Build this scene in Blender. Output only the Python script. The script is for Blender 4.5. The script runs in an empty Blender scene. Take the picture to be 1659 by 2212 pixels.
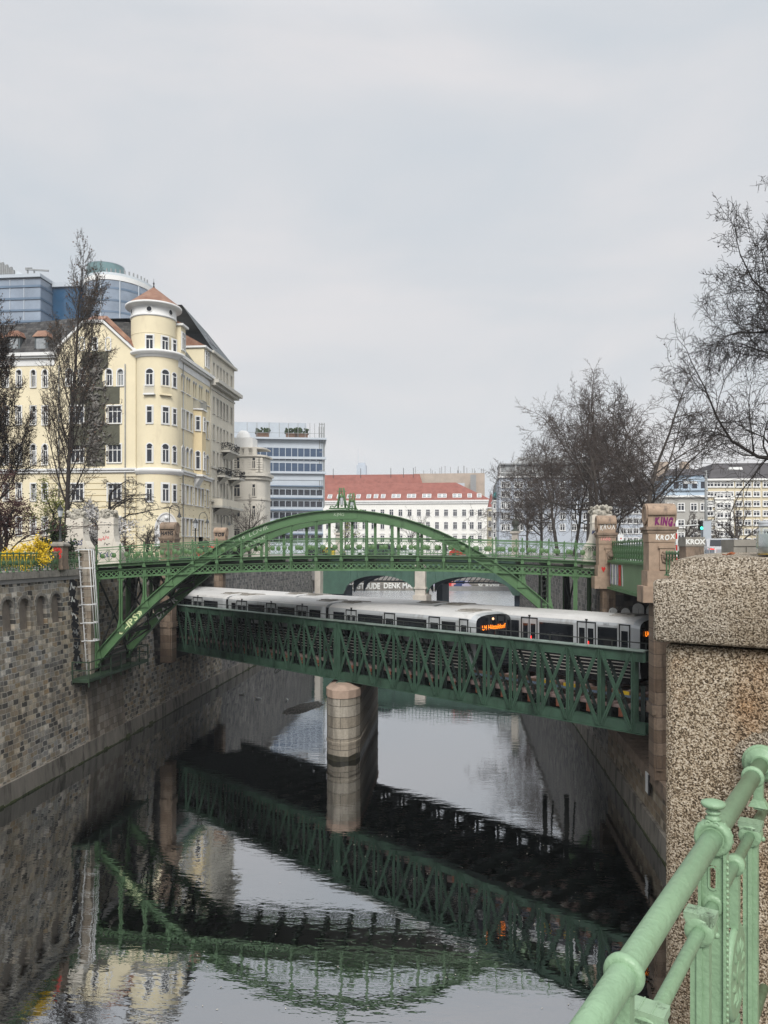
import bpy, bmesh, math, random
from mathutils import Vector, Matrix
R = math.radians
random.seed(11)
SC = bpy.context.scene
COL = SC.collection
EYE = 12.0                       # camera height above the water, water is z = 0
F = 1661.0; CX = 829.5; HY = 1187.0   # survey of the photograph: focal length, centre, horizon
ANG = R(5.65); SN = math.sin(ANG); CS = math.cos(ANG)

def W(s, t, z=0.0):              # river frame (s across, t along) -> world
    return Vector((s*CS + t*SN, -s*SN + t*CS, z))
def K(x): return (x-CX)/F
def at(x, y, d):                 # surveyed point at distance d
    return Vector((K(x)*d, d, EYE-(y-HY)*d/F))
def riv(X, Y): return (X*CS - Y*SN, X*SN + Y*CS)
def onT(x, y, t):                # on a cross wall t -> (s, z)
    k = K(x); d = t/(k*SN+CS)
    return (k*d*CS-d*SN, EYE-(y-HY)*d/F)
def onS(x, y, s):                # on a long wall s -> (t, z)
    k = K(x); d = s/(k*CS-SN)
    return (k*d*SN+d*CS, EYE-(y-HY)*d/F)

# ------------------------------------------------------------------ meshes
class MB:
    def __init__(self):
        self.v = []; self.f = []; self.m = []; self.s = []; self.mi = 0; self.xf = None
    def add(self, vs, fs, smooth=False):
        b = len(self.v)
        self.v += [tuple(p) for p in vs]
        for q in fs:
            self.f.append(tuple(i+b for i in q)); self.m.append(self.mi); self.s.append(smooth)
        return self
    def box(self, x0, x1, y0, y1, z0, z1):
        if x0 > x1: x0, x1 = x1, x0
        if y0 > y1: y0, y1 = y1, y0
        if z0 > z1: z0, z1 = z1, z0
        return self.add([(x0,y0,z0),(x1,y0,z0),(x1,y1,z0),(x0,y1,z0),(x0,y0,z1),(x1,y0,z1),(x1,y1,z1),(x0,y1,z1)],
                 [(0,3,2,1),(4,5,6,7),(0,1,5,4),(1,2,6,5),(2,3,7,6),(3,0,4,7)])
    def taper(self, x0, x1, y0, y1, z0, z1, dx, dy):
        return self.add([(x0,y0,z0),(x1,y0,z0),(x1,y1,z0),(x0,y1,z0),(x0+dx,y0+dy,z1),(x1-dx,y0+dy,z1),(x1-dx,y1-dy,z1),(x0+dx,y1-dy,z1)],
                 [(0,3,2,1),(4,5,6,7),(0,1,5,4),(1,2,6,5),(2,3,7,6),(3,0,4,7)])
    def bar(self, p, q, w, h, up=(0,0,1)):
        p = Vector(p); q = Vector(q); d = (q-p)
        if d.length < 1e-6: return self
        d.normalize(); up = Vector(up)
        if abs(d.dot(up)) > .98: up = Vector((0,1,0))
        a = d.cross(up).normalized()*(w/2); b = a.cross(d).normalized()*(h/2)
        vs = [p-a-b, p+a-b, p+a+b, p-a+b, q-a-b, q+a-b, q+a+b, q-a+b]
        return self.add(vs, [(0,3,2,1),(4,5,6,7),(0,1,5,4),(1,2,6,5),(2,3,7,6),(3,0,4,7)])
    def quad(self, a, b, c, d): return self.add([a,b,c,d], [(0,1,2,3)])
    def poly(self, pts): return self.add(pts, [tuple(range(len(pts)))])
    def tube(self, pts, rad, n=6, cap=True, smooth=True):
        pts = [Vector(p) for p in pts]
        if not hasattr(rad, '__len__'): rad = [rad]*len(pts)
        vs = []; N = len(pts); u = None
        for i, p in enumerate(pts):
            d = (pts[min(i+1,N-1)]-pts[max(i-1,0)])
            d = d.normalized() if d.length > 1e-9 else Vector((0,0,1))
            if u is None:
                u = d.cross(Vector((0,0,1)))
                if u.length < .05: u = d.cross(Vector((1,0,0)))
            else:
                u = u-d*u.dot(d)
                if u.length < 1e-4: u = d.cross(Vector((.3,.9,.1)))
            u = u.normalized(); w = d.cross(u)
            for k in range(n):
                a = 2*math.pi*k/n
                vs.append(p+(u*math.cos(a)+w*math.sin(a))*rad[i])
        fs = [(i*n+k, i*n+(k+1)%n, (i+1)*n+(k+1)%n, (i+1)*n+k) for i in range(N-1) for k in range(n)]
        if cap:
            fs.append(tuple(reversed(range(n)))); fs.append(tuple(range((N-1)*n, N*n)))
        return self.add(vs, fs, smooth)
    def lathe(self, prof, n=16, c=(0,0,0), ax=None, smooth=True, a0=0, a1=2*math.pi):
        c = Vector(c); full = abs(a1-a0-2*math.pi) < 1e-6
        if ax is None: X, Y, Z = Vector((1,0,0)), Vector((0,1,0)), Vector((0,0,1))
        else:
            Z = Vector(ax).normalized(); X = Z.cross(Vector((0,0,1)))
            if X.length < .05: X = Vector((1,0,0))
            X.normalize(); Y = Z.cross(X)
        m = n if full else n+1
        vs = []
        for r, z in prof:
            for k in range(m):
                a = a0+(a1-a0)*k/n
                vs.append(c+X*(r*math.cos(a))+Y*(r*math.sin(a))+Z*z)
        fs = []
        for i in range(len(prof)-1):
            for k in range(n):
                k2 = (k+1) % m
                fs.append((i*m+k, i*m+k2, (i+1)*m+k2, (i+1)*m+k))
        self.add(vs, fs, smooth)
        if full:
            if prof[0][0] > 1e-4: self.add(vs[:m], [tuple(reversed(range(m)))])
            if prof[-1][0] > 1e-4: self.add(vs[-m:], [tuple(range(m))])
        return self
    def prism(self, poly, a, b, axis='y'):   # poly in the plane square to axis: y -> (x,z), x -> (y,z), z -> (x,y)
        def P(u, v, w):
            return (u, w, v) if axis == 'y' else ((w, u, v) if axis == 'x' else (u, v, w))
        n = len(poly)
        vs = [P(u, v, a) for u, v in poly]+[P(u, v, b) for u, v in poly]
        fs = [tuple(range(n)), tuple(reversed(range(n, 2*n)))]+[(i, i+n, (i+1) % n+n, (i+1) % n) for i in range(n)]
        return self.add(vs, fs)
    def ball(self, c, r, n=8, sz=1.0):
        k = max(3, n//2)
        prof = [(max(1e-5, r*math.sin(math.pi*i/k)), -r*sz*math.cos(math.pi*i/k)) for i in range(k+1)]
        return self.lathe(prof, n, c)
    def torus(self, c, ax, Rr, r, n=18, m=8):
        ax = Vector(ax).normalized(); X = ax.cross(Vector((0,0,1)))
        if X.length < .05: X = Vector((1,0,0))
        X.normalize(); Y = ax.cross(X); c = Vector(c); vs = []
        for i in range(n):
            a = 2*math.pi*i/n; D = X*math.cos(a)+Y*math.sin(a)
            for j in range(m):
                b = 2*math.pi*j/m
                vs.append(c+D*(Rr+r*math.cos(b))+ax*(r*math.sin(b)))
        fs = [(i*m+j, ((i+1) % n)*m+j, ((i+1) % n)*m+(j+1) % m, i*m+(j+1) % m) for i in range(n) for j in range(m)]
        return self.add(vs, fs, True)
    # wall in the x-z plane at y=0 facing -y, with rectangular openings (x0,x1,z0,z1) and reveals of a depth
    def holes(self, x0, x1, z0, z1, hs, depth=.25, arch=None):
        xs = sorted(set([x0, x1]+[round(h[i], 4) for h in hs for i in (0, 1) if x0 < h[i] < x1]))
        zs = sorted(set([z0, z1]+[round(h[i], 4) for h in hs for i in (2, 3) if z0 < h[i] < z1]))
        for a, b in zip(xs, xs[1:]):
            run = None
            for c, d in zip(zs, zs[1:]):
                mx, mz = (a+b)/2, (c+d)/2
                inn = any(h[0] < mx < h[1] and h[2] < mz < h[3] for h in hs)
                if inn:
                    if run is not None: self.quad((a,0,run),(b,0,run),(b,0,c),(a,0,c)); run = None
                elif run is None: run = c
            if run is not None: self.quad((a,0,run),(b,0,run),(b,0,z1),(a,0,z1))
        for h in hs:
            a, b, c, d = h[:4]
            self.quad((a,0,c),(a,0,d),(a,depth,d),(a,depth,c)); self.quad((b,0,c),(b,depth,c),(b,depth,d),(b,0,d))
            self.quad((a,0,c),(a,depth,c),(b,depth,c),(b,0,c)); self.quad((a,0,d),(b,0,d),(b,depth,d),(a,depth,d))
        return self
    def moved(self, fn):
        self.v = [tuple(fn(Vector(p))) for p in self.v]; return self
    def build(self, name, mats, parent=None, base=None, label=None):
        me = bpy.data.meshes.new(name)
        v = self.v
        if base is not None: v = [(p[0]-base[0], p[1]-base[1], p[2]-base[2]) for p in v]
        me.from_pydata(v, [], self.f)
        if not isinstance(mats, (list, tuple)): mats = [mats]
        for m in mats: me.materials.append(m)
        me.polygons.foreach_set('material_index', self.m)
        me.polygons.foreach_set('use_smooth', self.s)
        me.update()
        o = bpy.data.objects.new(name, me); COL.objects.link(o)
        if parent is not None: o.parent = parent
        if label: o['label'] = label
        return o

def fixn(o):                     # outward normals
    bm = bmesh.new(); bm.from_mesh(o.data); bmesh.ops.recalc_face_normals(bm, faces=bm.faces); bm.to_mesh(o.data); bm.free(); return o

def thing(name, label, cat, loc, rz=None, group=None):   # an Empty at the base of a thing
    o = bpy.data.objects.new(name, None); COL.objects.link(o)
    o.empty_display_size = .2
    o.location = loc; o.rotation_euler = (0, 0, -ANG if rz is None else rz)
    o['label'] = label; o['category'] = cat
    if group: o['group'] = group
    return o
def rthing(name, label, cat, s, t, z, group=None): return thing(name, label, cat, W(s, t, z), None, group)
def tag(o, label, cat, group=None, kind=None):
    if label: o['label'] = label
    if cat: o['category'] = cat
    if group: o['group'] = group
    if kind: o['kind'] = kind
    return o
def place(o, loc, rz=None):
    o.location = loc; o.rotation_euler = (0, 0, -ANG if rz is None else rz); return o
def structure(name, mb, mat, river=True):
    o = mb.build(name, mat); o['kind'] = 'structure'
    if river: o.rotation_euler = (0, 0, -ANG)
    return o
def inst(o, parent, loc=(0,0,0), rz=0.0, scale=None):     # copy of a part (and its sub-parts) under another thing
    c = o.copy(); COL.objects.link(c); c.parent = parent; c.location = loc; c.rotation_euler = (0, 0, rz)
    if scale: c.scale = scale
    for g in o.children:
        h = g.copy(); COL.objects.link(h); h.parent = c
    return c
def copy_tree(o, loc, rz, label, group=None):
    r = o.copy(); COL.objects.link(r); r.location = loc; r.rotation_euler = (0, 0, rz); r['label'] = label
    if group: r['group'] = group
    for ch in o.children:
        c = ch.copy(); COL.objects.link(c); c.parent = r
        for g in ch.children:
            d = g.copy(); COL.objects.link(d); d.parent = c
    return r

def text_mb(s, size, depth=.004, bold=0.0, shear=0.0):     # flat letters in the x-z plane facing -y
    cu = bpy.data.curves.new('t', 'FONT'); cu.body = s; cu.size = size; cu.extrude = depth/2; cu.offset = bold
    cu.shear = shear; cu.resolution_u = 3; cu.align_x = 'CENTER'; cu.align_y = 'CENTER'
    ob = bpy.data.objects.new('t', cu)
    me = bpy.data.meshes.new_from_object(ob)
    mb = MB()
    mb.add([(v.co.x, -v.co.z, v.co.y) for v in me.vertices], [tuple(p.vertices) for p in me.polygons])
    bpy.data.objects.remove(ob); bpy.data.curves.remove(cu); bpy.data.meshes.remove(me)
    return mb
def put(mb, src, M):             # append src transformed
    mb.add([M @ Vector(p) for p in src.v], src.f)
    return mb
def frame(o, x, y, z): 
    x, y, z = Vector(x), Vector(y), Vector(z)
    return Matrix(((x.x,y.x,z.x,o[0]),(x.y,y.y,z.y,o[1]),(x.z,y.z,z.z,o[2]),(0,0,0,1)))
def hand_letters(s, w, h, rng, bold=.01, depth=.006, outline=False):
    """uneven hand-sprayed letters filling a w x h box, x-z plane facing -y"""
    mb = MB(); n = len(s); x = 0; parts = []
    for ch in s:
        if ch == ' ': x += .5; continue
        t = text_mb(ch, 1.0, depth, bold/h)
        xs = [p[0] for p in t.v]; zs = [p[2] for p in t.v]; a = rng.uniform(-.12,.12); c, q = math.cos(a), math.sin(a); k = rng.uniform(.85,1.12); dz = rng.uniform(-.07,.07); sh = rng.uniform(-.1,.25)
        wd = max(xs)-min(xs); mx = min(xs)
        t.moved(lambda p: Vector((x+((p.x-mx)+sh*p.z)*c-p.z*k*q, p.y, (p.x-mx)*q+p.z*k*c+dz))); parts.append(t); x += wd+.1
    vs = [p for t in parts for p in t.v]; x0, x1 = min(p[0] for p in vs), max(p[0] for p in vs); z0, z1 = min(p[2] for p in vs), max(p[2] for p in vs)
    for t in parts: t.moved(lambda p: Vector(((p.x-(x0+x1)/2)/(x1-x0)*w, p.y, (p.z-(z0+z1)/2)/(z1-z0)*h))); mb.add(t.v, t.f)
    return mb
def ribbon(mb, pts, w):          # brushed line in the x-z plane, facing -y
    for (a, b) in zip(pts, pts[1:]):
        mb.bar((a[0], 0, a[1]), (b[0], 0, b[1]), w, .006, (0, 1, 0))
    return mb
def scribble(rng, w, h, n, lw):
    mb = MB(); x = -w/2; pts = []
    for i in range(n):
        pts.append((x+rng.uniform(-.25, .25)*w/n, rng.uniform(-.5, .5)*h)); x += w/n*rng.uniform(.5, 1.3)
    return ribbon(mb, pts, lw)
# ------------------------------------------------------------------ materials
def NT(name):
    m = bpy.data.materials.new(name); m.use_nodes = True
    nt = m.node_tree; nt.nodes.clear()
    out = nt.nodes.new('ShaderNodeOutputMaterial'); b = nt.nodes.new('ShaderNodeBsdfPrincipled')
    nt.links.new(b.outputs[0], out.inputs[0])
    return m, nt, b
def nd(nt, t, **kw):
    n = nt.nodes.new('ShaderNode'+t)
    for k, v in kw.items():
        if k in n.inputs: n.inputs[k].default_value = v
        else: setattr(n, k, v)
    return n
def coord(nt, scale=(1,1,1), rot=(0,0,0)):
    tc = nd(nt, 'TexCoord'); mp = nd(nt, 'Mapping'); mp.inputs['Scale'].default_value = scale; mp.inputs['Rotation'].default_value = rot
    nt.links.new(tc.outputs['Object'], mp.inputs[0]); return mp.outputs[0]
def ramp(nt, fac, stops, interp='LINEAR'):
    r = nd(nt, 'ValToRGB'); r.color_ramp.interpolation = interp; e = r.color_ramp.elements
    while len(e) < len(stops): e.new(.5)
    for el, (p, c) in zip(e, stops):
        el.position = p; el.color = (*c, 1) if len(c) == 3 else c
    nt.links.new(fac, r.inputs[0]); return r.outputs[0]
def mixc(nt, fac, a, b, mode='MIX'):
    m = nd(nt, 'Mix', data_type='RGBA', blend_type=mode)
    for k, s in ((0, fac), (6, a), (7, b)):
        if hasattr(s, 'node'): nt.links.new(s, m.inputs[k])
        elif k == 0: m.inputs[0].default_value = s
        else: m.inputs[k].default_value = (*s, 1)
    return m.outputs[2]
def bump(nt, b, h, strength=.3, dist=.02):
    n = nd(nt, 'Bump', Strength=strength, Distance=dist)
    nt.links.new(h, n.inputs['Height']); nt.links.new(n.outputs[0], b.inputs['Normal'])
def noise(nt, vec, scale, detail=4, rough=.6):
    n = nd(nt, 'TexNoise', Scale=scale, Detail=detail, Roughness=rough); nt.links.new(vec, n.inputs['Vector']); return n.outputs[0]

def paint(name, c, rough=.5, var=.25, sc=3.0, c2=None, metal=0.0, bmp=0.0, streak=False, dirt=None, spec=.5, rust=None):
    m, nt, b = NT(name)
    v = coord(nt, (1,1,.15) if streak else (1,1,1))
    n = noise(nt, v, sc, 5, .65)
    lo = tuple(x*(1-var) for x in c); hi = c2 or tuple(min(1, x*(1+var)) for x in c)
    col = ramp(nt, n, [(.3, lo), (.7, hi)])
    if dirt:
        n2 = noise(nt, coord(nt, (1,1,.25)), dirt[1], 6, .7)
        f = ramp(nt, n2, [(dirt[2], (0,0,0)), (dirt[2]+.14, (1,1,1))])
        col = mixc(nt, f, col, dirt[0])
    if rust:
        n3 = noise(nt, coord(nt, (1,1,.3)), rust[1], 8, .75)
        col = mixc(nt, ramp(nt, n3, [(rust[2], (0,0,0)), (rust[2]+.06, (.85,.85,.85))]), col, rust[0])
    nt.links.new(col, b.inputs['Base Color'])
    b.inputs['Roughness'].default_value = rough; b.inputs['Metallic'].default_value = metal
    b.inputs['Specular IOR Level'].default_value = spec
    if bmp:
        bump(nt, b, noise(nt, coord(nt), sc*9, 4), bmp, .01)
    return m
def emis(name, c, s):
    m, nt, b = NT(name); b.inputs['Base Color'].default_value = (*c, 1)
    b.inputs['Emission Color'].default_value = (*c, 1); b.inputs['Emission Strength'].default_value = s; return m

def masonry(name, stops, mortar, bw=.5, bh=.27, plane='yz', grime=.5, off=.5, msz=.018, warp=.05, bumpd=.03, patch=False):
    m, nt, b = NT(name)
    tc = nd(nt, 'TexCoord'); sep = nd(nt, 'SeparateXYZ'); nt.links.new(tc.outputs['Object'], sep.inputs[0])
    cmb = nd(nt, 'CombineXYZ')
    a = sep.outputs['Y' if plane == 'yz' else 'X']
    nt.links.new(a, cmb.inputs[0]); nt.links.new(sep.outputs['Z'], cmb.inputs[1])
    nz = nd(nt, 'TexNoise', Scale=1.7, Detail=3.0); nt.links.new(cmb.outputs[0], nz.inputs['Vector'])
    ad = nd(nt, 'VectorMath', operation='SCALE'); ad.inputs['Scale'].default_value = warp
    sub = nd(nt, 'VectorMath', operation='SUBTRACT'); sub.inputs[1].default_value = (.5,.5,.5)
    nt.links.new(nz.outputs['Color'], sub.inputs[0]); nt.links.new(sub.outputs[0], ad.inputs[0])
    pl = nd(nt, 'VectorMath', operation='ADD'); nt.links.new(cmb.outputs[0], pl.inputs[0]); nt.links.new(ad.outputs[0], pl.inputs[1])
    br = nd(nt, 'TexBrick', offset=off, squash=.7, squash_frequency=3)
    br.inputs['Color1'].default_value = (0,0,0,1); br.inputs['Color2'].default_value = (1,1,1,1); br.inputs['Mortar'].default_value = (.5,.5,.5,1)
    br.inputs['Scale'].default_value = 1; br.inputs['Mortar Size'].default_value = msz; br.inputs['Mortar Smooth'].default_value = .35
    br.inputs['Brick Width'].default_value = bw; br.inputs['Row Height'].default_value = bh; br.inputs['Bias'].default_value = 0
    nt.links.new(pl.outputs[0], br.inputs['Vector'])
    col = ramp(nt, br.outputs['Color'], stops)
    n2 = noise(nt, cmb.outputs[0], 9, 5, .7)
    col = mixc(nt, .55, col, ramp(nt, n2, [(.25, (.35,.35,.35)), (.75, (1,1,1))]), 'MULTIPLY')
    col = mixc(nt, br.outputs['Fac'], col, mortar)
    if patch:
        col = mixc(nt, ramp(nt, noise(nt, cmb.outputs[0], .35, 4, .6), [(.38, (0,0,0)), (.62, (.8,.8,.8))]), col, (.92,.82,.68), 'MULTIPLY')
        col = mixc(nt, ramp(nt, noise(nt, cmb.outputs[0], .8, 5, .7), [(.52, (0,0,0)), (.68, (.55,.55,.55))]), col, (.11,.10,.085))
    st = nd(nt, 'Mapping'); st.inputs['Scale'].default_value = (1.1, .12, 1); nt.links.new(cmb.outputs[0], st.inputs[0])
    n3 = noise(nt, st.outputs[0], 1.3, 6, .7)
    gf = ramp(nt, n3, [(.42, (0,0,0)), (.75, (grime, grime, grime))])
    col = mixc(nt, gf, col, (.018,.017,.016))
    nt.links.new(col, b.inputs['Base Color']); b.inputs['Roughness'].default_value = .85
    b.inputs['Specular IOR Level'].default_value = .25
    inv = nd(nt, 'Math', operation='SUBTRACT'); inv.inputs[0].default_value = 1; nt.links.new(br.outputs['Fac'], inv.inputs[1])
    sm = nd(nt, 'Math', operation='MULTIPLY_ADD'); nt.links.new(n2, sm.inputs[0]); sm.inputs[1].default_value = .8; nt.links.new(inv.outputs[0], sm.inputs[2])
    bump(nt, b, sm.outputs[0], .8, bumpd)
    return m
def granite(name, stops, sc=60, bmp=.8, stain=None):
    m, nt, b = NT(name)
    v = coord(nt)
    n = noise(nt, v, sc, 3, .55)
    vo = nd(nt, 'TexVoronoi', Scale=sc*1.3, Randomness=1.0); nt.links.new(v, vo.inputs['Vector'])
    sp = nd(nt, 'SeparateColor'); nt.links.new(vo.outputs['Color'], sp.inputs[0])
    md = nd(nt, 'Math', operation='MULTIPLY_ADD'); nt.links.new(sp.outputs[0], md.inputs[0]); md.inputs[1].default_value = .32
    sb = nd(nt, 'Math', operation='SUBTRACT'); nt.links.new(n, sb.inputs[0]); sb.inputs[1].default_value = .16; nt.links.new(sb.outputs[0], md.inputs[2])
    col = ramp(nt, md.outputs[0], stops)
    if stain:
        n2 = noise(nt, coord(nt, (1,1,.7)), 2.3, 5, .65)
        col = mixc(nt, ramp(nt, n2, [(.5, (0,0,0)), (.68, (.75,.75,.75))]), col, stain, 'MULTIPLY')
    nt.links.new(col, b.inputs['Base Color']); b.inputs['Roughness'].default_value = .8; b.inputs['Specular IOR Level'].default_value = .3
    bump(nt, b, md.outputs[0], bmp, .012)
    return m
def glassy(name, c, rough=.08, var=.5, sc=.6):
    m = paint(name, c, rough, var, sc, spec=.7); return m

M = {}
M['masonry_left'] = masonry('quay masonry', [(0,(.10,.10,.10)),(.12,(.19,.187,.18)),(.26,(.35,.345,.325)),(.38,(.49,.38,.25)),(.5,(.38,.375,.36)),(.62,(.45,.375,.26)),(.74,(.48,.475,.455)),(.86,(.64,.57,.46)),(1,(.92,.87,.79))], (.54,.52,.47), .46, .26, 'yz', .62, msz=.026, warp=.20, patch=True)
M['masonry_grey'] = masonry('grey quay masonry', [(0,(.14,.14,.145)),(.3,(.24,.235,.225)),(.6,(.33,.31,.28)),(1,(.50,.47,.43))], (.36,.35,.33), .5, .28, 'yz', .5)
M['masonry_cross'] = masonry('shaded cross masonry', [(0,(.06,.06,.06)),(.5,(.15,.14,.13)),(1,(.3,.27,.23))], (.1,.1,.095), .5, .28, 'xz', .6)  # stone darkened to carry the shade of recesses and portals
M['masonry_low'] = masonry('rusty quay masonry', [(0,(.16,.14,.11)),(.4,(.33,.25,.165)),(.7,(.42,.34,.24)),(1,(.58,.50,.38))], (.34,.31,.26), .55, .33, 'yz', .3)
M['coping'] = paint('coping stone', (.27,.25,.215), .85, .35, 1.8, bmp=.4, dirt=((.05,.05,.048), 2.2, .55))
M['ashlar'] = masonry('ashlar', [(0,(.25,.21,.165)),(.5,(.36,.31,.25)),(1,(.46,.41,.35))], (.15,.13,.11), .62, .42, 'yz', .7, msz=.012, warp=.01, bumpd=.015)
M['ashlar_x'] = masonry('ashlar across', [(0,(.25,.21,.165)),(.5,(.36,.31,.25)),(1,(.46,.41,.35))], (.15,.13,.11), .62, .42, 'xz', .6, msz=.012, warp=.01, bumpd=.015)
M['plinth'] = paint('river plinth', (.21,.19,.16), .8, .3, 1.2, bmp=.3, dirt=((.05,.045,.035), 1.4, .5), streak=True)
M['wet'] = paint('wet tide stone', (.03,.027,.018), .45, .5, 3, c2=(.055,.05,.03), bmp=.5)
M['moss'] = paint('moss', (.022,.03,.010), .95, .6, 6, c2=(.06,.075,.02), bmp=.8)
M['niche'] = paint('niche render', (.22,.185,.15), .9, .25, 1.6, bmp=.3, dirt=((.06,.055,.05), 2.0, .6))
M['sandstone'] = paint('sandstone', (.37,.27,.195), .85, .22, 2.5, bmp=.5, dirt=((.13,.10,.08), 1.8, .56))
M['sandstone_dark'] = paint('dark sandstone', (.25,.185,.135), .85, .3, 2.5, bmp=.5, dirt=((.08,.065,.05), 1.8, .52))
M['pylon'] = paint('pylon limestone', (.72,.67,.58), .8, .12, 1.2, bmp=.35, dirt=((.42,.38,.33), 1.6, .58))
M['garland'] = paint('weathered garland', (.5,.47,.4), .9, .4, 7, bmp=.9, dirt=((.16,.15,.13), 5, .5))
M['granite'] = granite('bush hammered granite', [(.24,(.045,.032,.021)),(.41,(.135,.098,.062)),(.5,(.36,.275,.18)),(.60,(.57,.47,.345)),(.76,(.76,.67,.545))], 165, 1.0, (.62,.36,.15))
M['granite_top'] = granite('pale granite', [(.22,(.05,.038,.027)),(.40,(.16,.125,.088)),(.49,(.40,.33,.245)),(.60,(.62,.54,.43)),(.76,(.79,.71,.60))], 165, 1.0, (.55,.47,.36))
M['mortar'] = paint('mortar', (.50,.44,.38), .95, .3, 30, bmp=.9)
M['rail_green'] = paint('pale green paint', (.262,.405,.25), .42, .10, 6, bmp=.4, dirt=((.20,.30,.17), 11, .58), rust=((.10,.09,.05), 38, .70))
M['rail_worn'] = paint('worn pale green paint', (.28,.40,.265), .6, .2, 9, bmp=.3, dirt=((.06,.07,.05), 22, .56))
M['arch_green'] = paint('bridge green', (.085,.175,.075), .5, .18, .8, bmp=.1, dirt=((.045,.095,.04), 1.6, .57), rust=((.11,.075,.04), 3.2, .68))
M['arch_dark'] = paint('bridge green dark', (.03,.058,.032), .6, .35, 1.5, bmp=.2)  # deeper tone of the bridge green
M['brace'] = paint('dark brace steel', (.02,.024,.02), .7, .3, 2)  # near-black steel, darker than the bridge green
M['rosette'] = paint('rosette green', (.09,.175,.065), .5, .2, 3)
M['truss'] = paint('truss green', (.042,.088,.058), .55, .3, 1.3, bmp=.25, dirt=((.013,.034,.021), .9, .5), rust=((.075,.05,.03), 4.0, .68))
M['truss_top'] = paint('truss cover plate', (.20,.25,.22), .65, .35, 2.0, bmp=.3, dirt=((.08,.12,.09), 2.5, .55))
M['truss_shade'] = paint('shaded inner truss', (.010,.019,.016), .65, .3, 1.5)  # truss green darkened to paint in the shade inside the bridge
M['far_girder'] = paint('far bridge green', (.075,.15,.115), .5, .25, .5, dirt=((.045,.09,.075), .7, .55))
M['far_dark'] = paint('far bridge steel', (.03,.05,.075), .6, .3, .5)
M['pier_stone'] = masonry('pier ashlar', [(0,(.38,.33,.26)),(.5,(.47,.42,.34)),(1,(.55,.50,.42))], (.12,.11,.09), 2.6, .62, 'xz', .85, msz=.018, warp=.03)
M['pier_cap'] = paint('pier cap', (.42,.31,.24), .8, .2, 1.5, bmp=.3)
M['bridge_stone'] = paint('far pier stone', (.62,.57,.50), .8, .15, 1.0, dirt=((.35,.32,.28), .9, .6))
M['train_body'] = paint('silver train paint', (.50,.52,.53), .35, .06, .7, metal=.25, dirt=((.36,.36,.35), 1.1, .52))
M['train_roof'] = paint('train roof', (.58,.57,.55), .5, .10, .6, dirt=((.40,.385,.36), .8, .55))
M['train_low'] = paint('train skirt', (.30,.29,.26), .5, .15, 1.2)  # rib tone lowered for the shade inside the truss
M['train_dark'] = paint('train black', (.012,.013,.015), .25, .2, 2)
M['train_glass'] = glassy('train glass', (.014,.016,.02), .06)
M['train_unit'] = paint('roof equipment', (.25,.23,.20), .6, .3, 2)
M['led'] = emis('orange led', (1.0,.24,.015), 1.5)
M['lamp_warm'] = emis('head lamp', (1.0,.55,.3), 1.4)
M['red_lamp'] = emis('tail lamp', (1.0,.02,.015), 3.0)
M['green_lamp'] = emis('green signal', (.05,1.0,.55), 3.0)
M['red'] = paint('red paint', (.55,.03,.02), .5, .15, 3)
M['yellow'] = paint('yellow cover', (.75,.50,.03), .5, .15, 2)
M['brown'] = paint('timber brown', (.17,.10,.065), .8, .3, 2)
M['sleeper'] = paint('sleeper pinkish', (.30,.22,.20), .8, .25, 1.5)
M['sleeper_end'] = paint('sleeper rust', (.26,.09,.05), .8, .3, 3)
M['cable'] = paint('blue grey cable', (.16,.22,.30), .6, .3, 3)
M['rail_steel'] = paint('rail steel', (.14,.11,.09), .5, .3, 4, metal=.6)
M['yellow_wall'] = paint('yellow render', (.83,.735,.515), .85, .05, .5, bmp=.06, dirt=((.70,.60,.42), .5, .58))
M['yellow_bay'] = paint('deep yellow render', (.79,.645,.39), .85, .05, .5)
M['cream_wall'] = paint('cream render', (.72,.64,.45), .85, .06, .6)
M['white_trim'] = paint('white trim', (.80,.80,.78), .7, .06, 1.0)
M['grey_trim'] = paint('grey trim', (.55,.53,.47), .8, .12, 1.0)
M['groove'] = paint('groove shade', (.38,.29,.14), .9, .1, 1)
M['slate'] = masonry('slate tiles', [(0,(.05,.05,.052)),(.5,(.095,.093,.092)),(1,(.15,.145,.14))], (.045,.045,.045), .45, .3, 'xz', .4, msz=.012, warp=.08)
M['slate_metal'] = paint('grey roof metal', (.085,.10,.105), .55, .25, .8)
M['copper'] = paint('rusty copper roof', (.26,.10,.055), .6, .35, .8, c2=(.36,.21,.14))
M['relief'] = paint('relief stone', (.17,.16,.145), .85, .5, 3.0, bmp=.8)
M['relief_green'] = paint('relief ground', (.10,.10,.072), .9, .2, 1.5)
M['pane'] = glassy('window glass', (.02,.024,.035), .08, .7, .9)
M['pane_blue'] = glassy('blue office glass', (.05,.085,.15), .08, .5, .25)
M['curtain'] = paint('curtained window', (.30,.32,.33), .4, .3, 2)
M['pale_wall'] = paint('pale grey render', (.70,.65,.54), .85, .10, .5, dirt=((.55,.50,.41), .6, .58))
M['corner_wall'] = paint('white grey render', (.70,.66,.58), .85, .08, .5, dirt=((.52,.49,.43), .6, .6))
M['iron'] = paint('black iron', (.012,.012,.013), .6, .3, 3)
M['office_wall'] = paint('office panel', (.50,.55,.60), .6, .06, .4)
M['office_blue'] = paint('office spandrel', (.13,.19,.27), .5, .15, .4)
M['glass_a'] = glassy('blue facade glass', (.25,.30,.37), .15, .3, .12)
M['glass_d'] = glassy('deep blue facade glass', (.025,.085,.17), .12, .3, .15)
M['glass_g'] = glassy('green glass', (.16,.26,.27), .15, .25, .2)
M['clear'] = paint('pale screen glass', (.62,.67,.70), .3, .08, .4)
M['white_wall'] = paint('white render', (.86,.85,.80), .85, .04, .3)
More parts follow.
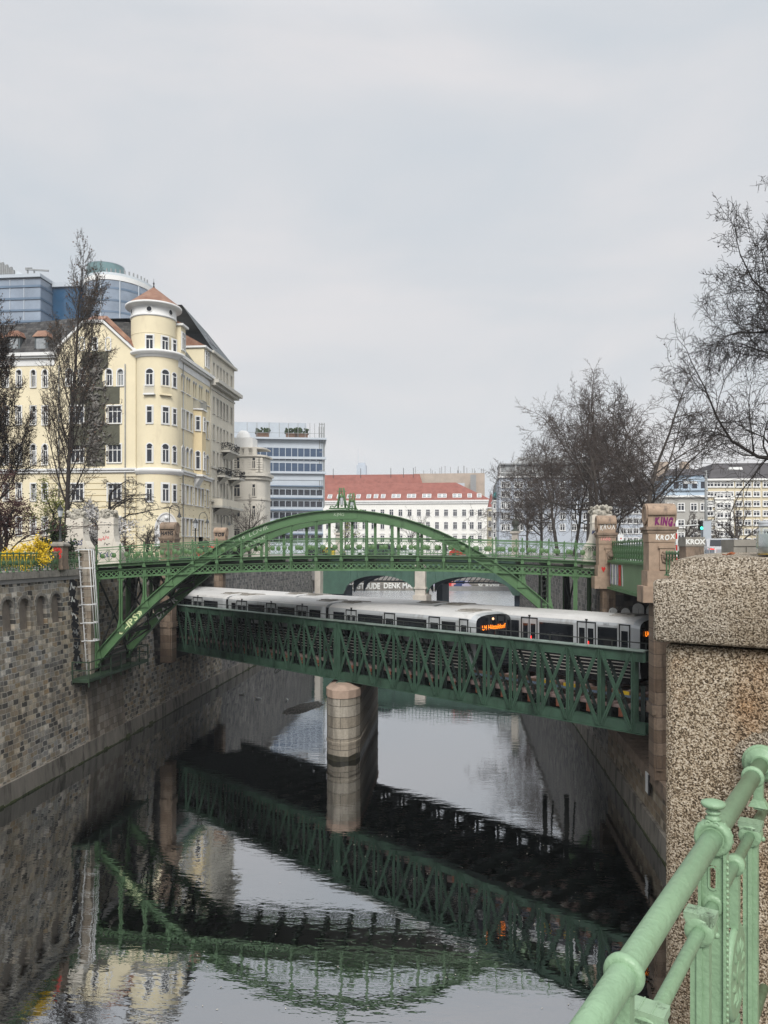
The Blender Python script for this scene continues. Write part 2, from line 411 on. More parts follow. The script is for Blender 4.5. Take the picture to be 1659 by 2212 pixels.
M['tile'] = paint('red tiles', (.26,.08,.055), .8, .2, .5, c2=(.32,.115,.085))
M['tile_old'] = paint('old red tiles', (.26,.075,.06), .8, .25, .5)
M['beige_wall'] = paint('beige party wall', (.45,.37,.30), .9, .15, .3)
M['blue_wall'] = paint('blue white render', (.48,.52,.58), .85, .06, .3)
M['grey_wall'] = paint('grey render', (.40,.39,.36), .85, .08, .3)
M['blue_mans'] = paint('blue mansard', (.42,.52,.62), .7, .08, .4)
M['dark_roof'] = paint('dark roof', (.085,.08,.085), .8, .25, .5)
M['ywall2'] = paint('street yellow render', (.66,.58,.41), .85, .05, .3)
M['teal'] = paint('teal awning', (.02,.22,.22), .7, .15, 2)
M['bark'] = paint('bark', (.075,.064,.055), .9, .35, 3, bmp=.5)
M['twig'] = paint('twigs', (.065,.051,.044), .9, .3, 2)
M['bark_dark'] = paint('dark bark', (.032,.026,.023), .9, .35, 3, bmp=.5)
M['twig_far'] = paint('brown twigs', (.085,.066,.056), .9, .3, 1)
M['bud'] = paint('brown buds', (.12,.075,.05), .9, .4, 1.2)
M['redtwig'] = paint('reddish twigs', (.075,.035,.032), .9, .4, 1.2)
M['fresh'] = paint('fresh leaves', (.30,.34,.06), .8, .4, 1.2)
M['blossom'] = paint('white blossom', (.66,.64,.62), .8, .15, 1.2)
M['forsythia'] = paint('yellow blossom', (.78,.53,.02), .8, .2, 2)
M['evergreen'] = paint('evergreen leaves', (.035,.06,.022), .8, .5, 1.5)
M['lampost'] = paint('dark lamp steel', (.025,.03,.032), .5, .2, 2)
M['galv'] = paint('galvanised steel', (.28,.29,.29), .5, .15, 2)
M['lamp_glass'] = paint('lamp glass', (.55,.58,.60), .2, .1, 2)
M['white_steel'] = paint('white steel', (.80,.81,.80), .5, .06, 2)
M['pipe_white'] = paint('white ladder', (.74,.75,.74), .55, .1, 2, dirt=((.5,.5,.48), 2, .6))
M['graf_black'] = paint('black spray', (.012,.012,.016), .8, .2, 4)
M['graf_navy'] = paint('navy spray', (.02,.045,.16), .8, .2, 4)
M['graf_red'] = paint('red spray', (.62,.03,.025), .8, .2, 4)
M['graf_pink'] = paint('pink spray', (.75,.30,.28), .8, .2, 4)
M['graf_white'] = paint('white spray', (.80,.80,.76), .8, .08, 4)
M['graf_pale'] = paint('faded spray', (.42,.52,.38), .8, .2, 6)
M['graf_cream'] = paint('cream spray', (.72,.80,.45), .8, .08, 4)
M['graf_purple'] = paint('purple spray', (.17,.015,.11), .8, .2, 6)
M['graf_lilac'] = paint('lilac spray', (.45,.43,.55), .8, .2, 6)
M['asphalt'] = paint('asphalt', (.06,.06,.062), .9, .3, 1.5, bmp=.3)
M['pavement'] = paint('pavement', (.27,.26,.245), .9, .15, .8, bmp=.2)
M['grass'] = paint('winter grass', (.06,.075,.025), .95, .4, 1.2, bmp=.5)
M['gravel'] = granite('wet gravel', [(.25,(.02,.02,.018)),(.5,(.07,.065,.055)),(.75,(.2,.18,.15))], 9, .8)
M['car_white'] = paint('white car paint', (.7,.71,.72), .25, .03, 1)
M['car_dark'] = paint('dark car paint', (.03,.035,.04), .25, .1, 1)
M['car_yellow'] = paint('yellow car paint', (.75,.55,.05), .25, .05, 1)
M['tyre'] = paint('tyre', (.012,.012,.012), .9, .2, 3)
M['sign_blue'] = paint('blue sign', (.02,.07,.25), .5, .1, 2)
M['jar_water'] = paint('dusty jar inside', (.62,.64,.64), .35, .15, 12)
M['leaf_brown'] = paint('dry leaf', (.28,.085,.03), .8, .3, 40)
M['urn'] = paint('weathered bronze', (.10,.12,.10), .7, .3, 2)
M['tower_far'] = paint('distant tower glass', (.45,.50,.56), .5, .08, .1)
def jar_mat():
    m = bpy.data.materials.new('jar glass'); m.use_nodes = True; nt = m.node_tree; nt.nodes.clear()
    out = nd(nt, 'OutputMaterial'); t = nd(nt, 'BsdfTransparent'); g = nd(nt, 'BsdfGlossy'); g.inputs['Roughness'].default_value = .05; mx = nd(nt, 'MixShader'); lw = nd(nt, 'LayerWeight', Blend=.35)
    t.inputs[0].default_value = (.93,.96,.95,1); nt.links.new(lw.outputs['Facing'], mx.inputs[0]); nt.links.new(t.outputs[0], mx.inputs[1]); nt.links.new(g.outputs[0], mx.inputs[2]); nt.links.new(mx.outputs[0], out.inputs[0]); return m
M['jar'] = jar_mat()

def water_mat(name='river water', rough=.014, dist=.0062, dc=(.002,.0025,.002,1), lo=.52):
    m = bpy.data.materials.new(name); m.use_nodes = True; nt = m.node_tree; nt.nodes.clear()
    out = nd(nt, 'OutputMaterial'); d = nd(nt, 'BsdfDiffuse'); g = nd(nt, 'BsdfGlossy')
    d.inputs[0].default_value = dc
    g.inputs[0].default_value = (.86,.88,.90,1); g.inputs['Roughness'].default_value = rough
    mx = nd(nt, 'MixShader'); fr = nd(nt, 'Fresnel', IOR=2.1)
    mr = nd(nt, 'MapRange'); mr.inputs[1].default_value = .1; mr.inputs[2].default_value = .75; mr.inputs[3].default_value = lo; mr.inputs[4].default_value = .92
    nt.links.new(fr.outputs[0], mr.inputs[0]); nt.links.new(mr.outputs[0], mx.inputs[0])
    nt.links.new(d.outputs[0], mx.inputs[1]); nt.links.new(g.outputs[0], mx.inputs[2]); nt.links.new(mx.outputs[0], out.inputs[0])
    v = coord(nt, (.55, 1.25, 1), (0, 0, R(8)))
    a = noise(nt, v, 2.2, 3, .55); c = noise(nt, coord(nt, (.12,.2,1)), 1.0, 3, .5); e = noise(nt, coord(nt, (.5,1,1)), .35, 2, .5)
    amp = ramp(nt, c, [(.35, (.25,.25,.25)), (.65, (1,1,1))])
    mu = nd(nt, 'Math', operation='MULTIPLY'); nt.links.new(a, mu.inputs[0]); nt.links.new(amp, mu.inputs[1])
    ad = nd(nt, 'Math', operation='MULTIPLY_ADD'); nt.links.new(e, ad.inputs[0]); ad.inputs[1].default_value = 1.2; nt.links.new(mu.outputs[0], ad.inputs[2])
    bp = nd(nt, 'Bump', Strength=1.0, Distance=dist); nt.links.new(ad.outputs[0], bp.inputs['Height'])
    nt.links.new(bp.outputs[0], g.inputs['Normal']); nt.links.new(bp.outputs[0], fr.inputs['Normal'])
    return m
M['water'] = water_mat(); M['canal'] = water_mat('canal water', .25, .12, (.42,.46,.47,1), .3); M['sand_ashlar'] = masonry('brown ashlar', [(0,(.24,.17,.12)),(.5,(.33,.245,.18)),(1,(.42,.32,.24))], (.13,.10,.08), .8, .5, 'xz', .7, msz=.014, warp=.02, bumpd=.015)
M['ashlar_light'] = masonry('light ashlar', [(0,(.42,.34,.26)),(.5,(.52,.45,.36)),(1,(.60,.54,.45))], (.2,.17,.14), .8, .42, 'xz', .35, msz=.012, warp=.01, bumpd=.015)
# ------------------------------------------------------------------ setting
def sL(z): return -21.27-.8*z/10.9
def sR(z): return 7.91+.35*z/10.9
mb = MB()                        # one sheet of water, cut finely near the camera is not needed: ripples are in the shader
mb.quad((-900,-200,0),(900,-200,0),(900,114,0),(-900,114,0))
structure('water', mb, M['water'])
mb = MB(); mb.quad((-900,114,0),(900,114,0),(900,900,0),(-900,900,0)); structure('canal_water', mb, M['canal'])
mb = MB(); mb.box(-420,-21.95,-30,113,10.3,10.86); mb.box(-420,-24,113,214,10.3,10.86)
structure('ground', mb, M['pavement'])
mb = MB(); mb.box(8.2,420,26,112,10.7,11.2); mb.box(9.4,420,-40,26,10.7,11.2); mb.box(27,420,112,214,10.7,11.2)
structure('pavement', mb, M['pavement'])
mb = MB(); mb.box(-420,-27.2,-30,113,10.86,10.866); mb.box(13,22,30,112,11.2,11.206)
structure('road', mb, M['asphalt'])
mb = MB(); mb.box(-900,900,242,900,-1,10.2); mb.box(-900,900,226,242.2,-1,1.2)
structure('terrain', mb, M['pavement'])

def arch_fill(mb, x0, x1, zs, z1, depth, n=8):
    pts = [(x0+(x1-x0)*(1-math.cos(math.pi*i/n))/2, zs+(z1-zs)*math.sin(math.pi*i/n)) for i in range(n+1)]
    for a, b in zip(pts, pts[1:]):
        mb.quad((a[0],0,a[1]),(b[0],0,b[1]),(b[0],0,z1),(a[0],0,z1))
        mb.quad((a[0],0,a[1]),(a[0],depth,a[1]),(b[0],depth,b[1]),(b[0],0,b[1]))
    return pts
def wall(label, t0, t1, side, ztop, niches, face, z0=-.6, cope=True, plinth=True, group=None, moss=True, cat='wall'):
    th = rthing('quay_wall', label, cat, 0, 0, 0, group)
    sg = 1 if side == 'L' else -1
    def xf(p): 
        s = (sL(p.z)-p.y) if side == 'L' else (sR(p.z)+p.y)
        return Vector((s, p.x, p.z))
    mb = MB(); mb.holes(t0, t1, z0, ztop, [n[:2]+(n[2], n[4]) for n in niches], .28)
    for n in niches: arch_fill(mb, n[0], n[1], n[3], n[4], .28)
    mb.quad((t0,0,z0),(t0,0,ztop),(t0,3,ztop),(t0,3,z0)); mb.quad((t1,0,z0),(t1,3,z0),(t1,3,ztop),(t1,0,ztop))
    mb.moved(xf); mb.build('masonry', face, th)
    for n in niches:
        q = MB(); q.quad((n[0],.2,n[2]),(n[1],.2,n[2]),(n[1],.2,n[4]),(n[0],.2,n[4])); q.moved(xf); q.build('niche_panel', M['niche'], th)
        r = MB()                                      # dressed stone ring round the niche
        c = (n[0]+n[1])/2; w = (n[1]-n[0])/2
        for k in range(9):
            a = math.pi*(k+.5)/9
            p = (c-math.cos(a)*(w+.16), n[3]+math.sin(a)*(n[4]-n[3]+.16)); q2 = (c-math.cos(a)*(w+.0), n[3]+math.sin(a)*(n[4]-n[3]+.0))
            r.bar((p[0],-.015,p[1]),(q2[0],-.015,q2[1]), .3, .05, (0,1,0))
        r.moved(xf); r.build('niche_arch', M['coping'], th)
    if cope:
        c = MB(); n = max(1, int((t1-t0)/1.3)); L = (t1-t0)/n
        for i in range(n):
            c.box(t0+i*L+.006, t0+(i+1)*L-.006, -.16-.01*(i % 2), .6, ztop-.34, ztop+.02)
        c.box(t0, t1, -.07, .3, ztop-.48, ztop-.35)
        c.moved(xf); c.build('coping', M['coping'], th)
    if plinth:
        c = MB(); c.box(t0, t1, -.14, .2, -.6, .95); c.moved(xf); c.build('plinth', M['plinth'], th)
    if moss:
        rg = random.Random(int(t0*7+3)); c = MB(); k = int((t1-t0)/.5)
        for i in range(k):
            a = t0+(t1-t0)*i/k; h = rg.uniform(.03, .10)*(2.2 if rg.random() < .07 else 1)
            c.taper(a, a+(t1-t0)/k+.05, -.14-rg.uniform(.015, .05), -.1, -.2, h, .03, .012)
        c.moved(xf); c.build('moss_strip', M['moss'], th)
    return th
def niche_px(x0, x1, ytop, ybot, s):
    a, zt = onS((x0+x1)/2, ytop, s); _, zb = onS((x0+x1)/2, ybot, s)
    t0 = onS(x0, ytop, s)[0]; t1 = onS(x1, ytop, s)[0]
    w = (t1-t0)
    return (t0, t1, zb, zt-w*.42, zt)
nl = [niche_px(3, 28, 1295, 1364, -21.95), niche_px(40, 63, 1292.5, 1360, -21.95), niche_px(77, 99, 1287, 1352, -21.95), niche_px(110, 131, 1282, 1345, -21.95)]
w1 = wall('long blotchy stone quay wall with four blind arches beside the white ladder', -20, 42.4, 'L', 10.86, nl, M['masonry_left'])
n2 = [niche_px(274, 290, 1262, 1335, -21.95), niche_px(298, 311, 1262, 1330, -21.95), niche_px(317, 329, 1262, 1325, -21.95)]
wall('shaded stone quay wall under the left end of the green footbridge', 42.4, 52.8, 'L', 10.86, n2, M['masonry_left'], cope=False)
wall('low dark quay wall beneath the far end of the truss bridge', 52.8, 67.6, 'L', 3.7, [], M['masonry_left'], cope=False)
wall('tall grey block quay wall running from the portal to the arched road bridge', 67.6, 112.5, 'L', 10.86, [], M['masonry_grey'])
wall('grey stone quay wall on the right bank behind the footbridge', 42.6, 106, 'R', 11.1, [], M['masonry_grey'])
w2 = wall('low brown stone quay wall under the right end of the truss bridge', 6, 42.6, 'R', 2.75, [], M['masonry_low'], cope=False)
mb = MB(); n = 16
for i in range(n):
    a = 6+(36.6)*i/n; mb.box(a+.008, a+36.6/n-.008, -.16, 1.2, 2.35, 2.85)
mb.moved(lambda p: Vector((sR(p.z)+p.y, p.x, p.z))); mb.build('ledge', M['sandstone_dark'], w2)
q = MB(); t0, za = onS(1394, 1668, 7.85); t1, zb = onS(1405, 1715, 7.85)
tc, zc = onS(1399, 1690, 7.85)
sgn = rthing('depth_gauge', 'narrow white board with black edge fixed low on the right quay wall', 'sign', 7.9, tc, zc)
q.box(-.1, -.06, -.33, .20, -.42, .42); q.build('board', M['white_steel'], sgn)
q = MB(); q.box(-.12, -.055, -.45, -.335, -.42, .42); q.build('edge', M['iron'], sgn)
wall('tall stone quay wall on the right bank beyond the granite block', 6, 29.6, 'R', 10.9, [], M['masonry_low'], z0=2.8, plinth=False, moss=False)

# smooth stone block under the springing platform, pilaster by the ladder
ab = rthing('abutment_block', 'smooth streaked sandstone block below the arch platform on the left wall', 'abutment', 0, 0, 0)
mb = MB(); t0 = onS(190, 1460, -21.4)[0]; t1 = onS(266, 1410, -21.4)[0]
mb.box(t0, t1, -.10, .3, -.3, 4.5); mb.box(t0-.05, t1+.05, -.22, .3, 4.5, 4.72)
mb.moved(lambda p: Vector((sL(p.z)-p.y, p.x, p.z))); mb.build('block', M['ashlar'], ab)
mb = MB(); mb.box(-22.3, -21.38, 42.85, 43.3, 4.72, 11.9); mb.box(-22.35, -21.33, 42.8, 43.32, 11.9, 12.05); mb.build('pilaster', M['ashlar_light'], ab)
# cross wall behind the near rib's foot, shade put into its dark stone
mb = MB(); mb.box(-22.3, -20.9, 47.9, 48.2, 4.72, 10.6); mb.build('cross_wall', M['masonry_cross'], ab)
g = MB(); rg = random.Random(19)
for i in range(26):
    z = 10.3-i*.2; g.bar((rg.uniform(-.3,-.12), 0, z), (rg.uniform(.1,.35), 0, z-rg.uniform(.1,.4)), rg.uniform(.12,.34), .006, (0,1,0))
g.moved(lambda p: Vector((sL(p.z)+.008-p.y, 41.9+p.x*1.5, p.z))); g.build('graffiti', M['graf_black'], w1)
for zz, txt in ((9.9,'S'), (9.1,'AR'), (8.2,'L'), (7.3,'D'), (6.6,'P'), (5.7,'K')):
    g = scribble(rg, .45, .5, 7, .05); g.moved(lambda p: Vector((sL(zz+p.z)+.018-p.y, 41.9+p.x*1.5, zz+p.z))); g.build('graffiti', M['graf_white'] if zz > 8 else M['galv'], w1)

# ------------------------------------------------------------------ portal piers (barrel cap), four of them
def portal_pier(name, label, s0, s1, t0, t1, zbase, side, mat, ztop=13.82):
    c = ((s0+s1)/2, (t0+t1)/2, zbase); th = rthing(name, label, 'pier', *c)
    B = c; sx = -1 if side == 'R' else 1     # river side
    rv = s0 if side == 'R' else s1
    mb = MB()
    lo = MB(); lo.box(s0+.22, s1, t0+.05, t1-.03, zbase, 9.9); lo.box(s0+.14, s1, t0-.02, t1, zbase+2.6, zbase+3.0); lo.box(s0+.3, s0+.55, t0-.04, t0+.06, zbase+.4, 9.6)
    if side == 'L': lo.moved(lambda p: Vector((s0+s1-p.x, p.y, p.z)))
    lo.build('lower_shaft', M['sand_ashlar'], th, B)
    mb.box(s0-.22, s1, t0-.12, t1+.06, 9.9, 10.55)
    mb.box(s0-.05, s1+.05, t0-.07, t1+.05, 10.55, 11.15)
    mb.box(s0+.02, s1-.02, t0, t1, 11.15, 12.3)                         # shaft
    mb.box(s0, s1, t0-.03, t1+.02, 12.3, 12.66)
    if side == 'L': mb.moved(lambda p: Vector((s0+s1-p.x, p.y, p.z)))
    mb.build('shaft', mat, th, B)
    mb = MB(); mb.box(s0-.1, s1+.1, t0-.12, t1+.1, 12.78, 12.9); mb.box(s0-.05, s1+.05, t0-.07, t1+.06, 12.66, 12.78)
    mb.build('cornice', M['sandstone_dark'], th, B)
    mb = MB(); w = (t1-t0); cy = (t0+t1)/2; zc = ztop-w*.46
    mb.box(s0, s1, t0+.05, t1-.05, 12.9, zc-.04)
    prof = [(cy-w*.56*math.cos(R(-14)+R(208)*k/16), zc+.06+(w*.42)*math.sin(R(-14)+R(208)*k/16)) for k in range(17)]
    mb.prism(prof, s0-.01, s1+.01, 'x')
    for e, sgn2 in ((s0-.01, -1), (s1+.01, 1)): mb.lathe([(w*.47, 0), (w*.47, .05), (w*.36, .06), (w*.3, .02), (.001, .02)], 18, (e, cy, zc), (sgn2, 0, 0), False)
    mb.build('barrel_cap', mat, th, B)
    # lion panel
    mb = MB(); xs = (s0+s1)/2+ (.18 if side == 'R' else 0)
    mb.box(xs-.33, xs+.33, t0-.10, t0+.01, 12.05, 12.13); mb.box(xs-.27, xs+.27, t0-.06, t0+.01, 11.2, 12.05); mb.build('panel', mat, th, B)
    mb = MB()
    mb.ball((xs+.02, t0-.1, 11.72), .19, 10); mb.ball((xs+.02, t0-.26, 11.66), .1, 8); mb.ball((xs-.12, t0-.08, 11.88), .07, 6); mb.ball((xs+.15, t0-.08, 11.88), .07, 6)
    rg = random.Random(3)
    for k in range(16):
        a = 2*math.pi*k/16; mb.ball((xs+.02+math.cos(a)*.2, t0-.07, 11.7+math.sin(a)*.22), rg.uniform(.05,.09), 6)
    mb.build('lion_head', M['sandstone_dark'], th, B)
    return th
def graf(th, base, s, size, pos, mat, bold=.012, shear=0, sx=1.0, facing='front', rot=0.0):
    t = text_mb(s, size, .006, bold, shear); c, n = math.cos(rot), math.sin(rot)
    def f(p):
        x, z = p.x*sx, p.z; x, z = x*c-z*n, x*n+z*c
        return Vector((pos[0]+x-base[0], pos[1]+p.y-base[1], pos[2]+z-base[2]))
    t.moved(f); return t.build('graffiti', mat, th)
_rg = random.Random(77)
def gfit(th, base, s, x0, x1, y0, y1, t, yo, mat, bold=.012, dz=0):
    a = onT(x0, y1, t); b = onT(x1, y0, t); q = hand_letters(s, b[0]-a[0], b[1]-a[1], _rg, bold); c = ((a[0]+b[0])/2, (a[1]+b[1])/2+dz)
    q.moved(lambda p: Vector((c[0]+p.x-base[0], t+yo+p.y-base[1], c[1]+p.z-base[2]))); return q.build('graffiti', mat, th)
s0 = onT(1400.5, 1200, 31.3)[0]; s1 = onT(1459, 1200, 31.3)[0]
kp = portal_pier('portal_pier', 'brown barrel-capped stone pier sprayed with KING in purple', s0, s1, 31.3, 32.2, 2.85, 'R', M['sandstone'])
B = ((s0+s1)/2, 31.75, 2.85); cxk = (s0+s1)/2
gfit(kp, B, 'KING.', 1415, 1459, 1116, 1138, 31.3, .045, M['graf_purple'], .03); gfit(kp, B, 'KROX', 1416, 1458, 1152, 1167, 31.3, -.036, M['graf_white'], .012)
s2 = onT(1293, 1200, 42.2)[0]; s3 = onT(1330, 1200, 42.2)[0]
xp = portal_pier('portal_pier', 'brown barrel-capped stone pier at the right end of the footbridge with a pale KROX tag', s2, s3, 42.2, 43.1, 2.85, 'R', M['sandstone'])
B = ((s2+s3)/2, 42.65, 2.85)
gfit(xp, B, 'KROX', 1296, 1330, 1129, 1146, 42.2, .045, M['graf_white'], .004); gfit(xp, B, '1286', 1298, 1319, 1158, 1168, 42.2, -.036, M['graf_pink'], .004)
h = MB(); h.prism([(0,-.17),(.13,.02),(.1,.12),(.04,.12),(0,.05),(-.06,.13),(-.13,.1),(-.12,.0)], -.004, .004); a = onT(1303, 1229, 42.2)
h.moved(lambda p: Vector((a[0]+p.x*.8-B[0], 42.12+p.y-B[1], 10.95+p.z-B[2]))); h.build('heart', M['graf_red'], xp)
s4 = onT(345.5, 1200, 54.4)[0]; s5 = onT(377, 1200, 54.4)[0]
hp = portal_pier('portal_pier', 'dark barrel-capped stone pier on the left quay with scrawled black tags', s4, s5, 54.4, 55.4, 3.7, 'L', M['sandstone_dark'], 14.0)
B = ((s4+s5)/2, 54.9, 3.7)
gfit(hp, B, 'HANS', 347, 374, 1146, 1157, 54.4, .044, M['graf_black'], .014); gfit(hp, B, 'DGSA', 348, 375, 1138, 1146, 54.4, .044, M['graf_black'], .01); gfit(hp, B, 'ZEDN', 347, 373, 1165, 1173, 54.4, -.036, M['graf_black'], .014)
s6 = onT(462, 1200, 66.6)[0]; s7 = onT(486, 1200, 66.6)[0]
sp = portal_pier('portal_pier', 'brown barrel-capped stone pier behind the arch tagged SOB', s6, s7, 66.6, 67.5, 3.7, 'L', M['sandstone'], 13.95)
B = ((s6+s7)/2, 67.05, 3.7)
gfit(sp, B, 'SOB', 464, 484, 1151, 1159, 66.6, .044, M['graf_black'], .02)

# portal interiors: side walls, back walls (dark stone colour carries part of their shade)
pw = rthing('portal_wall', 'stone side wall inside the right portal sprayed with white letters', 'wall', 0, 0, 0)
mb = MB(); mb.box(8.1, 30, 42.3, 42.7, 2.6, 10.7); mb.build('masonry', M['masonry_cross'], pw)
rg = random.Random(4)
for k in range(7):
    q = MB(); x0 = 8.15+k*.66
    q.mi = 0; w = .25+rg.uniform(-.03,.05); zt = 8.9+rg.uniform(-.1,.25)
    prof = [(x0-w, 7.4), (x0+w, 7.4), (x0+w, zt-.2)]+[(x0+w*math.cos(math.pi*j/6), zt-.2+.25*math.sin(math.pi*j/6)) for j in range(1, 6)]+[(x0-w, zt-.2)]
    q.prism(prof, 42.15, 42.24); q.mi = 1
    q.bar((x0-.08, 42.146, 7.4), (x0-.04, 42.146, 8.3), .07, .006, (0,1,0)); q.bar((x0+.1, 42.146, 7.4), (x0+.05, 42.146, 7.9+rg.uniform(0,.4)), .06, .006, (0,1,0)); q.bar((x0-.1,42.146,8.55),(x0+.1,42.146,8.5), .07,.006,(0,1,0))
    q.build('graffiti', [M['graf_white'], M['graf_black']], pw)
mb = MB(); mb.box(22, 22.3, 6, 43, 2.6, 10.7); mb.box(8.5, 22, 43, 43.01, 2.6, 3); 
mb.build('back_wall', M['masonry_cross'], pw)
pl = rthing('portal_wall', 'dark shadowed wall inside the left portal where the train comes out', 'wall', 0, 0, 0)
mb = MB(); mb.box(-40, -21.9, 66.9, 67.3, 3, 10.3); mb.box(-40.3, -40, 54, 67.3, 3, 10.3); mb.box(-40, -21.9, 54.9, 55.3, 3, 10.3); mb.build('masonry', M['masonry_cross'], pl)  # dark stone stands in for the shadow inside the portal

# ------------------------------------------------------------------ cast iron railings
def make_baluster():
    mb = MB()
    mb.lathe([(.085,0),(.085,.03),(.05,.05),(.035,.1),(.028,.2),(.03,.5),(.028,.86),(.045,.88),(.045,.92),(.03,.94)], 8)
    mb.lathe([(.001,.94),(.04,.97),(.035,1.01),(.001,1.03)], 6)
    return mb
def railing(label, path, group=None, mat='arch_green', h=.98, step=.52, leaf=True, cat='railing', bottom=.12):
    a, b = Vector(path[0]), Vector(path[1]); L = (b-a).length; d = (b-a)/L
    th = thing('quay_railing', label, cat, a, math.atan2(d.y, d.x), group)
    mb = MB(); mb.box(0, L, -.035, .035, h-.09, h-.03); mb.build('top_rail', M[mat], th)
    mb = MB(); mb.box(0, L, -.02, .02, h-.22, h-.19); mb.box(0, L, -.025, .025, bottom, bottom+.04); mb.build('rail', M[mat], th)
    n = max(2, int(L/step)); proto = None; pl2 = None
    for i in range(n+1):
        x = L*i/n
        if proto is None:
            m0 = make_baluster(); m0.moved(lambda p: Vector((p.x, p.y, p.z*h/1.0))); proto = m0.build('baluster', M[mat], th); proto.location = (x, 0, 0)
        else: inst(proto, th, (x, 0, 0))
        if leaf and i < n:
            xm = x+L/n/2
            if pl2 is None:
                q = MB(); q.lathe([(.13,0),(.13,.02),(.1,.03),(.05,.045),(.001,.05)], 10, (0,0,h*.46), (0,-1,0)); q.lathe([(.13,0),(.001,.03)], 10, (0,0,h*.46), (0,1,0))
                for sg in (-1,1):
                    q.tube([(0,0,bottom+.02),(sg*.05,0,h*.22),(sg*.14,0,h*.36),(sg*.15,0,h*.52),(sg*.06,0,h*.7),(0,0,h-.2)], [.02,.022,.024,.02,.016,.014], 5)
                q.box(-.025,.025,-.015,.015,h*.55,h-.2)
                pl2 = q.build('scroll_panel', M[mat], th); pl2.location = (xm, 0, 0)
            else: inst(pl2, th, (xm, 0, 0))
    return th
railing('green cast railing with scroll panels along the left quay in front of the yellow bushes', (W(-21.95, 27, 10.88), W(-21.95, 40.2, 10.88)))
railing('short piece of green railing between stone post and white pylon', (W(-21.95, 40.95, 10.88), W(-21.95, 42.6, 10.88)))
gr0 = rthing('plate_girder', 'flat green plate girder across the right portal with grey and red spray letters', 'girder', 0, 0, 0)
mb = MB(); mb.box(8.0, 8.1, 32.2, 42.2, 10.02, 11.32); mb.build('web', paint('portal girder green', (.17,.26,.145), .6, .12, .6, dirt=((.09,.14,.08), .8, .58)), gr0)
mb = MB(); mb.box(7.82, 8.35, 32.1, 42.25, 9.9, 10.02); mb.box(7.84, 8.4, 32.1, 42.25, 11.32, 11.42); mb.build('flange', M['arch_green'], gr0)
rg = random.Random(8)
for k in range(8):
    q = MB(); t0 = 41.95-k*.42
    ribbon(q, [(t0+rg.uniform(-.08,.08), 10.18), (t0+rg.uniform(-.12,.12), 10.6), (t0+rg.uniform(-.1,.1), 11.22)], .26 if k < 6 else .2)
    q.moved(lambda p: Vector((7.988+p.y, p.x, p.z))); q.build('graffiti', M['graf_lilac'] if k % 2 == 0 and k < 5 else (M['graf_red'] if k in (6,) else (M['graf_red'] if k == 5 else M['graf_white'])), gr0)
railing('dark green close-set baluster railing above the right portal girder', (W(8.12, 42.1, 11.42), W(8.12, 32.3, 11.42)), None, 'arch_green', 1.02, .5)
g2 = rthing('plate_girder', 'dark green girder across the left portal behind the arch', 'girder', 0, 0, 0)
mb = MB(); mb.box(-22.1,-22.0,55.3,66.7,10.0,11.32); mb.box(-22.3,-21.85,55.2,66.8,11.32,11.42); mb.box(-22.3,-21.85,55.2,66.8,9.9,10.0); mb.build('web', M['far_girder'], g2)
railing('green baluster railing above the left portal girder behind the footbridge', (W(-22.05, 55.5, 11.42), W(-22.05, 66.5, 11.42)), None, 'arch_green', 1.0, .55)
railing('green cast railing on the quay between footbridge and left portal', (W(-21.95, 48.9, 10.88), W(-21.95, 54.3, 10.88)))
# ------------------------------------------------------------------ green arched footbridge
FB = rthing('footbridge', 'slim green steel arch footbridge with rosette railing spanning the river', 'bridge', -6.74, 43.55, 0)
HX = 14.7; P0 = 1.455; WID = 4.2
def za(x): return 14.0-8.6*(x/HX)**2
def zd(x): return 11.66-.0022*(x-1.5)**2
NB = 10
for yy, mm in ((0, 'arch_green'), (WID, 'arch_green')):
    mb = MB(); N = 48; xs = [-HX+2*HX*i/N for i in range(N+1)]
    nr = []
    for x in xs:
        sl = -2*8.6*x/HX**2; l = math.hypot(1, sl); nr.append((-sl/l, 1/l))
    def off(i, h): return (xs[i]+nr[i][0]*h, za(xs[i])+nr[i][1]*h)
    for i in range(N):
        for (h0, h1, w) in ((-.23, .23, .07), (.23, .275, .24), (-.275, -.23, .24)):
            a, b, c, d = off(i, h0), off(i+1, h0), off(i+1, h1), off(i, h1)
            for sg in (-1, 1):
                y = yy+sg*w; mb.quad((a[0],y,a[1]),(b[0],y,b[1]),(c[0],y,c[1]),(d[0],y,d[1]))
            mb.quad((d[0],yy-w,d[1]),(c[0],yy-w,c[1]),(c[0],yy+w,c[1]),(d[0],yy+w,d[1])); mb.quad((a[0],yy-w,a[1]),(b[0],yy-w,b[1]),(b[0],yy+w,b[1]),(a[0],yy+w,a[1]))
    for i in range(0, N*4):                      # rivets along both edges
        x = -HX+2*HX*(i+.5)/(N*4); sl = -2*8.6*x/HX**2; l = math.hypot(1, sl); n0 = (-sl/l, 1/l)
        for h in (-.18, .18): mb.box(x+n0[0]*h-.02, x+n0[0]*h+.02, yy-.085, yy-.07, za(x)+n0[1]*h-.02, za(x)+n0[1]*h+.02)
    o = mb.build('arch_rib', M['arch_green'], FB)
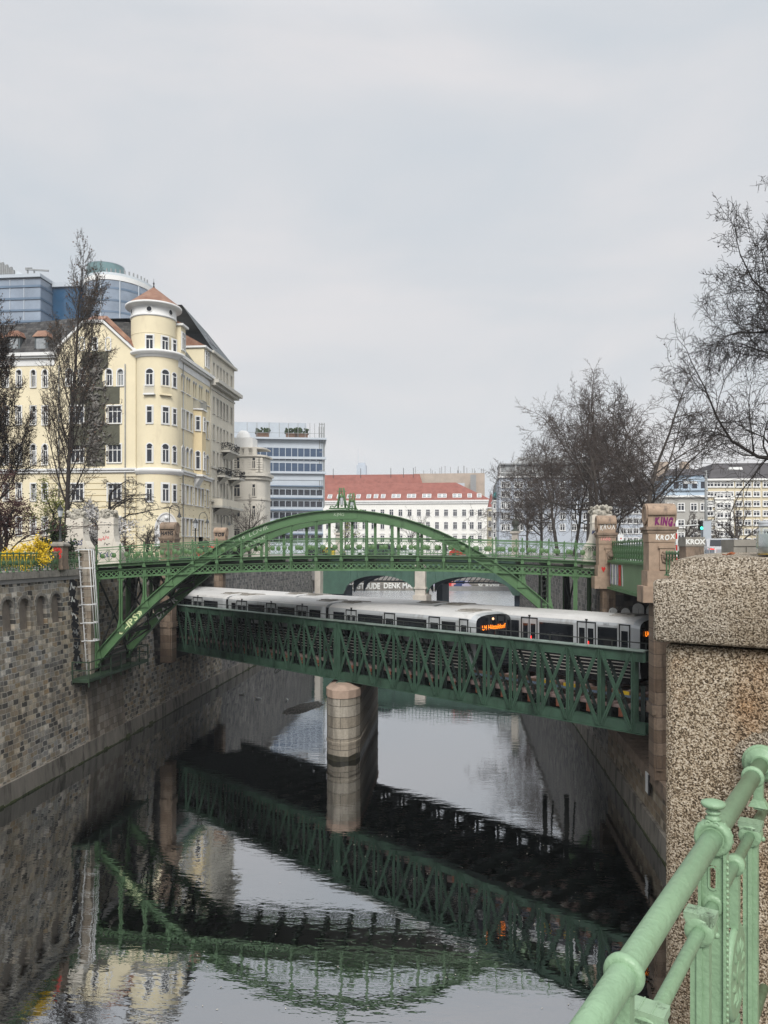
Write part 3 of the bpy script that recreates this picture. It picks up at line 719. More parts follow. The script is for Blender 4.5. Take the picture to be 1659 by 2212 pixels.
def edge(yy, sg):
    mb = MB(); N = 2*NB
    for i in range(-NB, NB):
        x0, x1 = i*P0, (i+1)*P0
        z0, z1 = zd(x0), zd(x1)
        mb.bar((x0,yy,z0-.09),(x1,yy,z1-.09), .10, .16); mb.bar((x0,yy+sg*.07,z0),(x1,yy+sg*.07,z1), .26, .03)
    mb.build('edge_beam', M['arch_green'], FB)
    mb = MB()
    for i in range(-NB, NB):
        x0, x1 = i*P0, (i+1)*P0
        for dz, hh in ((-.42, .07), (-.80, .10)): mb.bar((x0,yy,zd(x0)+dz),(x1,yy,zd(x1)+dz), .07, hh)
        mb.bar((x0,yy,zd(x0)-.38),(x1,yy,zd(x1)-.38), .2, .025); mb.bar((x0,yy,zd(x0)-.855),(x1,yy,zd(x1)-.855), .2, .025)
        m = 4
        for k in range(m):
            xa, xb = x0+.1+(P0-.2)*k/m, x0+.1+(P0-.2)*(k+1)/m
            mb.bar((xa,yy,zd(xa)-.75),(xb,yy,zd(xb)-.45), .055, .03, (0,1,0)); mb.bar((xa,yy+.005,zd(xa)-.45),(xb,yy+.005,zd(xb)-.75), .055, .03, (0,1,0))
        mb.box(x0-.1, x0+.1, yy-.03, yy+.03, zd(x0)-.8, zd(x0)-.42)
    mb.build('lattice_girder', M['arch_green'], FB)
edge(-.12, -1); edge(WID+.12, 1)
mb = MB()
for i in range(-NB, NB): mb.bar((i*P0,WID/2,zd(i*P0)-.06),((i+1)*P0,WID/2,zd((i+1)*P0)-.06), WID-.2, .1)
mb.build('deck', M['pavement'], FB)
for i in range(-NB, NB+1):
    x = i*P0; mb = MB(); z = zd(x)-.3
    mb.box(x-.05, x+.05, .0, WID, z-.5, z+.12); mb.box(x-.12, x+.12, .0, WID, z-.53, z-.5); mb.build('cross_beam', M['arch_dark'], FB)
for yy in (0, WID):
    sg = -1 if yy == 0 else 1
    for i in range(-NB, NB+1):
        x = i*P0; a = za(x); d = zd(x); mb = MB(); y0 = yy+sg*.12
        if a > d+.2:
            mb.box(x-.085, x+.085, y0-.03, y0+.03, d-.85, a-.25); mb.box(x-.02, x+.02, y0-.1, y0+.1, d-.85, a-.25)
            nm = 'hanger'
        elif a < d-1.0:
            mb.box(x-.11, x+.11, y0-.03, y0+.03, a+.25, d-.85); mb.box(x-.02, x+.02, y0-.13, y0+.13, a+.25, d-.85)
            mb.taper(x-.28, x+.28, y0-.035, y0+.035, a+.0, a+.75, .17, 0)
            mb.box(x-.2, x+.2, y0-.035, y0+.035, d-1.0, d-.85)
            nm = 'spandrel_post'
        else: continue
        mb.build(nm, M['arch_green'], FB)
# dark bracing between the two ribs and between the posts
for i in range(-NB, NB):
    mb = MB(); x0, x1 = i*P0, (i+1)*P0; h = -.25
    if abs(i+.5)*P0 > 6.2:
        mb.bar((x0,.1,za(x0)+h),(x1,WID-.1,za(x1)+h), .08, .08); mb.bar((x0,WID-.1,za(x0)+h),(x1,.1,za(x1)+h), .08, .08)
        mb.bar((x0,.1,za(x0)-.1),(x0,WID-.1,za(x0)-.1), .14, .22); mb.build('wind_brace', M['brace'], FB)
for i in (-10,-9,-8,8,9):
    x = i*P0; mb = MB(); mb.bar((x,.12,max(5.6,za(x)+.3)),(x,WID-.12,zd(x)-.9), .08,.08); mb.bar((x,WID-.12,max(5.6,za(x)+.3)),(x,.12,zd(x)-.9), .08,.08); mb.build('sway_brace', M['brace'], FB)
for i in (-10,-9,-8):
    x0, x1 = i*P0, (i+1)*P0; m = (x0+x1)/2; zt = zd(m)-.9; yy = WID-.14; mb = MB()
    mb.bar((x0,yy,max(5.6,min(za(x0),10)+.3)),(m,yy,zt), .07, .08); mb.bar((x1,yy,max(5.6,min(za(x1),10)+.3)),(m,yy,zt), .07, .08); mb.build('sway_brace', M['brace'], FB)
for sg in (-1, 1):
    for yy in (0, WID):
        x = sg*(HX-.12); mb = MB(); mb.box(x-.09, x+.09, yy-.16, yy+.02, 5.0, zd(x)-.85); mb.box(x-.03,x+.03,yy-.25,yy+.1,5.0,zd(x)-.85); mb.build('end_post', M['arch_green'], FB)

for k, x in enumerate((11.9, 13.2)):
    mb = MB(); mb.box(x-.14, x+.14, 4.05, 4.3, 3, 10.7); mb.bar((x+.5,4.2,3.4),(x+.1,4.2,10.6), .1,.1); mb.build('trestle_post', M['brace'], FB)
mb = MB(); mb.box(11.2,11.28,-.2,-.12,6.5,11); mb.box(11.55,11.63,-.2,-.12,6.5,11)
for k in range(15): mb.box(11.28,11.55,-.18,-.14,6.6+k*.28,6.64+k*.28)
mb.build('access_ladder', M['brace'], FB)
# railings
ros = None; pst = None
for yy, sg in ((-.2, -1), (WID+.2, 1)):
    mb = MB()
    for i in range(-NB, NB):
        x0, x1 = i*P0, (i+1)*P0; f = lambda x, z: (x, yy, zd(x)+z)
        for z, t in ((.98,.055),(.84,.03),(.14,.035)): mb.bar(f(x0,z), f(x1,z), t, t)
        mb.bar(f((x0+x1)/2,.14), f((x0+x1)/2,.84), .022, .022)
        for h in range(2):
            xa, xb = x0+.06+h*(P0/2-.03), x0+P0/2-.03+h*(P0/2-.03); xm = (xa+xb)/2
            mb.bar(f(xa,.14), f(xb,.84), .022, .022); mb.bar(f(xa,.84), f(xb,.14), .022, .022)
            mb.bar(f(xa+.04,.14), f(xa+.04,.84), .018, .018)
            if ros is None:
                q = MB(); q.lathe([(.135,-.02),(.15,0),(.135,.025),(.1,.018),(.09,.026),(.05,.022),(.03,.034),(.001,.036)], 14, (0,0,0), (0,-1,0)); q.lathe([(.135,.02),(.001,.03)], 14, (0,0,0), (0,1,0))
                ros = q.build('rosette', M['rosette'], FB); ros.location = (xm, yy, zd(xm)+.49)
            else: inst(ros, FB, (xm, yy, zd(xm)+.49))
    mb.build('railing', M['arch_green'], FB)
    for i in range(-NB, NB+1):
        x = i*P0
        if pst is None:
            q = MB(); q.box(-.035,.035,-.035,.035,-.12,1.02); q.box(-.06,.06,-.05,.05,.06,.2); q.box(-.055,.055,-.05,.05,.9,1.03); q.lathe([(.02,1.03),(.05,1.07),(.045,1.12),(.02,1.15),(.001,1.19)], 8)
            q.taper(-.1,.1,-.05,.06,-.3,.0,.05,.0)
            pst = q.build('railing_post', M['arch_green'], FB); pst.location = (x, yy, zd(x))
        else: inst(pst, FB, (x, yy, zd(x)))
# lantern frames on the crown
for yy, lab in ((0, None), (WID, None)):
    zt = 14.33; mb = MB()
    for sg in (-1, 1):
        mb.tube([(sg*.62,yy,zt+.06),(sg*.66,yy,zt+.14),(sg*.56,yy,zt+.16),(sg*.42,yy,zt+.10),(sg*.28,yy,zt+.22),(sg*.2,yy,zt+.45),(sg*.15,yy,zt+.8),(sg*.12,yy,zt+1.2)], [.03,.035,.035,.04,.045,.05,.05,.04], 6)
        for y2 in (-.16, .16): mb.tube([(sg*.22,yy+y2,zt),(sg*.16,yy+y2*.8,zt+.6),(sg*.1,yy+y2*.5,zt+1.2)], [.04,.035,.03], 5)
    mb.box(-.7,.7,yy-.2,yy+.2,zt-.02,zt+.05); mb.bar((-.27,yy,zt+1.0),(.27,yy,zt+1.0), .03,.03)
    mb.tube([(0,yy,zt+1.2),(0,yy,zt+.85)], .03, 5)
    fr = mb.build('lantern_frame', M['arch_green'] if yy == 0 else M['rosette'], FB)
    q = MB(); q.lathe([(.03,.9),(.06,.86),(.05,.8),(.13,.72),(.15,.66),(.1,.64)], 10, (0,yy,zt)); q.lathe([(.05,.12),(.09,.16),(.03,.2)], 10, (0,yy,zt)); q.build('lantern_hood', M['rosette'], fr)
    q = MB(); q.lathe([(.06,.2),(.1,.45),(.11,.64)], 10, (0,yy,zt)); q.build('lantern_glass', M['lamp_glass'], fr)
# spray letters on the near rib
_rr = random.Random(5)
def rib_text(s, x, size, mat, yy=-.075, bold=.006, dz=0.0, w=1.0):
    t = hand_letters(s, w, size, _rr, bold); a = math.atan2(-2*8.6*x/HX**2, 1); c, n = math.cos(a), math.sin(a)
    t.moved(lambda p: Vector((x+p.x*c-p.z*n, yy-.012+p.y, za(x)+dz+p.x*n+p.z*c))); t.build('graffiti', mat, FB)
rib_text('KING', -.15, .24, M['graf_pale'], w=.6, bold=0)
rib_text('11 L6 LOVIR', -5.35, .28, M['graf_pale'], w=2.3, bold=0)
rib_text('\u00abLIPS\u00bb', -12.55, .42, M['graf_cream'], bold=.012, w=1.9)
rib_text('DAOR', -12.0, .42, M['graf_white'], WID-.08, .012, w=1.8)
rib_text('KLENS', -6.1, .26, M['graf_pale'], WID-.08, w=1.5, bold=0)

# springing platform with a plain rail, ladder in a cage
pf = rthing('service_platform', 'small green railed platform at the foot of the arch on the left wall', 'platform', 0, 0, 0)
sp0 = -21.62
tA = onS(190, 1455, -20.7)[0]; tB = 49.3
mb = MB(); mb.box(sp0-.1, -20.62, tA, tB, 4.66, 4.74); mb.bar((-20.64,tA,4.64),(-20.64,tB,4.64), .08, .16); mb.bar((sp0,tA,4.6),(-20.62,tA,4.6), .08, .12); mb.build('floor', M['arch_dark'], pf)
mb = MB()
for k in range(7):
    t = tA+(tB-tA)*k/6; mb.bar((-20.64,t,4.3),(-20.64,t,5.7), .06,.06)
for z in (5.22, 5.68): mb.bar((-20.64,tA,z),(-20.64,tB,z), .05,.05); mb.bar((sp0,tA,z),(-20.64,tA,z), .05,.05); mb.bar((sp0,tB,z),(-20.64,tB,z), .05,.05)
mb.bar((sp0,tA,4.3),(sp0,tA,5.7), .06,.06); mb.build('rail', M['arch_dark'], pf)
mb = MB(); mb.box(sp0, -21.2, 44.2, 47.2, 4.74, 5.9); mb.add([(sp0,44.2,5.9),(-21.1,44.2,5.6),(-21.1,47.2,5.6),(sp0,47.2,5.9)],[(0,1,2,3)]); mb.build('bearing_block', M['masonry_cross'], pf)
ld = rthing('caged_ladder', 'white caged ladder running down the left quay wall', 'ladder', -21.8, 42.55, 4.9)
def lx(z): return sL(z)+.16+21.8
mb = MB()
for y in (-.0, .42): mb.tube([(lx(z), y, z-4.9) for z in (4.3,7,9,12)], .035, 6)
mb.build('side_rail', M['pipe_white'], ld)
mb = MB()
for k in range(25): z = 4.4+k*.3; mb.tube([(lx(z),0,z-4.9),(lx(z),.42,z-4.9)], .018, 5)
mb.build('rungs', M['pipe_white'], ld)
for z in (12.0, 10.93, 9.88, 8.83, 7.78, 6.75):
    mb = MB(); pts = [(lx(z), -.12, z-4.9)]+[(lx(z)+.38+.4*math.sin(a), .21-.4*math.cos(a), z-4.9) for a in [math.pi*j/8 for j in range(9)]]+[(lx(z), .54, z-4.9)]
    for a, b in zip(pts, pts[1:]): mb.bar(a, b, .02, .07)
    mb.bar((lx(z)-.16,-.06,z-4.95),(lx(z),-.06,z-4.95),.06,.06)
    mb.build('cage_hoop', M['pipe_white'], ld)
for a in (0.25, .38, .5, .62, .75):
    A2 = math.pi*a; mb = MB(); mb.tube([(lx(z)+.38+.4*math.sin(A2), .21-.4*math.cos(A2), z-4.9) for z in (6.75, 9, 12)], .02, 5); mb.build('cage_bar', M['pipe_white'], ld)

# ------------------------------------------------------------------ truss railway bridge
TO = Vector((-16.15, 59.4, 0)); TA = math.atan2(-.711, .7032)
TX = Vector((math.cos(TA), math.sin(TA), 0)); TY = Vector((-math.sin(TA), math.cos(TA), 0))
def tb(px, y):                    # photo column on the long plane at offset y -> local x
    k = K(px); ox, oy = TO.x+TY.x*y, TO.y+TY.y*y
    return (k*oy-ox)/(TX.x-k*TX.y)
def wp(x, y, z=0): return TO+TX*x+TY*y+Vector((0,0,z))
TB = thing('truss_bridge', 'dark green riveted railway truss bridge crossing the river at a slant', 'bridge', TO, TA)
ZT, ZB = 7.76, 4.29; PN = 1.567; X0 = 19.19-12*PN; WB = 7.0; NP = 25
XL, XR = -1.2, 38.55
def plate_chord(mb, y, z0, z1, n):
    mb.box(XL, XR, y-.16, y-.13, z0, z1); mb.box(XL, XR, y+.13, y+.16, z0, z1)
for y, mt in ((0, 'truss'), (WB, 'truss_shade')):
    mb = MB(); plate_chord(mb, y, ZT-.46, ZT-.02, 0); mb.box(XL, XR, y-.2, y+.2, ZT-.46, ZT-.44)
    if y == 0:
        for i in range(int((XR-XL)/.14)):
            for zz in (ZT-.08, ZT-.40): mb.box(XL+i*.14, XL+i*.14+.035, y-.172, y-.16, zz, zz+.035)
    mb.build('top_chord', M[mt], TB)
    mb = MB(); mb.box(XL, XR, y-.27, y+.27, ZT-.02, ZT+.03); mb.build('cover_plate', M['truss_top'] if y == 0 else M['truss_shade'], TB)
    mb = MB(); plate_chord(mb, y, ZB+.03, ZB+.46, 0); mb.box(XL, XR, y-.27, y+.27, ZB, ZB+.03)
    if y == 0:
        for i in range(int((XR-XL)/.14)):
            for zz in (ZB+.06, ZB+.38): mb.box(XL+i*.14, XL+i*.14+.035, y-.172, y-.16, zz, zz+.035)
    mb.build('bottom_chord', M[mt], TB)
    rg = random.Random(2)
    for k in range(NP+1):
        x = X0+k*PN
        if x > XR-.1: continue
        mb = MB()
        mb.box(x-.09, x+.09, y-.185, y-.16, ZB+.03, ZT-.03); mb.box(x-.015, x+.015, y-.25, y-.185, ZB+.1, ZT-.05)
        mb.box(x-.09, x+.09, y+.16, y+.185, ZB+.03, ZT-.03)
        if k == 12: mb.box(x-.3, x+.3, y-.2, y-.185, ZB+.03, ZT-.03)
        mb.build('vertical', M[mt], TB)
        if k < NP and x+PN < XR+.5:
            x2 = x+PN
            mb = MB(); mb.bar((x+.08,y-.2,ZT-.12),(x2-.08,y-.2,ZB+.12), .19, .03, (0,1,0)); mb.bar((x+.08,y-.23,ZT-.12),(x2-.08,y-.23,ZB+.12), .03, .06, (0,1,0))
            d = Vector((x2-x-.16, 0, ZB-ZT+.24)); L = d.length; d /= L
            if y == 0:
                for j in range(int(L/.13)):
                    p = Vector((x+.08, y-.22, ZT-.12))+d*(j*.13+.05)
                    for o in (-.06, .06): mb.box(p.x+o-.015-.0, p.x+o+.015, p.y-.01, p.y+.01, p.z-.015, p.z+.015)
            mb.build('diagonal', M[mt], TB)
            mb = MB()
            if k < 9: mb.bar((x+.1,y+.17,ZB+.12),(x2-.1,y+.17,ZT-.12), .16, .03, (0,1,0))
            else: mb.bar((x+.1,y-.17,ZB+.12),(x2-.1,y-.17,ZT-.12), .16, .03, (0,1,0)); mb.bar((x+.1,y-.19,ZB+.12),(x2-.1,y-.19,ZT-.12), .03, .05, (0,1,0))
            mb.build('counter_diagonal', M[mt], TB)
            mb = MB()
            mb.bar((x+.08,y+.2,ZT-.12),(x2-.08,y+.2,ZB+.12), .14, .03, (0,1,0))
            z0 = ZB+.5                               # lacing
            for j in range(5):
                u = (j+.5)/5.5; p = Vector((x+.08+(PN-.16)*u, y-.1, ZT-.12+(ZB-ZT+.24)*u)); mb.bar(p, p+Vector((.12,.25,.12)), .03, .05)
            mb.build('lacing', M['truss_shade'], TB)
# floor: cross girders, stringers, sleepers, rails, handrail
ZR = 5.40
mb = MB(); 
for k in range(NP+1):
    x = X0+k*PN
    if x < XR: mb.box(x-.1, x+.1, .2, WB-.2, ZB+.1, ZB+.62); mb.box(x+.14, x+.34, .24, .27, ZB+.45, ZT-1.5)
mb.build('cross_girders', M['truss_shade'], TB)
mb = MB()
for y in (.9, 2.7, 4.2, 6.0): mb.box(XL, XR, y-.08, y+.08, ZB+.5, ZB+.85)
mb.build('stringers', M['truss_shade'], TB)
mb = MB(); mb.mi = 0
for k in range(NP*2):
    x = X0+k*PN/2+.3
    if x < XR:
        mb.mi = 0; mb.box(x-.11, x+.11, .42, WB-.4, ZB+.85, ZB+1.05)
mb.build('sleepers', [M['sleeper']], TB)
for k in range(NP):
    x = X0+k*PN+.75
    if x < XR:
        mb = MB(); mb.box(x-.09, x+.09, .28, .36, ZB+.5, ZB+.86); mb.build('sleeper_end', M['sleeper_end'], TB)
mb = MB(); mb.box(XL, XR, .36, .6, ZB+.86, ZB+.98); mb.build('walkway', M['sleeper'], TB)
mb = MB()
for y in (1.25, 2.65, 4.4, 5.8): mb.box(XL, XR, y-.035, y+.035, ZB+1.05, ZB+1.17)
mb.build('track_rails', M['rail_steel'], TB)
mb = MB(); mb.box(XL, XR, .66, .8, ZB+1.42, ZB+1.54)
mb.mi = 1; mb.box(XL, XR, .62, .82, ZB+1.30, ZB+1.40)
mb.mi = 2
for px0, px1 in ((1167,1188), (1216,1246), (1338,1358)): mb.box(tb(px0, .6), tb(px1, .6), .64, .7, ZB+1.40, ZB+1.55)
mb.build('conductor_rail', [M['brown'], M['cable'], M['yellow']], TB)
mb = MB()
for z in (ZT+.30,): mb.tube([(XL,.2,z),(XR,.2,z)], .025, 6)
for k in range(26):
    x = X0+k*PN+.4
    if x < XR: mb.box(x-.02, x+.02, .18, .22, ZT, ZT+.32)
mb.build('handrail', M['brace'], TB)
mb = MB(); rg = random.Random(6); x = tb(602, 0); pts = [(x+math.cos(a)*.3*(1+.2*math.sin(3*a)), -.1, ZB-.15+.2*math.sin(a*1.3)) for a in [j*.5 for j in range(24)]]
mb.tube(pts, .02, 5); mb.build('loose_cable', M['brace'], TB)
# river pier under the truss
PR = rthing('bridge_pier', 'pale ashlar river pier with pointed nose carrying the truss bridge', 'pier', -6.74, 43.0, 0)
mb = MB(); hw = .97
prof = [(-hw, 1.2), (-hw*.82, .62), (-hw*.45, .15), (0, 0), (hw*.45, .15), (hw*.82, .62), (hw, 1.2), (hw, 11.0), (-hw, 11.0)]
mb.prism(prof, -1.0, 4.02, 'z'); mb.build('shaft', M['pier_stone'], PR)
mb = MB(); n = len(prof); vs = [(x*1.04, (y-5)*1.01+5, 3.55) for x, y in prof]+[(x*1.04, (y-5)*1.01+5, 4.0) for x, y in prof]
top = [(x*.35, .9+(y-1.2)*.86 if y > 1 else .9-.3*(1.2-y), 4.22) for x, y in prof]
mb.add(vs+top, [(i, (i+1) % n, (i+1) % n+n, i+n) for i in range(n)]+[(i+n, (i+1) % n+n, (i+1) % n+2*n, i+2*n) for i in range(n)]+[tuple(range(2*n, 3*n))])
mb.build('cap', M['pier_cap'], PR)
wm = MB(); wm.add([(x*1.012, (y-5)*1.002+5, -.3) for x, y in prof]+[(x*1.012, (y-5)*1.002+5, .30+.06*math.sin(9*x+y)) for x, y in prof], [(i, (i+1) % n, (i+1) % n+n, i+n) for i in range(n)]); wm.build('wet_band', M['wet'], PR)
wm = MB(); wm.add([(x*1.03, (y-5)*1.005+5, .9) for x, y in prof]+[(x*1.03, (y-5)*1.005+5, 1.05) for x, y in prof]+[(x*1.0, y, 1.09) for x, y in prof]+[(x*1.0, y, .86) for x, y in prof], [(i, (i+1) % n, (i+1) % n+n, i+n) for i in range(n)]+[(i+n, (i+1) % n+n, (i+1) % n+2*n, i+2*n) for i in range(n)]); wm.build('plinth_band', M['pier_stone'], PR)
for yy in (1.9, 8.6):
    mb = MB(); mb.taper(-.6,.6,yy-.5,yy+.5,4.1,4.36,.3,.3); mb.build('bearing', M['truss'], PR)

# ------------------------------------------------------------------ two trains
def train(name, label, yc, xfront, joints, doors, windows, xback, led=True, num=None):
    th = thing(name, label, 'train', TO+TX*xfront+TY*yc, TA)
    zr = 5.46; hw = 1.58; top = 8.76
    def bx(x): return x-xfront
    sec = [(hw-.12, zr+.35), (hw, zr+.75), (hw, zr+2.86), (hw-.04, zr+3.0), (hw-.15, zr+3.12), (hw-.4, zr+3.22), (.7, zr+3.28), (0, top)]
    full = [(-a, b) for a, b in sec]+[(a, b) for a, b in reversed(sec[:-1])]
    segs = []; xs = [xback]+joints+[xfront]
    for j, (a, b) in enumerate(zip(xs, xs[1:])):
        a2 = a+(.14 if j else 0); b2 = b-(.14 if b != xfront else .42)
        segs.append((a2, b2))
        mb = MB(); n = len(full); body = [(x, z) for x, z in full]
        P = []
        stations = [(a2, .93), (a2+.25, 1.0), (b2-.25, 1.0), (b2, .93 if b != xfront else .985)]
        for X, sc in stations: P.append([(bx(X), y*sc, zr+(z-zr)*(1 if sc == 1 else (.985))) for y, z in body])
        for (A_, B_) in zip(P, P[1:]):
            for i in range(n-1):
                hi = i >= 3 and i < n-4
                mb.mi = 1 if hi else 0
                mb.add([A_[i], A_[i+1], B_[i+1], B_[i]], [(0,1,2,3)], True)
        mb.mi = 0; mb.poly(P[0]); mb.poly(P[-1])
        mb.build('car_body', [M['train_body'], M['train_roof']], th)
        mb = MB()
        mb.box(bx(a2+.1), bx(b2-.1), -hw-.02, hw+.02, zr+.12, zr+1.5)  # dark panel paints the truss interior's shade over the lower sides
        mb.mi = 1
        for k in range(6): mb.box(bx(a2+.1), bx(b2-.1), -hw-.045, -hw-.02, zr+.42+k*.17, zr+.465+k*.17)
        mb.build('shaded_skirt', [M['train_dark'], M['train_low']], th)
        for e in (a2+.2, b2-.2-1.5):
            mb = MB(); mb.taper(bx(e), bx(e+1.5), -.95, .95, top-.22, top+.03, .15, .3); mb.box(bx(e+.1), bx(e+1.4), -.88, -.8, top-.2, top-.02)
            for q in range(3): mb.box(bx(e+.25+q*.4), bx(e+.5+q*.4), -.62, -.1, top+.0, top+.07)
            mb.build('roof_unit', M['train_unit'], th)
    for j in joints:
        mb = MB(); mb.box(bx(j-.15), bx(j+.15), -hw+.14, hw-.14, zr+.4, zr+2.95); mb.build('gangway', M['train_dark'], th)
    # front: black sloping screen framed by the silver edge
    mb = MB(); fr = [(y*.985, zr+(z-zr)*.985) for y, z in full]; x0, x1 = bx(xfront-.42), bx(xfront-.10)
    n = len(fr); outer = [(x0, y, z) for y, z in fr]; inner = [(x1, y*.95, zr+.1+(z-zr)*.945) for y, z in fr]
    for i in range(n-1): mb.quad(outer[i], outer[i+1], inner[i+1], inner[i])
    mb.build('front_frame', M['train_body'], th)
    mb = MB(); mb.poly(inner); mb.poly([(p[0]+.0+.06*(1-abs(p[1])/hw), p[1]*.97, zr+.15+(p[2]-zr)*.955) for p in inner]); scr = mb.build('windscreen', M['train_glass'], th)
    t = text_mb('U4 Hütteldorf', .35, .01, .002); t.moved(lambda p: Vector((x1+.07-p.y, p.x*.98-.1, zr+2.5+p.z))); t.build('destination_sign', M['led'], th)
    mb = MB(); mb.lathe([(.07,0),(.05,.04),(.001,.05)], 10, (x1+.03, -.12, zr+2.93), (1,0,0)); mb.build('head_lamp', M['lamp_warm'], th)
    
    yf = -hw-.012
    for i, (a, b) in enumerate(doors):
        xa, xb = bx(a), bx(b); mb = MB()
        z0, z1 = zr+1.5, zr+2.96
        mb.mi = 0; mb.box(xa, xa+.05, yf-.012, yf+.05, z0, z1); mb.box(xb-.05, xb, yf-.012, yf+.05, z0, z1); mb.box(xa+.05, xb-.05, yf-.012, yf+.05, z1-.05, z1)
        if b-a > .9: mb.box((xa+xb)/2-.02, (xa+xb)/2+.02, yf-.012, yf+.05, z0, z1+.08); mb.box((xa+xb)/2-.06, (xa+xb)/2+.06, yf-.012, yf+.05, z1+.08, z1+.13)
        d = mb.build('door', M['train_dark'], th)
        q = MB()
        if b-a > .9:
            m = (xa+xb)/2; q.box(xa+.13, m-.09, yf-.004, yf+.02, z0, z1-.32); q.box(m+.09, xb-.13, yf-.004, yf+.02, z0, z1-.32)
        else: q.box(xa+.12, xb-.12, yf-.004, yf+.02, z0, z1-.32)
        q.build('door_pane', M['train_glass'], d)
        if i >= len(doors)-3 and b-a > .9:
            q = MB(); q.box((xa+xb)/2+.11, (xa+xb)/2+.15, yf-.012, yf, z0+.28, z0+.5); q.build('door_lamp', M['red_lamp'], d)
    for a, b in windows:
        q = MB(); q.box(bx(a), bx(b), yf-.002, yf+.03, zr+1.85, zr+2.76); q.build('window', M['train_glass'], th)
    if num:
        t = text_mb(num, .16, .004); t.moved(lambda p: Vector((bx(num_x)+p.x, yf-.002+p.y, zr+2.9+p.z))); t.build('car_number', M['galv'], th)
    return th
yA, yB = 2.05, 5.3
fa = yA-1.59; fb = yB-1.59
XA = lambda px: tb(px, fa)
XBf = lambda px: tb(px, fb)
num_x = 0
xf = tb(1062, yA)+.25
ja = [XA(487), XA(703)]
da = []; wa = []
cars = [(XA(487), XA(703)), (XA(703), XA(1020))]
dp = [(374,394),(417,437) ,(511,533),(575,596),(641,664),(747,770),(830,853),(926,950)]
da = [(XA(a), XA(b)) for a, b in dp]+[(XA(992), XA(1011))]
wpx = [(396,414),(440,470),(500,509),(536,571),(600,636),(668,692),(720,744),(773,826),(857,921),(954,984)]
wa = [(XA(a), XA(b)) for a, b in wpx]
train('metro_train', 'silver metro train nearer the camera with an orange Hütteldorf sign on its black front', yA, xf, ja, da, wa, -14.0)
xfB = tb(1402, yB)+.38
db = [(XBf(a), XBf(b)) for a, b in ((1125.6,1161),(1246,1287))]+[(XBf(1337), XBf(1361))]
wb = [(XBf(a), XBf(b)) for a, b in ((1104,1121),(1165,1238),(1291,1333))]
num_x = XBf(1309)
jb = [tb(703, fb)+1.0, tb(487, fb)]
jb = [x for x in sorted(jb)]
train('metro_train', 'silver metro train on the far track whose cab is just entering the right portal', yB, xfB, [xfB-26.5, xfB-13.3], db, wb, -14.0, num='3853')
# ------------------------------------------------------------------ windows
def make_window(w, h, cols=2, arch=False, rec=.22, sur=.13, sill=True, glass='pane', fmat='white_trim', trans=.7, name='window'):
    """pane (the window) + frame sub-part; origin bottom centre on the wall face, facing -y"""
    p = MB(); y = rec
    hh = h-w/2 if arch else h
    outl = [(-w/2, 0), (w/2, 0)]+([(w/2*math.cos(math.pi*j/8), hh+w/2*math.sin(math.pi*j/8)) for j in range(9)] if arch else [(w/2, h), (-w/2, h)])
    p.poly([(x, y-.02, z) for x, z in outl])
    o = p.build(name, M[glass])
    f = MB(); b = .06
    f.box(-w/2, -w/2+b, y-.09, y-.03, 0, hh); f.box(w/2-b, w/2, y-.09, y-.03, 0, hh); f.box(-w/2+b, w/2-b, y-.09, y-.03, 0, b)
    if not arch: f.box(-w/2+b, w/2-b, y-.09, y-.03, h-b, h)
    zt = h*trans; f.box(-w/2+b, w/2-b, y-.085, y-.03, zt-.04, zt+.04)
    for c in range(1, cols):
        x = -w/2+w*c/cols; f.box(x-.04, x+.04, y-.088, y-.03, b, zt-.04)
        if cols > 2: f.box(x-.03, x+.03, y-.088, y-.03, zt+.04, h-b)
    if sur:
        s = sur
        f.box(-w/2-s, -w/2, -.05, .02, -.02, hh); f.box(w/2, w/2+s, -.05, .02, -.02, hh)
        if not arch: f.box(-w/2-s, w/2+s, -.05, .02, h, h+s)
    if arch:
        s = max(sur, .05)
        pts = [(math.cos(math.pi*j/10), math.sin(math.pi*j/10)) for j in range(11)]
        for a, c in zip(pts, pts[1:]):
            q = [(a[0]*(w/2), hh+a[1]*w/2), (c[0]*(w/2), hh+c[1]*w/2), (c[0]*(w/2+s), hh+c[1]*(w/2+s)), (a[0]*(w/2+s), hh+a[1]*(w/2+s))]
            f.prism(q, -.05, .02)
            # fill the corner of the square opening at wall level
            f.add([(a[0]*w/2, .0, hh+a[1]*w/2), (c[0]*w/2, .0, hh+c[1]*w/2), (c[0]*w/2, .0, h), (a[0]*w/2, .0, h)], [(0,1,2,3)])
            f.add([(a[0]*w/2, .0, hh+a[1]*w/2), (c[0]*w/2, .0, hh+c[1]*w/2), (c[0]*w/2, rec, hh+c[1]*w/2), (a[0]*w/2, rec, hh+a[1]*w/2)], [(0,1,2,3)])
    if sill: f.box(-w/2-.1, w/2+.1, -.12, .03, -.1, -.02)
    fo = f.build('frame', M[fmat], o)
    return o
_wc = {}
def win(parent, loc, rz=0.0, **kw):
    kw = {k: (round(v, 2) if isinstance(v, float) else v) for k, v in kw.items()}
    key = tuple(sorted(kw.items()))
    if key not in _wc:
        o = make_window(**kw); o.parent = parent; o.location = loc; o.rotation_euler = (0,0,rz); _wc[key] = o; return o
    return inst(_wc[key], parent, loc, rz)
HP = math.pi/2
RGW = random.Random(21)
def gl(): return 'curtain' if RGW.random() < .2 else 'pane'

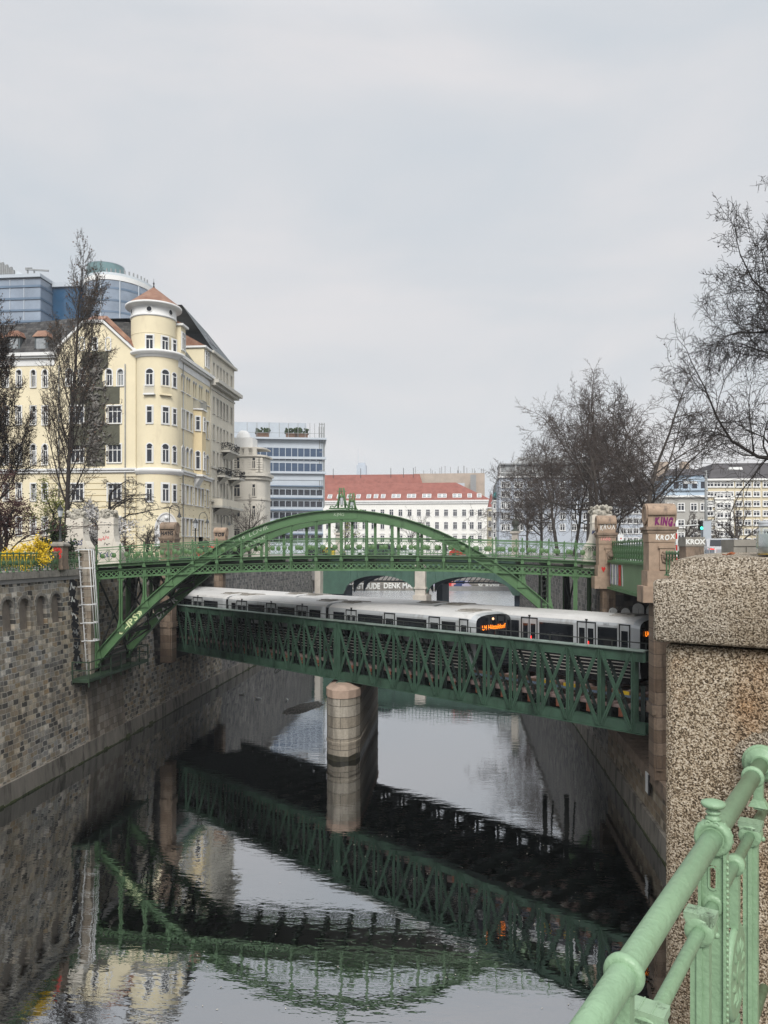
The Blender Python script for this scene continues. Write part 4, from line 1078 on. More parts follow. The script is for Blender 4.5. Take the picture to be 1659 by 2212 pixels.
# ------------------------------------------------------------------ yellow corner building
T1 = 78.6; S2 = -30.2; ZG = 10.9
YB = rthing('corner_building', 'big yellow corner building with round tower, red cone roof and dark stone reliefs', 'building', S2, T1, ZG)
bb = (S2, T1, ZG)
def f1(x, y): s, z = onT(x, y, T1); return s-S2, z-ZG
def f2(x, y): t, z = onS(x, y, S2); return t-T1, z-ZG
zc = f1(200, 766)[1]; zmid = f1(200, 1014)[1]
xl = f1(-190, 800)[0]; xr = f1(293, 800)[0]
t_a = f2(388, 800)[0]; t_b = f2(455.5, 800)[0]
holes = []; wins = []
def W1(x, y0, y1, wpx, **kw):
    lx, z1 = f1(x, y0); _, z0 = f1(x, y1); w = wpx*(T1+.5)/F
    holes.append((lx-w/2, lx+w/2, z0, z1)); wins.append(((lx, 0, z0), 0.0, dict(w=w, h=z1-z0, **kw)))
for x in (177, 205.5, 234): W1(x, 730, 756, 9, cols=1, arch=True, trans=.6)
for x in (150, 177, 235.5, 260): W1(x, 797.5, 833, 13.5, cols=2, arch=True, glass='curtain' if x == 260 else 'pane')
for x in (166, 247): 
    W1(x, 877, 914, 31, cols=3); W1(x, 960, 999, 31, cols=3); W1(x, 1045, 1081, 30, cols=3); W1(x, 1117, 1152, 28, cols=3)
lw = (-150,-118,-90,-62,-34,-8, 13, 41, 72, 97)
for x in lw:
    W1(x, 799, 836, 11, cols=2, arch=True); W1(x, 878, 917, 11, cols=2); W1(x, 960, 1003, 11, cols=2, arch=True); W1(x, 1045, 1081, 11, cols=2); W1(x, 1118, 1156, 11, cols=2)
mb = MB(); mb.holes(xl, xr, 0, zc, [h for h in holes if h[3] < zc], .22)
# gable
gp = [f1(127, 752), f1(183, 698), f1(224, 698), f1(288, 757)]
gx0, gx1 = f1(127, 752)[0], f1(290, 757)[0]; gz = gp[1][1]
gh = [h for h in holes if h[3] > zc]
mb.quad((gx0,0,zc),(gp[1][0],0,zc),(gp[1][0],0,gz),(gp[0][0],0,gp[0][1])); mb.quad((gp[2][0],0,zc),(gx1,0,zc),(gx1,0,gp[3][1]),(gp[2][0],0,gz))
# attic band between the slopes, opened for its small windows
for h in gh: pass
mb2 = MB(); mb2.holes(gp[1][0], gp[2][0], zc, gz, [h for h in gh if gp[1][0] < (h[0]+h[1])/2 < gp[2][0] and h[0] > gp[1][0]], .22)
mb.add(mb2.v, mb2.f)
# side faces and facade along the river
hs2 = []
def W2(x, y0, y1, wpx, xref, **kw):
    lt, z1 = f2(xref, y0); _, z0 = f2(xref, y1); lt = f2(x, y0)[0]; w = wpx
    hs2.append((lt-w/2, lt+w/2, z0, z1)); wins.append(((0, lt, z0), HP, dict(w=w, h=z1-z0, **kw)))
for x in (395.6, 404.6, 413, 422.8, 430, 437, 448):
    W2(x, 1047, 1087, .85, 395.6, cols=2, rec=.3); W2(x, 1119.5, 1157, .85, 395.6, cols=2, rec=.3)
    if 420 < x < 432: continue
    W2(x, 885, 925, .85, 395.6, cols=2, rec=.3); W2(x, 964, 1007, .85, 395.6, cols=2, arch=True, rec=.3)
for x in (392.8, 397.2, 404.3, 409, 418.3, 423, 431, 435.5, 446, 450): W2(x, 808, 845, .5, 394, cols=1, arch=True, rec=.25, sur=.0)
m3 = MB(); m3.holes(t_a-.2, t_b, 0, zc, hs2, .3)
mb.add([(-p[1], p[0], p[2]) for p in m3.v], m3.f)
mb.quad((xl,0,0),(xl,14,0),(xl,14,zc),(xl,0,zc)); mb.quad((0,t_b,0),(0,t_b,zc),(-14,t_b,zc),(-14,t_b,0)); mb.quad((xr,0,0),(xr+.3,2,0),(xr+.3,2,zc),(xr,0,zc))
for loc, rz, kw in wins:
    if 'glass' not in kw: kw['glass'] = gl()
    win(YB, loc, rz, **kw)
# rusticated ground storeys: grooves are part of the wall
mb.mi = 1
for k in range(14):
    z = .4+k*(zmid-.6)/14
    for a, b in ((f1(100,1)[0], f1(149,1)[0]), (f1(183,1)[0], f1(230,1)[0]), (f1(266,1)[0], xr)): mb.box(a, b, -.012, .02, z-.035, z+.035)
    xs = [t_a-.2]+[q for h in sorted(set((round(h[0]-.15,2), round(h[1]+.15,2)) for h in hs2 if h[3] < zmid)) for q in h]+[t_b]
    for a, b in zip(xs[::2], xs[1::2]):
        if b > a: mb.box(-.02, .012, a, b, z-.035, z+.035)
mb.build('wall', [M['yellow_wall'], M['groove']], YB)
# cornices
mb = MB()
for (z0, z1, d) in ((zc-.05, zc+.3, .55), (zc-.25, zc-.05, .35), (zc-1.05, zc-.35, .06)):
    if d > .1: mb.box(xl, f1(125, 1)[0], -d, .1, z0-.02, z1-.02)
    else: mb.box(xl, f1(118, 1)[0], -d, .1, z0, z1)
    mb.box(-.1, d, t_a-.4, t_b+.05, z0-.1, z1-.1)
for (z0, z1, d) in ((zmid-.1, zmid+.1, .34), (zmid-.35, zmid-.1, .2)):
    mb.box(xl, xr+.2, -d, .02, z0, z1); mb.box(-.02, d, t_a-.4, t_b, z0, z1)
def gbar(a, b, h, o=.25):
    mb.add([(a[0],-o,a[1]),(b[0],-o,b[1]),(b[0],-o,b[1]+h),(a[0],-o,a[1]+h),(a[0],.1,a[1]),(b[0],.1,b[1]),(b[0],.1,b[1]+h),(a[0],.1,a[1]+h)],
           [(0,1,2,3),(4,7,6,5),(0,4,5,1),(3,2,6,7),(0,3,7,4),(1,5,6,2)])
gbar((gx0-.5, gp[0][1]-.5), gp[1], .3); gbar(gp[1], gp[2], .3); gbar(gp[2], gp[3], .3); gbar(gp[3], f1(300, 762), .3)
mb.build('cornice', M['white_trim'], YB)
# corner bay, tower, cone
bc = (-32.6-S2, 80.5-T1); tc = (-33.0-S2, 80.4-T1); RB, RT = 2.42, 2.36
dT = W(-33.0, 80.4).y
def zt(y): return EYE-(y-HY)*(dT-2.3)/F-ZG
def zu(y): return EYE-(y-HY)*dT/F-ZG
mb = MB(); zb = zt(763)
mb.lathe([(RB,0),(RB,zb)], 40, (*bc,0)); mb.build('corner_bay', M['yellow_wall'], YB)
mb = MB(); mb.lathe([(RT,zb-.1),(RT,zt(679))], 40, (*tc,0)); tw = mb.build('tower', M['yellow_wall'], YB)
mb = MB(); mb.lathe([(RB+.05,zb-.35),(RB+.18,zb-.2),(RB+.2,zb-.05),(RB+.55,zb+.1),(RB+.55,zb+.35),(RB,zb+.42)], 40, (*bc,0))
mb.build('bay_cornice', M['white_trim'], YB); mb = MB()
mb.lathe([(RB+.03,zt(1024)),(RB+.3,zt(1018)),(RB+.34,zt(1013)),(RB,zt(1010))], 40, (*bc,0))
mb.build('bay_string_course', M['white_trim'], YB); mb = MB()
mb.lathe([(RT+.02,zt(718)-.03),(RT+.04,zt(718)),(RT+.02,zt(718)+.03)], 40, (*tc,0))
mb.build('tower_line', M['yellow_wall'], tw); mb = MB()
mb.lathe([(RT,zt(681)),(RT+.1,zt(680)),(RT+.1,zt(677)),(RT+.02,zt(676)),(RT+.02,zt(660)),(RT+.12,zt(659)),(RT+.55,zt(655.5)),(RT+.6,zt(655)),(RT+.6,zt(651)),(RT+.3,zt(650))], 40, (*tc,0)); mb.build('tower_cornice', M['white_trim'], tw)
mb = MB(); mb.lathe([(RT+.58,zt(651)),(RT+.6,zt(650.5)),(.08,zu(621)),(.05,zu(620))], 12, (*tc,0), None, False); rf = mb.build('cone_roof', M['copper'], YB)
mb = MB(); mb.lathe([(.14,zu(622)),(.06,zu(617)),(.05,zu(615)),(.12,zu(613)),(.05,zu(611)),(.02,zu(608)),(.015,zu(602))], 8, (*tc,0)); mb.build('finial', M['iron'], rf)
def twin(ang, c, r, y0, y1, w, **kw):
    z0, z1 = zt(y1), zt(y0)
    a = R(ang); p = (c[0]+math.sin(a)*(r-.2), c[1]-math.cos(a)*(r-.2), z0)
    win(YB, p, a, w=w, h=z1-z0, rec=-.02, **kw)
def mk(x, c): 
    best = (1e9, 0); X = W(S2+c[0], T1+c[1])
    for k in range(-70, 120):
        a = R(k); q = W(S2+c[0]+math.sin(a)*2.4, T1+c[1]-math.cos(a)*2.4)
        if (q-X).dot(Vector((X.x, X.y, 0))) > -12: continue
        e = abs(CX+F*q.x/q.y-x)
        if e < best[0]: best = (e, k)
    return best[1]
for x in (323, 357):
    twin(mk(x, tc), tc, RT+.16, 723.5, 755, .78, cols=2, sur=.1, sill=True)
    twin(mk(x, bc), bc, RB+.16, 797, 832, .78, cols=2, arch=True, sur=.12)
    twin(mk(x, bc), bc, RB+.16, 877, 914, .62 if x < 340 else .72, cols=1 if x < 340 else 2, sur=.12)
    twin(mk(x, bc), bc, RB+.16, 958, 998, .62 if x < 340 else .72, cols=1 if x < 340 else 2, arch=True, sur=.12)
    twin(mk(x, bc), bc, RB+.16, 1044, 1083, .62 if x < 340 else .72, cols=2, sur=.14)
    a = R(mk(x, bc)); q = MB(); q.box(-.62,.62,-.3,.1,-.12,0)
    q.box(-.55,.55,-.27,-.25,0,.06); q.box(-.55,.55,-.27,-.25,.86,.92)
    for j in range(10): q.box(-.54+j*.118,-.51+j*.118,-.27,-.24,.06,.86)
    o = q.build('balcony_rail', M['white_trim'] if x < 340 else M['yellow_wall'], YB); o.location = (bc[0]+math.sin(a)*RB, bc[1]-math.cos(a)*RB, zt(851)); o.rotation_euler = (0,0,a)
for x in (376.5,):
    for y0, y1, ar in ((727,755,False),(800,832,True),(878,914,False),(960,998,True),(1045,1083,False)): twin(mk(x, bc), bc, RB+.16, y0, y1, .6, cols=1, arch=ar, sur=.1)
for ang in (-55, 3, 60):
    a = R(ang+8); q = MB(); q.lathe([(.33,0),(.33,.05),(.26,.06),(.26,.03),(.001,.03)], 16, (0,0,0), (0,-1,0), False)
    c = tc; z = zt(667.5); q.mi = 1; q.lathe([(.26,.036),(.001,.036)], 16, (0,0,0), (0,-1,0), False)
    o = q.build('round_window', [M['white_trim'], M['pane']], YB); o.location = (c[0]+math.sin(a)*(RT+.01), c[1]-math.cos(a)*(RT+.01), z); o.rotation_euler = (0,0,a)
for xx in (f1(128,1)[0], f1(271,1)[0]):
    mb = MB(); mb.tube([(xx,-.09,0),(xx,-.09,zc-1.1)], .06, 8); mb.build('downpipe', M['galv'], YB)
for tt in (t_a+.9, t_b-.25):
    mb = MB(); mb.tube([(.08,tt,0),(.08,tt,zc-.4)], .055, 8); mb.build('downpipe', M['galv'], YB)
# yellow oriel on the river front, and two dormer houses on the roof
mb = MB(); o0, o1 = f2(418.5, 900)[0], f2(431.5, 900)[0]; z0, z1 = f2(395.6, 1020)[1], f2(395.6, 873)[1]
pr = [(0, o0-.1), (.85, o0+.35), (.85, o1-.35), (0, o1+.1)]
mb.prism(pr, z0, z1, 'z'); mb.build('oriel', M['yellow_bay'], YB)
mb = MB(); mb.add([(0,o0+.2,z0-1.3),(0,o1-.2,z0-1.3),(.85,o1-.4,z0),(.85,o0+.4,z0),(0,o0,z0),(0,o1,z0)],[(0,1,2,3),(0,3,4),(1,5,2)]); mb.build('oriel_console', M['white_trim'], YB)
mb = MB(); mb.prism([(0,o0-.25),(1.0,o0+.2),(1.0,o1-.2),(0,o1+.25)], z1, z1+.16, 'z'); mb.prism([(0,o0-.25),(1.0,o0+.2),(1.0,o1-.2),(0,o1+.25)], z0-.12, z0+.1, 'z'); mb.build('oriel_trim', M['white_trim'], YB)
mb = MB()
pts = [(.02,o0-.15),(.93,o0+.3),(.93,o1-.3),(.02,o1+.15)]
for a, b in zip(pts, pts[1:]):
    mb.bar((*a,z1+1.1),(*b,z1+1.1), .04,.05)
    for j in range(9): u = j/8; x, y = a[0]+(b[0]-a[0])*u, a[1]+(b[1]-a[1])*u; mb.box(x-.015,x+.015,y-.015,y+.015,z1+.16,z1+1.1)
mb.build('balcony_rail', M['galv'], YB)
for ya, yb, ar in ((888,919,False),(966,1006,True)):
    ang = math.atan2(.85, .45); zz0, zz1 = f2(395.6, yb)[1], f2(395.6, ya)[1]
    win(YB, (.44, o0+.11, zz0), .49, w=.5, h=zz1-zz0, cols=1, arch=ar, rec=-.02, sur=.1, glass='pane')
    win(YB, (.86, (o0+o1)/2, zz0), HP, w=.6, h=zz1-zz0, cols=1, arch=ar, rec=-.02, sur=.08, glass='pane')
# roofs
zr1 = f1(0, 711)[1]+.6
mb = MB(); a = f1(130, 1)[0]
mb.add([(xl,-.3,zc+.25),(a,-.3,zc+.25),(a+1,2.6,zr1+1.2),(xl,2.6,zr1),(xl,9,zr1+1.0),(a+1,9,zr1+2.2)], [(0,1,2,3),(3,2,5,4)])
zr2 = f1(270, 690)[1]+.4
mb.add([(gp[2][0],.1,gz+.2),(f1(299,1)[0],.1,zc+.25),(f1(299,1)[0]+1.2,3.2,zr2),(gp[2][0]-.2,3.2,zr2)], [(0,1,2,3)])
mb.add([(gp[1][0],.1,gz+.3),(gp[1][0],3.2,zr2),(a-.5,3.2,zr2),(gx0-.4,.1,gp[0][1]-.1)], [(0,1,2,3)])
mb.add([(gp[1][0],3.2,zr2),(xr+1,3.2,zr2),(xr+1,12,zr2+.3),(gp[1][0],12,zr2+.3)], [(0,1,2,3)])
mb.build('roof', M['slate'], YB)
mb = MB(); mb.add([(gp[1][0]-.1,-.1,gz+.3),(gp[2][0]+.1,-.1,gz+.3),(gp[2][0]-.3,1.2,gz+1.1),(gp[1][0]+.4,1.2,gz+1.1)], [(0,1,2,3)])
mb.add([(gp[2][0]+.1,-.1,gz+.3),(gp[3][0]+.1,-.1,gp[3][1]+.3),(gp[3][0]+.5,.3,gp[3][1]+.45),(gp[2][0]+.1,.5,gz+.9)],[(0,1,2,3)]); mb.build('gable_coping', M['copper'], YB)
for x in (-20, 28, 88):
    c, z0 = f1(x, 758); _, z1 = f1(x, 727); d = MB(); d.box(c-.75, c+.75, .1, 2.4, z0, z1); d.mi = 1; d.taper(c-.95, c+.95, -.1, 2.6, z1, z1+.7, .5, .3); d.mi = 2; d.box(c-.52, c+.52, .02, .1, z0+.25, z1-.2)
    d.build('dormer', [M['slate_metal'], M['copper'], M['curtain']], YB)
zk = zc+.15
mb = MB(); mb.add([(-.2,t_a+.2,zk),(-.2,t_b,zk),(-3.4,t_b,zk+4.2),(-3.4,t_a+.2,zk+4.2)], [(0,1,2,3)]); mb.add([(-3.4,t_b,zk+4.2),(-9,t_b,zk+4.3),(-9,t_a,zk+4.3),(-3.4,t_a,zk+4.2)],[(0,1,2,3)]); mb.build('river_roof', M['slate_metal'], YB)
for xa, xb, hh in ((391, 401, 3.4), (441, 453.5, 3.0)):
    p, q = f2(xa, 780)[0], f2(xb, 780)[0]; d = MB(); d.box(-3, -.02, p, q, zk, zk+hh); d.build('dormer_house', M['yellow_wall'], YB)
    d = MB(); d.box(-3.2, .3, p-.2, q+.2, zk+hh, zk+hh+.22); d.build('dormer_cornice', M['white_trim'], YB)
    d = MB(); d.add([(.2,p-.1,zk+hh+.2),(.2,q+.1,zk+hh+.2),(-3.2,q-.1,zk+hh+2.1),(-3.2,p+.1,zk+hh+2.1)],[(0,1,2,3)]); d.add([(.2,p-.1,zk+hh+.2),(-3.2,p+.1,zk+hh+2.1),(-3.2,p+.1,zk+hh+.2)],[(0,1,2)]); d.build('dormer_roof', M['copper'], YB)
    for u in (.3, .72): win(YB, (-.02, p+(q-p)*u, zk+.9), HP, w=.5, h=1.9, cols=1, rec=-.02, sur=.08, glass='pane')
mb = MB(); mb.lathe([(.42,0),(.36,.12),(.22,.2),(.001,.24)], 14, (-1.2, t_a+1.0, zk+4.3), (1,-.8,.35)); mb.build('satellite_dish', M['white_trim'], YB)
# stone reliefs between the windows
REL = [(1025,1360,435,640),(1100,1285,640,880),(880,1503,880,1083),(1070,1318,1083,1355),(885,1503,1355,1600)]
mb = MB(); mb2 = MB(); rg = random.Random(5)
for x0, x1, y0, y1 in REL:
    a, b = f1(x0*.172, 685.8+y0*.172), f1(x1*.172, 685.8+y1*.172); mb.box(a[0], b[0], -.05, .02, b[1], a[1])
a, b = f1(187, 959), f1(227, 1007); mb.box(a[0], b[0], -.052, .02, b[1], a[1])
mb.build('relief_panel', M['relief_green'], YB)
c0 = f1(206, 800)[0]
for k in range(240):
    z = rg.uniform(f1(1,1005)[1], f1(1,772)[1]); x = c0+rg.gauss(0, .62)
    p0 = Vector((x, -.1-rg.uniform(0,.08), z)); d = Vector((rg.uniform(-1,1), 0, rg.uniform(-1,1.3))).normalized()*rg.uniform(.25,.7)
    mb2.tube([p0, p0+d*.5+Vector((rg.uniform(-.12,.12),-.05,0)), p0+d], [rg.uniform(.04,.1), rg.uniform(.06,.13), .03], 5)
for z in (f1(1,795)[1], f1(1,868)[1], f1(1,950)[1]): mb2.ball((c0, -.16, z), .24, 8); mb2.ball((c0+.1, -.14, z-.7), .42, 8, 1.4)
mb2.build('relief_figures', M['relief'], YB)
# portal
mb = MB(); pa = f1(338, 1100)[0]; pcx = f1(357, 1100)[0]
zp = zt(1104)
P = rthing
vs = MB(); N = 14
oo = [(-1.1,0),(-1.1,1.9)]+[(-1.1*math.cos(math.pi*k/N), 1.9+1.6*math.sin(math.pi*k/N)) for k in range(1, N)]+[(1.1,1.9),(1.1,0)]
ii = [(-.66,0),(-.66,1.7)]+[(-.66*math.cos(math.pi*k/N), 1.7+.75*math.sin(math.pi*k/N)) for k in range(1, N)]+[(.66,1.7),(.66,0)]
for k in range(len(oo)-1):
    vs.quad((oo[k][0],-.2,oo[k][1]),(oo[k+1][0],-.2,oo[k+1][1]),(ii[k+1][0],-.2,ii[k+1][1]),(ii[k][0],-.2,ii[k][1])); vs.quad((oo[k][0],-.2,oo[k][1]),(oo[k+1][0],-.2,oo[k+1][1]),(oo[k+1][0],.3,oo[k+1][1]),(oo[k][0],.3,oo[k][1])); vs.quad((ii[k][0],-.2,ii[k][1]),(ii[k+1][0],-.2,ii[k+1][1]),(ii[k+1][0],.1,ii[k+1][1]),(ii[k][0],.1,ii[k][1]))
    vs.bar((oo[k][0]*1.05,-.24,oo[k][1]*1.02),(oo[k+1][0]*1.05,-.24,oo[k+1][1]*1.02),.12,.1,(0,1,0))
vs.ball((0,-.25,3.05),.22,8); a = R(mk(357, bc))
vs.build('portal_surround', M['white_trim'], YB); o = bpy.data.objects['portal_surround']; o.location = (bc[0]+math.sin(a)*(RB+.02), bc[1]-math.cos(a)*(RB+.02), zt(1104)-3.75); o.rotation_euler = (0,0,a)
q = MB(); q.poly([(x, -.08, z) for x, z in ii]); o2 = q.build('door', M['pane'], YB); o2.location = o.location; o2.rotation_euler = o.rotation_euler

# ------------------------------------------------------------------ pale neighbour with iron balconies
S3 = -30.05; tb0 = onS(455.5, 900, S3)[0]+.05; tb1 = onS(506, 900, S3)[0]
PB = rthing('town_house', 'pale grey narrow house with wide cornice and black iron balconies beside the yellow building', 'building', S3, tb0, ZG)
def f3(x, y): t, z = onS(x, y, S3); return t-tb0, z-ZG
zc3 = f3(505, 856)[1]; ztop3 = f3(500, 795)[1]; L3 = tb1-tb0
cols = [461.5, 469.9, 476.8, 483.7, 490.7, 499.7]; rows = [(918,950),(975,1007),(1037,1071),(1100,1128),(857.5,893)]
hs = []; ww = []
for cx in cols:
    lt = f3(cx, 900)[0]
    for y0, y1 in rows:
        z0, z1 = f3(461.5, y1)[1], f3(461.5, y0)[1]
        hs.append((lt-.3, lt+.3, z0, z1)); ww.append((lt, z0, z1-z0))
    z0 = zc3+.9; hs.append((lt-.28, lt+.28, z0, z0+1.5)); ww.append((lt, z0, 1.5))
m = MB(); m.holes(0, L3, 0, ztop3, hs, .3); mb = MB(); mb.add([(-p[1], p[0], p[2]) for p in m.v], m.f)
mb.quad((0,0,0),(-12,0,0),(-12,0,ztop3),(0,0,ztop3)); mb.quad((0,L3,0),(0,L3,ztop3),(-12,L3,ztop3),(-12,L3,0))
for k in range(9): z = .5+k*.45; mb.box(-.01,.03,0,L3,z,z+.34)
mb.build('wall', M['pale_wall'], PB)
for lt, z0, h in ww: win(PB, (0, lt, z0), HP, w=.6, h=h, cols=1, rec=.28, sur=.12, glass='pane', fmat='grey_trim')
mb = MB()
for z0, z1, d in ((zc3-.2, zc3+.25, 1.0), (zc3-.5, zc3-.2, .6), (zc3-1.0, zc3-.8, .12), (ztop3-.1, ztop3+.2, .4), (f3(461,955)[1]-.0, f3(461,955)[1]+.15, .0), (f3(461,1012)[1], f3(461,1012)[1]+.2, .16), (f3(461,1085)[1], f3(461,1085)[1]+.2, .3)):
    if d: mb = MB(); mb.box(-.02, d, -.05, L3+d*.6, z0, z1); mb.build('cornice', M['grey_trim'], PB)
def balc(xa, xb, yt, yb, d, mat, slab='grey_trim', pale=False):
    p, q = f3(xa, 1000)[0], f3(xb, 1000)[0]; p = max(.1, p); q = min(L3-.0, q)
    if q-p < 1.0: q = p+1.6
    zt_, zb_ = f3(xa, yt)[1], f3(xa, yb)[1]; mb = MB(); mb.box(0, d, p, q, zb_-.25, zb_); mb.add([(0,p+.3,zb_-1.0),(0,q-.3,zb_-1.0),(d*.8,q-.3,zb_-.25),(d*.8,p+.3,zb_-.25)],[(0,1,2,3)]); b = mb.build('balcony', M[slab], PB)
    mb = MB()
    if pale: mb.box(d-.15, d, p, q, zb_, zb_+.85); mb.box(0, d-.15, p, p+.12, zb_, zb_+.85)
    else:
        for z in (zb_+.08, zb_+.9): mb.bar((0,p,z),(d,p,z),.05,.05); mb.bar((d,p,z),(d,q,z),.05,.05); mb.bar((0,q,z),(d,q,z),.05,.05)
        rg = random.Random(int(xa))
        for j in range(40):
            y = rg.uniform(p,q); z = zb_+rg.uniform(.1,.8); mb.tube([(d,y,z),(d+.12,y+rg.uniform(-.2,.2),z+.1),(d,y+rg.uniform(-.3,.3),z+rg.uniform(-.2,.3))],.035,4)
            u = rg.uniform(0,d); mb.tube([(u,p,z),(u+.1,p-.08,z+.1),(u+rg.uniform(-.2,.2),p,z+.2)],.035,4)
    mb.build('balcony_rail', M[mat], b)
balc(478, 500, 958, 972, 1.1, 'iron'); balc(469, 483, 1012, 1026, 1.0, 'iron'); balc(492, 505, 1015, 1032, 1.5, 'iron'); balc(458, 505, 1076, 1092, 1.3, 'pale_wall', 'grey_trim', True)
mb = MB(); mb.add([(.3,-.1,ztop3+.15),(.3,L3,ztop3+.15),(-3.6,L3-.2,ztop3+5),(-3.6,-.1,ztop3+5.8),(-8,-.1,ztop3+5.8),(-8,L3,ztop3+5)],[(0,1,2,3),(3,2,5,4),(1,5,2)]); mb.build('roof', M['slate_metal'], PB)
mb = MB()
for k in range(3): p = 2+k*1.4; mb.bar((-.9,p,ztop3+1.7),(-2.1,p,ztop3+3.3), .5,.08)
mb.build('roof_window', M['pane'], PB)

# ------------------------------------------------------------------ rusticated corner house with balustrade and dome
T3 = 106.0; sA = onT(492, 1000, T3)[0]; sB = onT(569, 1000, T3)[0]
CB = rthing('corner_house', 'off-white rusticated house with rounded corner, roof balustrade and white dome', 'building', sA, T3, ZG)
def f4(x, y): s, z = onT(x, y, T3); return s-sA, z-ZG
wd = sB-sA; ztp = f4(520, 985)[1]; rr = 1.6
prof = [(0,0),(wd-rr,0)]+[(wd-rr+rr*math.sin(math.pi/2*j/6), rr-rr*math.cos(math.pi/2*j/6)) for j in range(1,7)]+[(wd,4),(0,4)]
def ring(mb, o, z0, z1):
    n = len(prof); c = (wd/2, 7)
    pr = [(x+(o if x > .1 else 0)*(1 if x > wd-rr-.01 else 0), y-(o if y < rr else 0)) for x, y in prof]
    mb.prism(pr, z0, z1, 'z')
wl4 = MB(); ring(wl4, 0, 0, ztp)
mb = MB(); zc4 = f4(520,1028)[1]
for o_, z0, z1 in ((.5, zc4-.05, zc4+.4), (.25, zc4-.5, zc4-.05), (.3, ztp-.1, ztp+.15), (.1, f4(1,1083)[1], f4(1,1083)[1]+.25), (.12, f4(1,1140)[1], f4(1,1140)[1]+.25)): mb = MB(); ring(mb, o_, z0, z1); mb.build('cornice', M['corner_wall'], CB)
mb = wl4
for x in (507, 522, 540, 557, 563):
    c = f4(x, 1)[0]
    for k in range(9): z = zc4+.55+k*.34; mb.box(c-.32, c+.32, -.06, .02, z, z+.26) if z < ztp-.5 else None
for k in range(8): z = .3+k*.5; mb.box(0, wd-rr, -.04, .02, z, z+.38)
mb.build('wall', M['corner_wall'], CB)
mb = MB(); zb4 = ztp+.15
for k in range(24):
    u = k*(wd-rr)/20
    if u < wd-rr: mb.lathe([(.05,0),(.09,.25),(.05,.5),(.07,.9)], 6, (u, .1, zb4))
    else:
        a = (u-(wd-rr))/rr; mb.lathe([(.05,0),(.09,.25),(.05,.5),(.07,.9)], 6, (wd-rr+(rr-.1)*math.sin(a), rr-(rr-.1)*math.cos(a), zb4))
ring(mb, .05, zb4+.9, zb4+1.1)
for x in (518, 532, 550): c = f4(x,1)[0]; mb.box(c-.3,c+.3,-.03,.25,zb4,zb4+1.05)
mb.build('balustrade', M['corner_wall'], CB)
for cx, w in ((512, .95), (548.5, .5), (533, .5)):
    if cx == 533: continue
    c = f4(cx, 1)[0]
    for y0, y1 in ((994.5,1018),(1050,1076),(1095,1119),(1143,1158)):
        win(CB, (c, 0, f4(1,y1)[1]), 0, w=w, h=f4(1,y0)[1]-f4(1,y1)[1], cols=2, rec=-.02, sur=.12, glass='pane', fmat='corner_wall')
mb = MB(); c = f4(512, 1)[0]; zd0 = f4(1,950)[1]; mb.lathe([(1.05,0),(1.0,.4),(.8,.85),(.42,1.15),(.001,1.22)], 20, (c+.2, 2.6, zd0)); mb.box(c-2, c+1.9, 1.2, 3.9, ztp, zd0); mb.build('dome', M['white_trim'], CB)
# ------------------------------------------------------------------ simple far buildings
def far_window(w, h, kind, fm, gm='pane'):
    mb = MB(); mb.mi = 0
    mb.box(-w/2, w/2, -.03, .05, 0, h); mb.mi = 1; f = .16
    if kind == 'vert':
        mb.box(-w/2-f, -w/2, -.14, .05, -f, h+f); mb.box(w/2, w/2+f, -.14, .05, -f, h+f); mb.box(-w/2, w/2, -.14, .05, h, h+f); mb.box(-w/2-.2, w/2+.2, -.22, .05, -f-.1, -.0)
        mb.box(-.06, .06, -.08, .0, 0, h); mb.box(-w/2, w/2, -.08, 0, h*.68, h*.68+.1)
    elif kind == 'ped':
        mb.box(-w/2-f, -w/2, -.14, .05, -f, h+f); mb.box(w/2, w/2+f, -.14, .05, -f, h+f); mb.box(-w/2, w/2, -.14, .05, h, h+f); mb.box(-.06, .06, -.08, .0, 0, h); mb.box(-w/2, w/2, -.08, 0, h*.68, h*.68+.1)
        mb.add([(-w/2-.4,-.25,h+.6),(w/2+.4,-.25,h+.6),(0,-.25,h+1.2),(-w/2-.4,.05,h+.6),(w/2+.4,.05,h+.6),(0,.05,h+1.2)], [(0,1,2),(0,3,4,1),(1,4,5,2),(2,5,3,0)])
    elif kind == 'office':
        mb.box(-w/2-.12, -w/2+.02, -.3, .05, -.1, h+.1); mb.box(-w/2, w/2, -.12, .0, h*.2, h*.2+.12)
    mb2 = mb
    return mb2.build('window', [M[gm], M[fm]])
def grid(parent, plane, xs, rows, w, kinds, fm, gm='pane', base=(0,0), rz=0, dpt=0):
    cache = {}
    for (y0, y1), kind in zip(rows, kinds):
        for x in xs:
            s, z1 = onT(x, y0, plane); _, z0 = onT(x, y1, plane)
            key = (kind, round(z1-z0, 2)); loc = (s-base[0], dpt, z0-base[1])
            if key not in cache: o = far_window(w, z1-z0, kind, fm, gm); o.parent = parent; o.location = loc; cache[key] = o
            else: inst(cache[key], parent, loc)

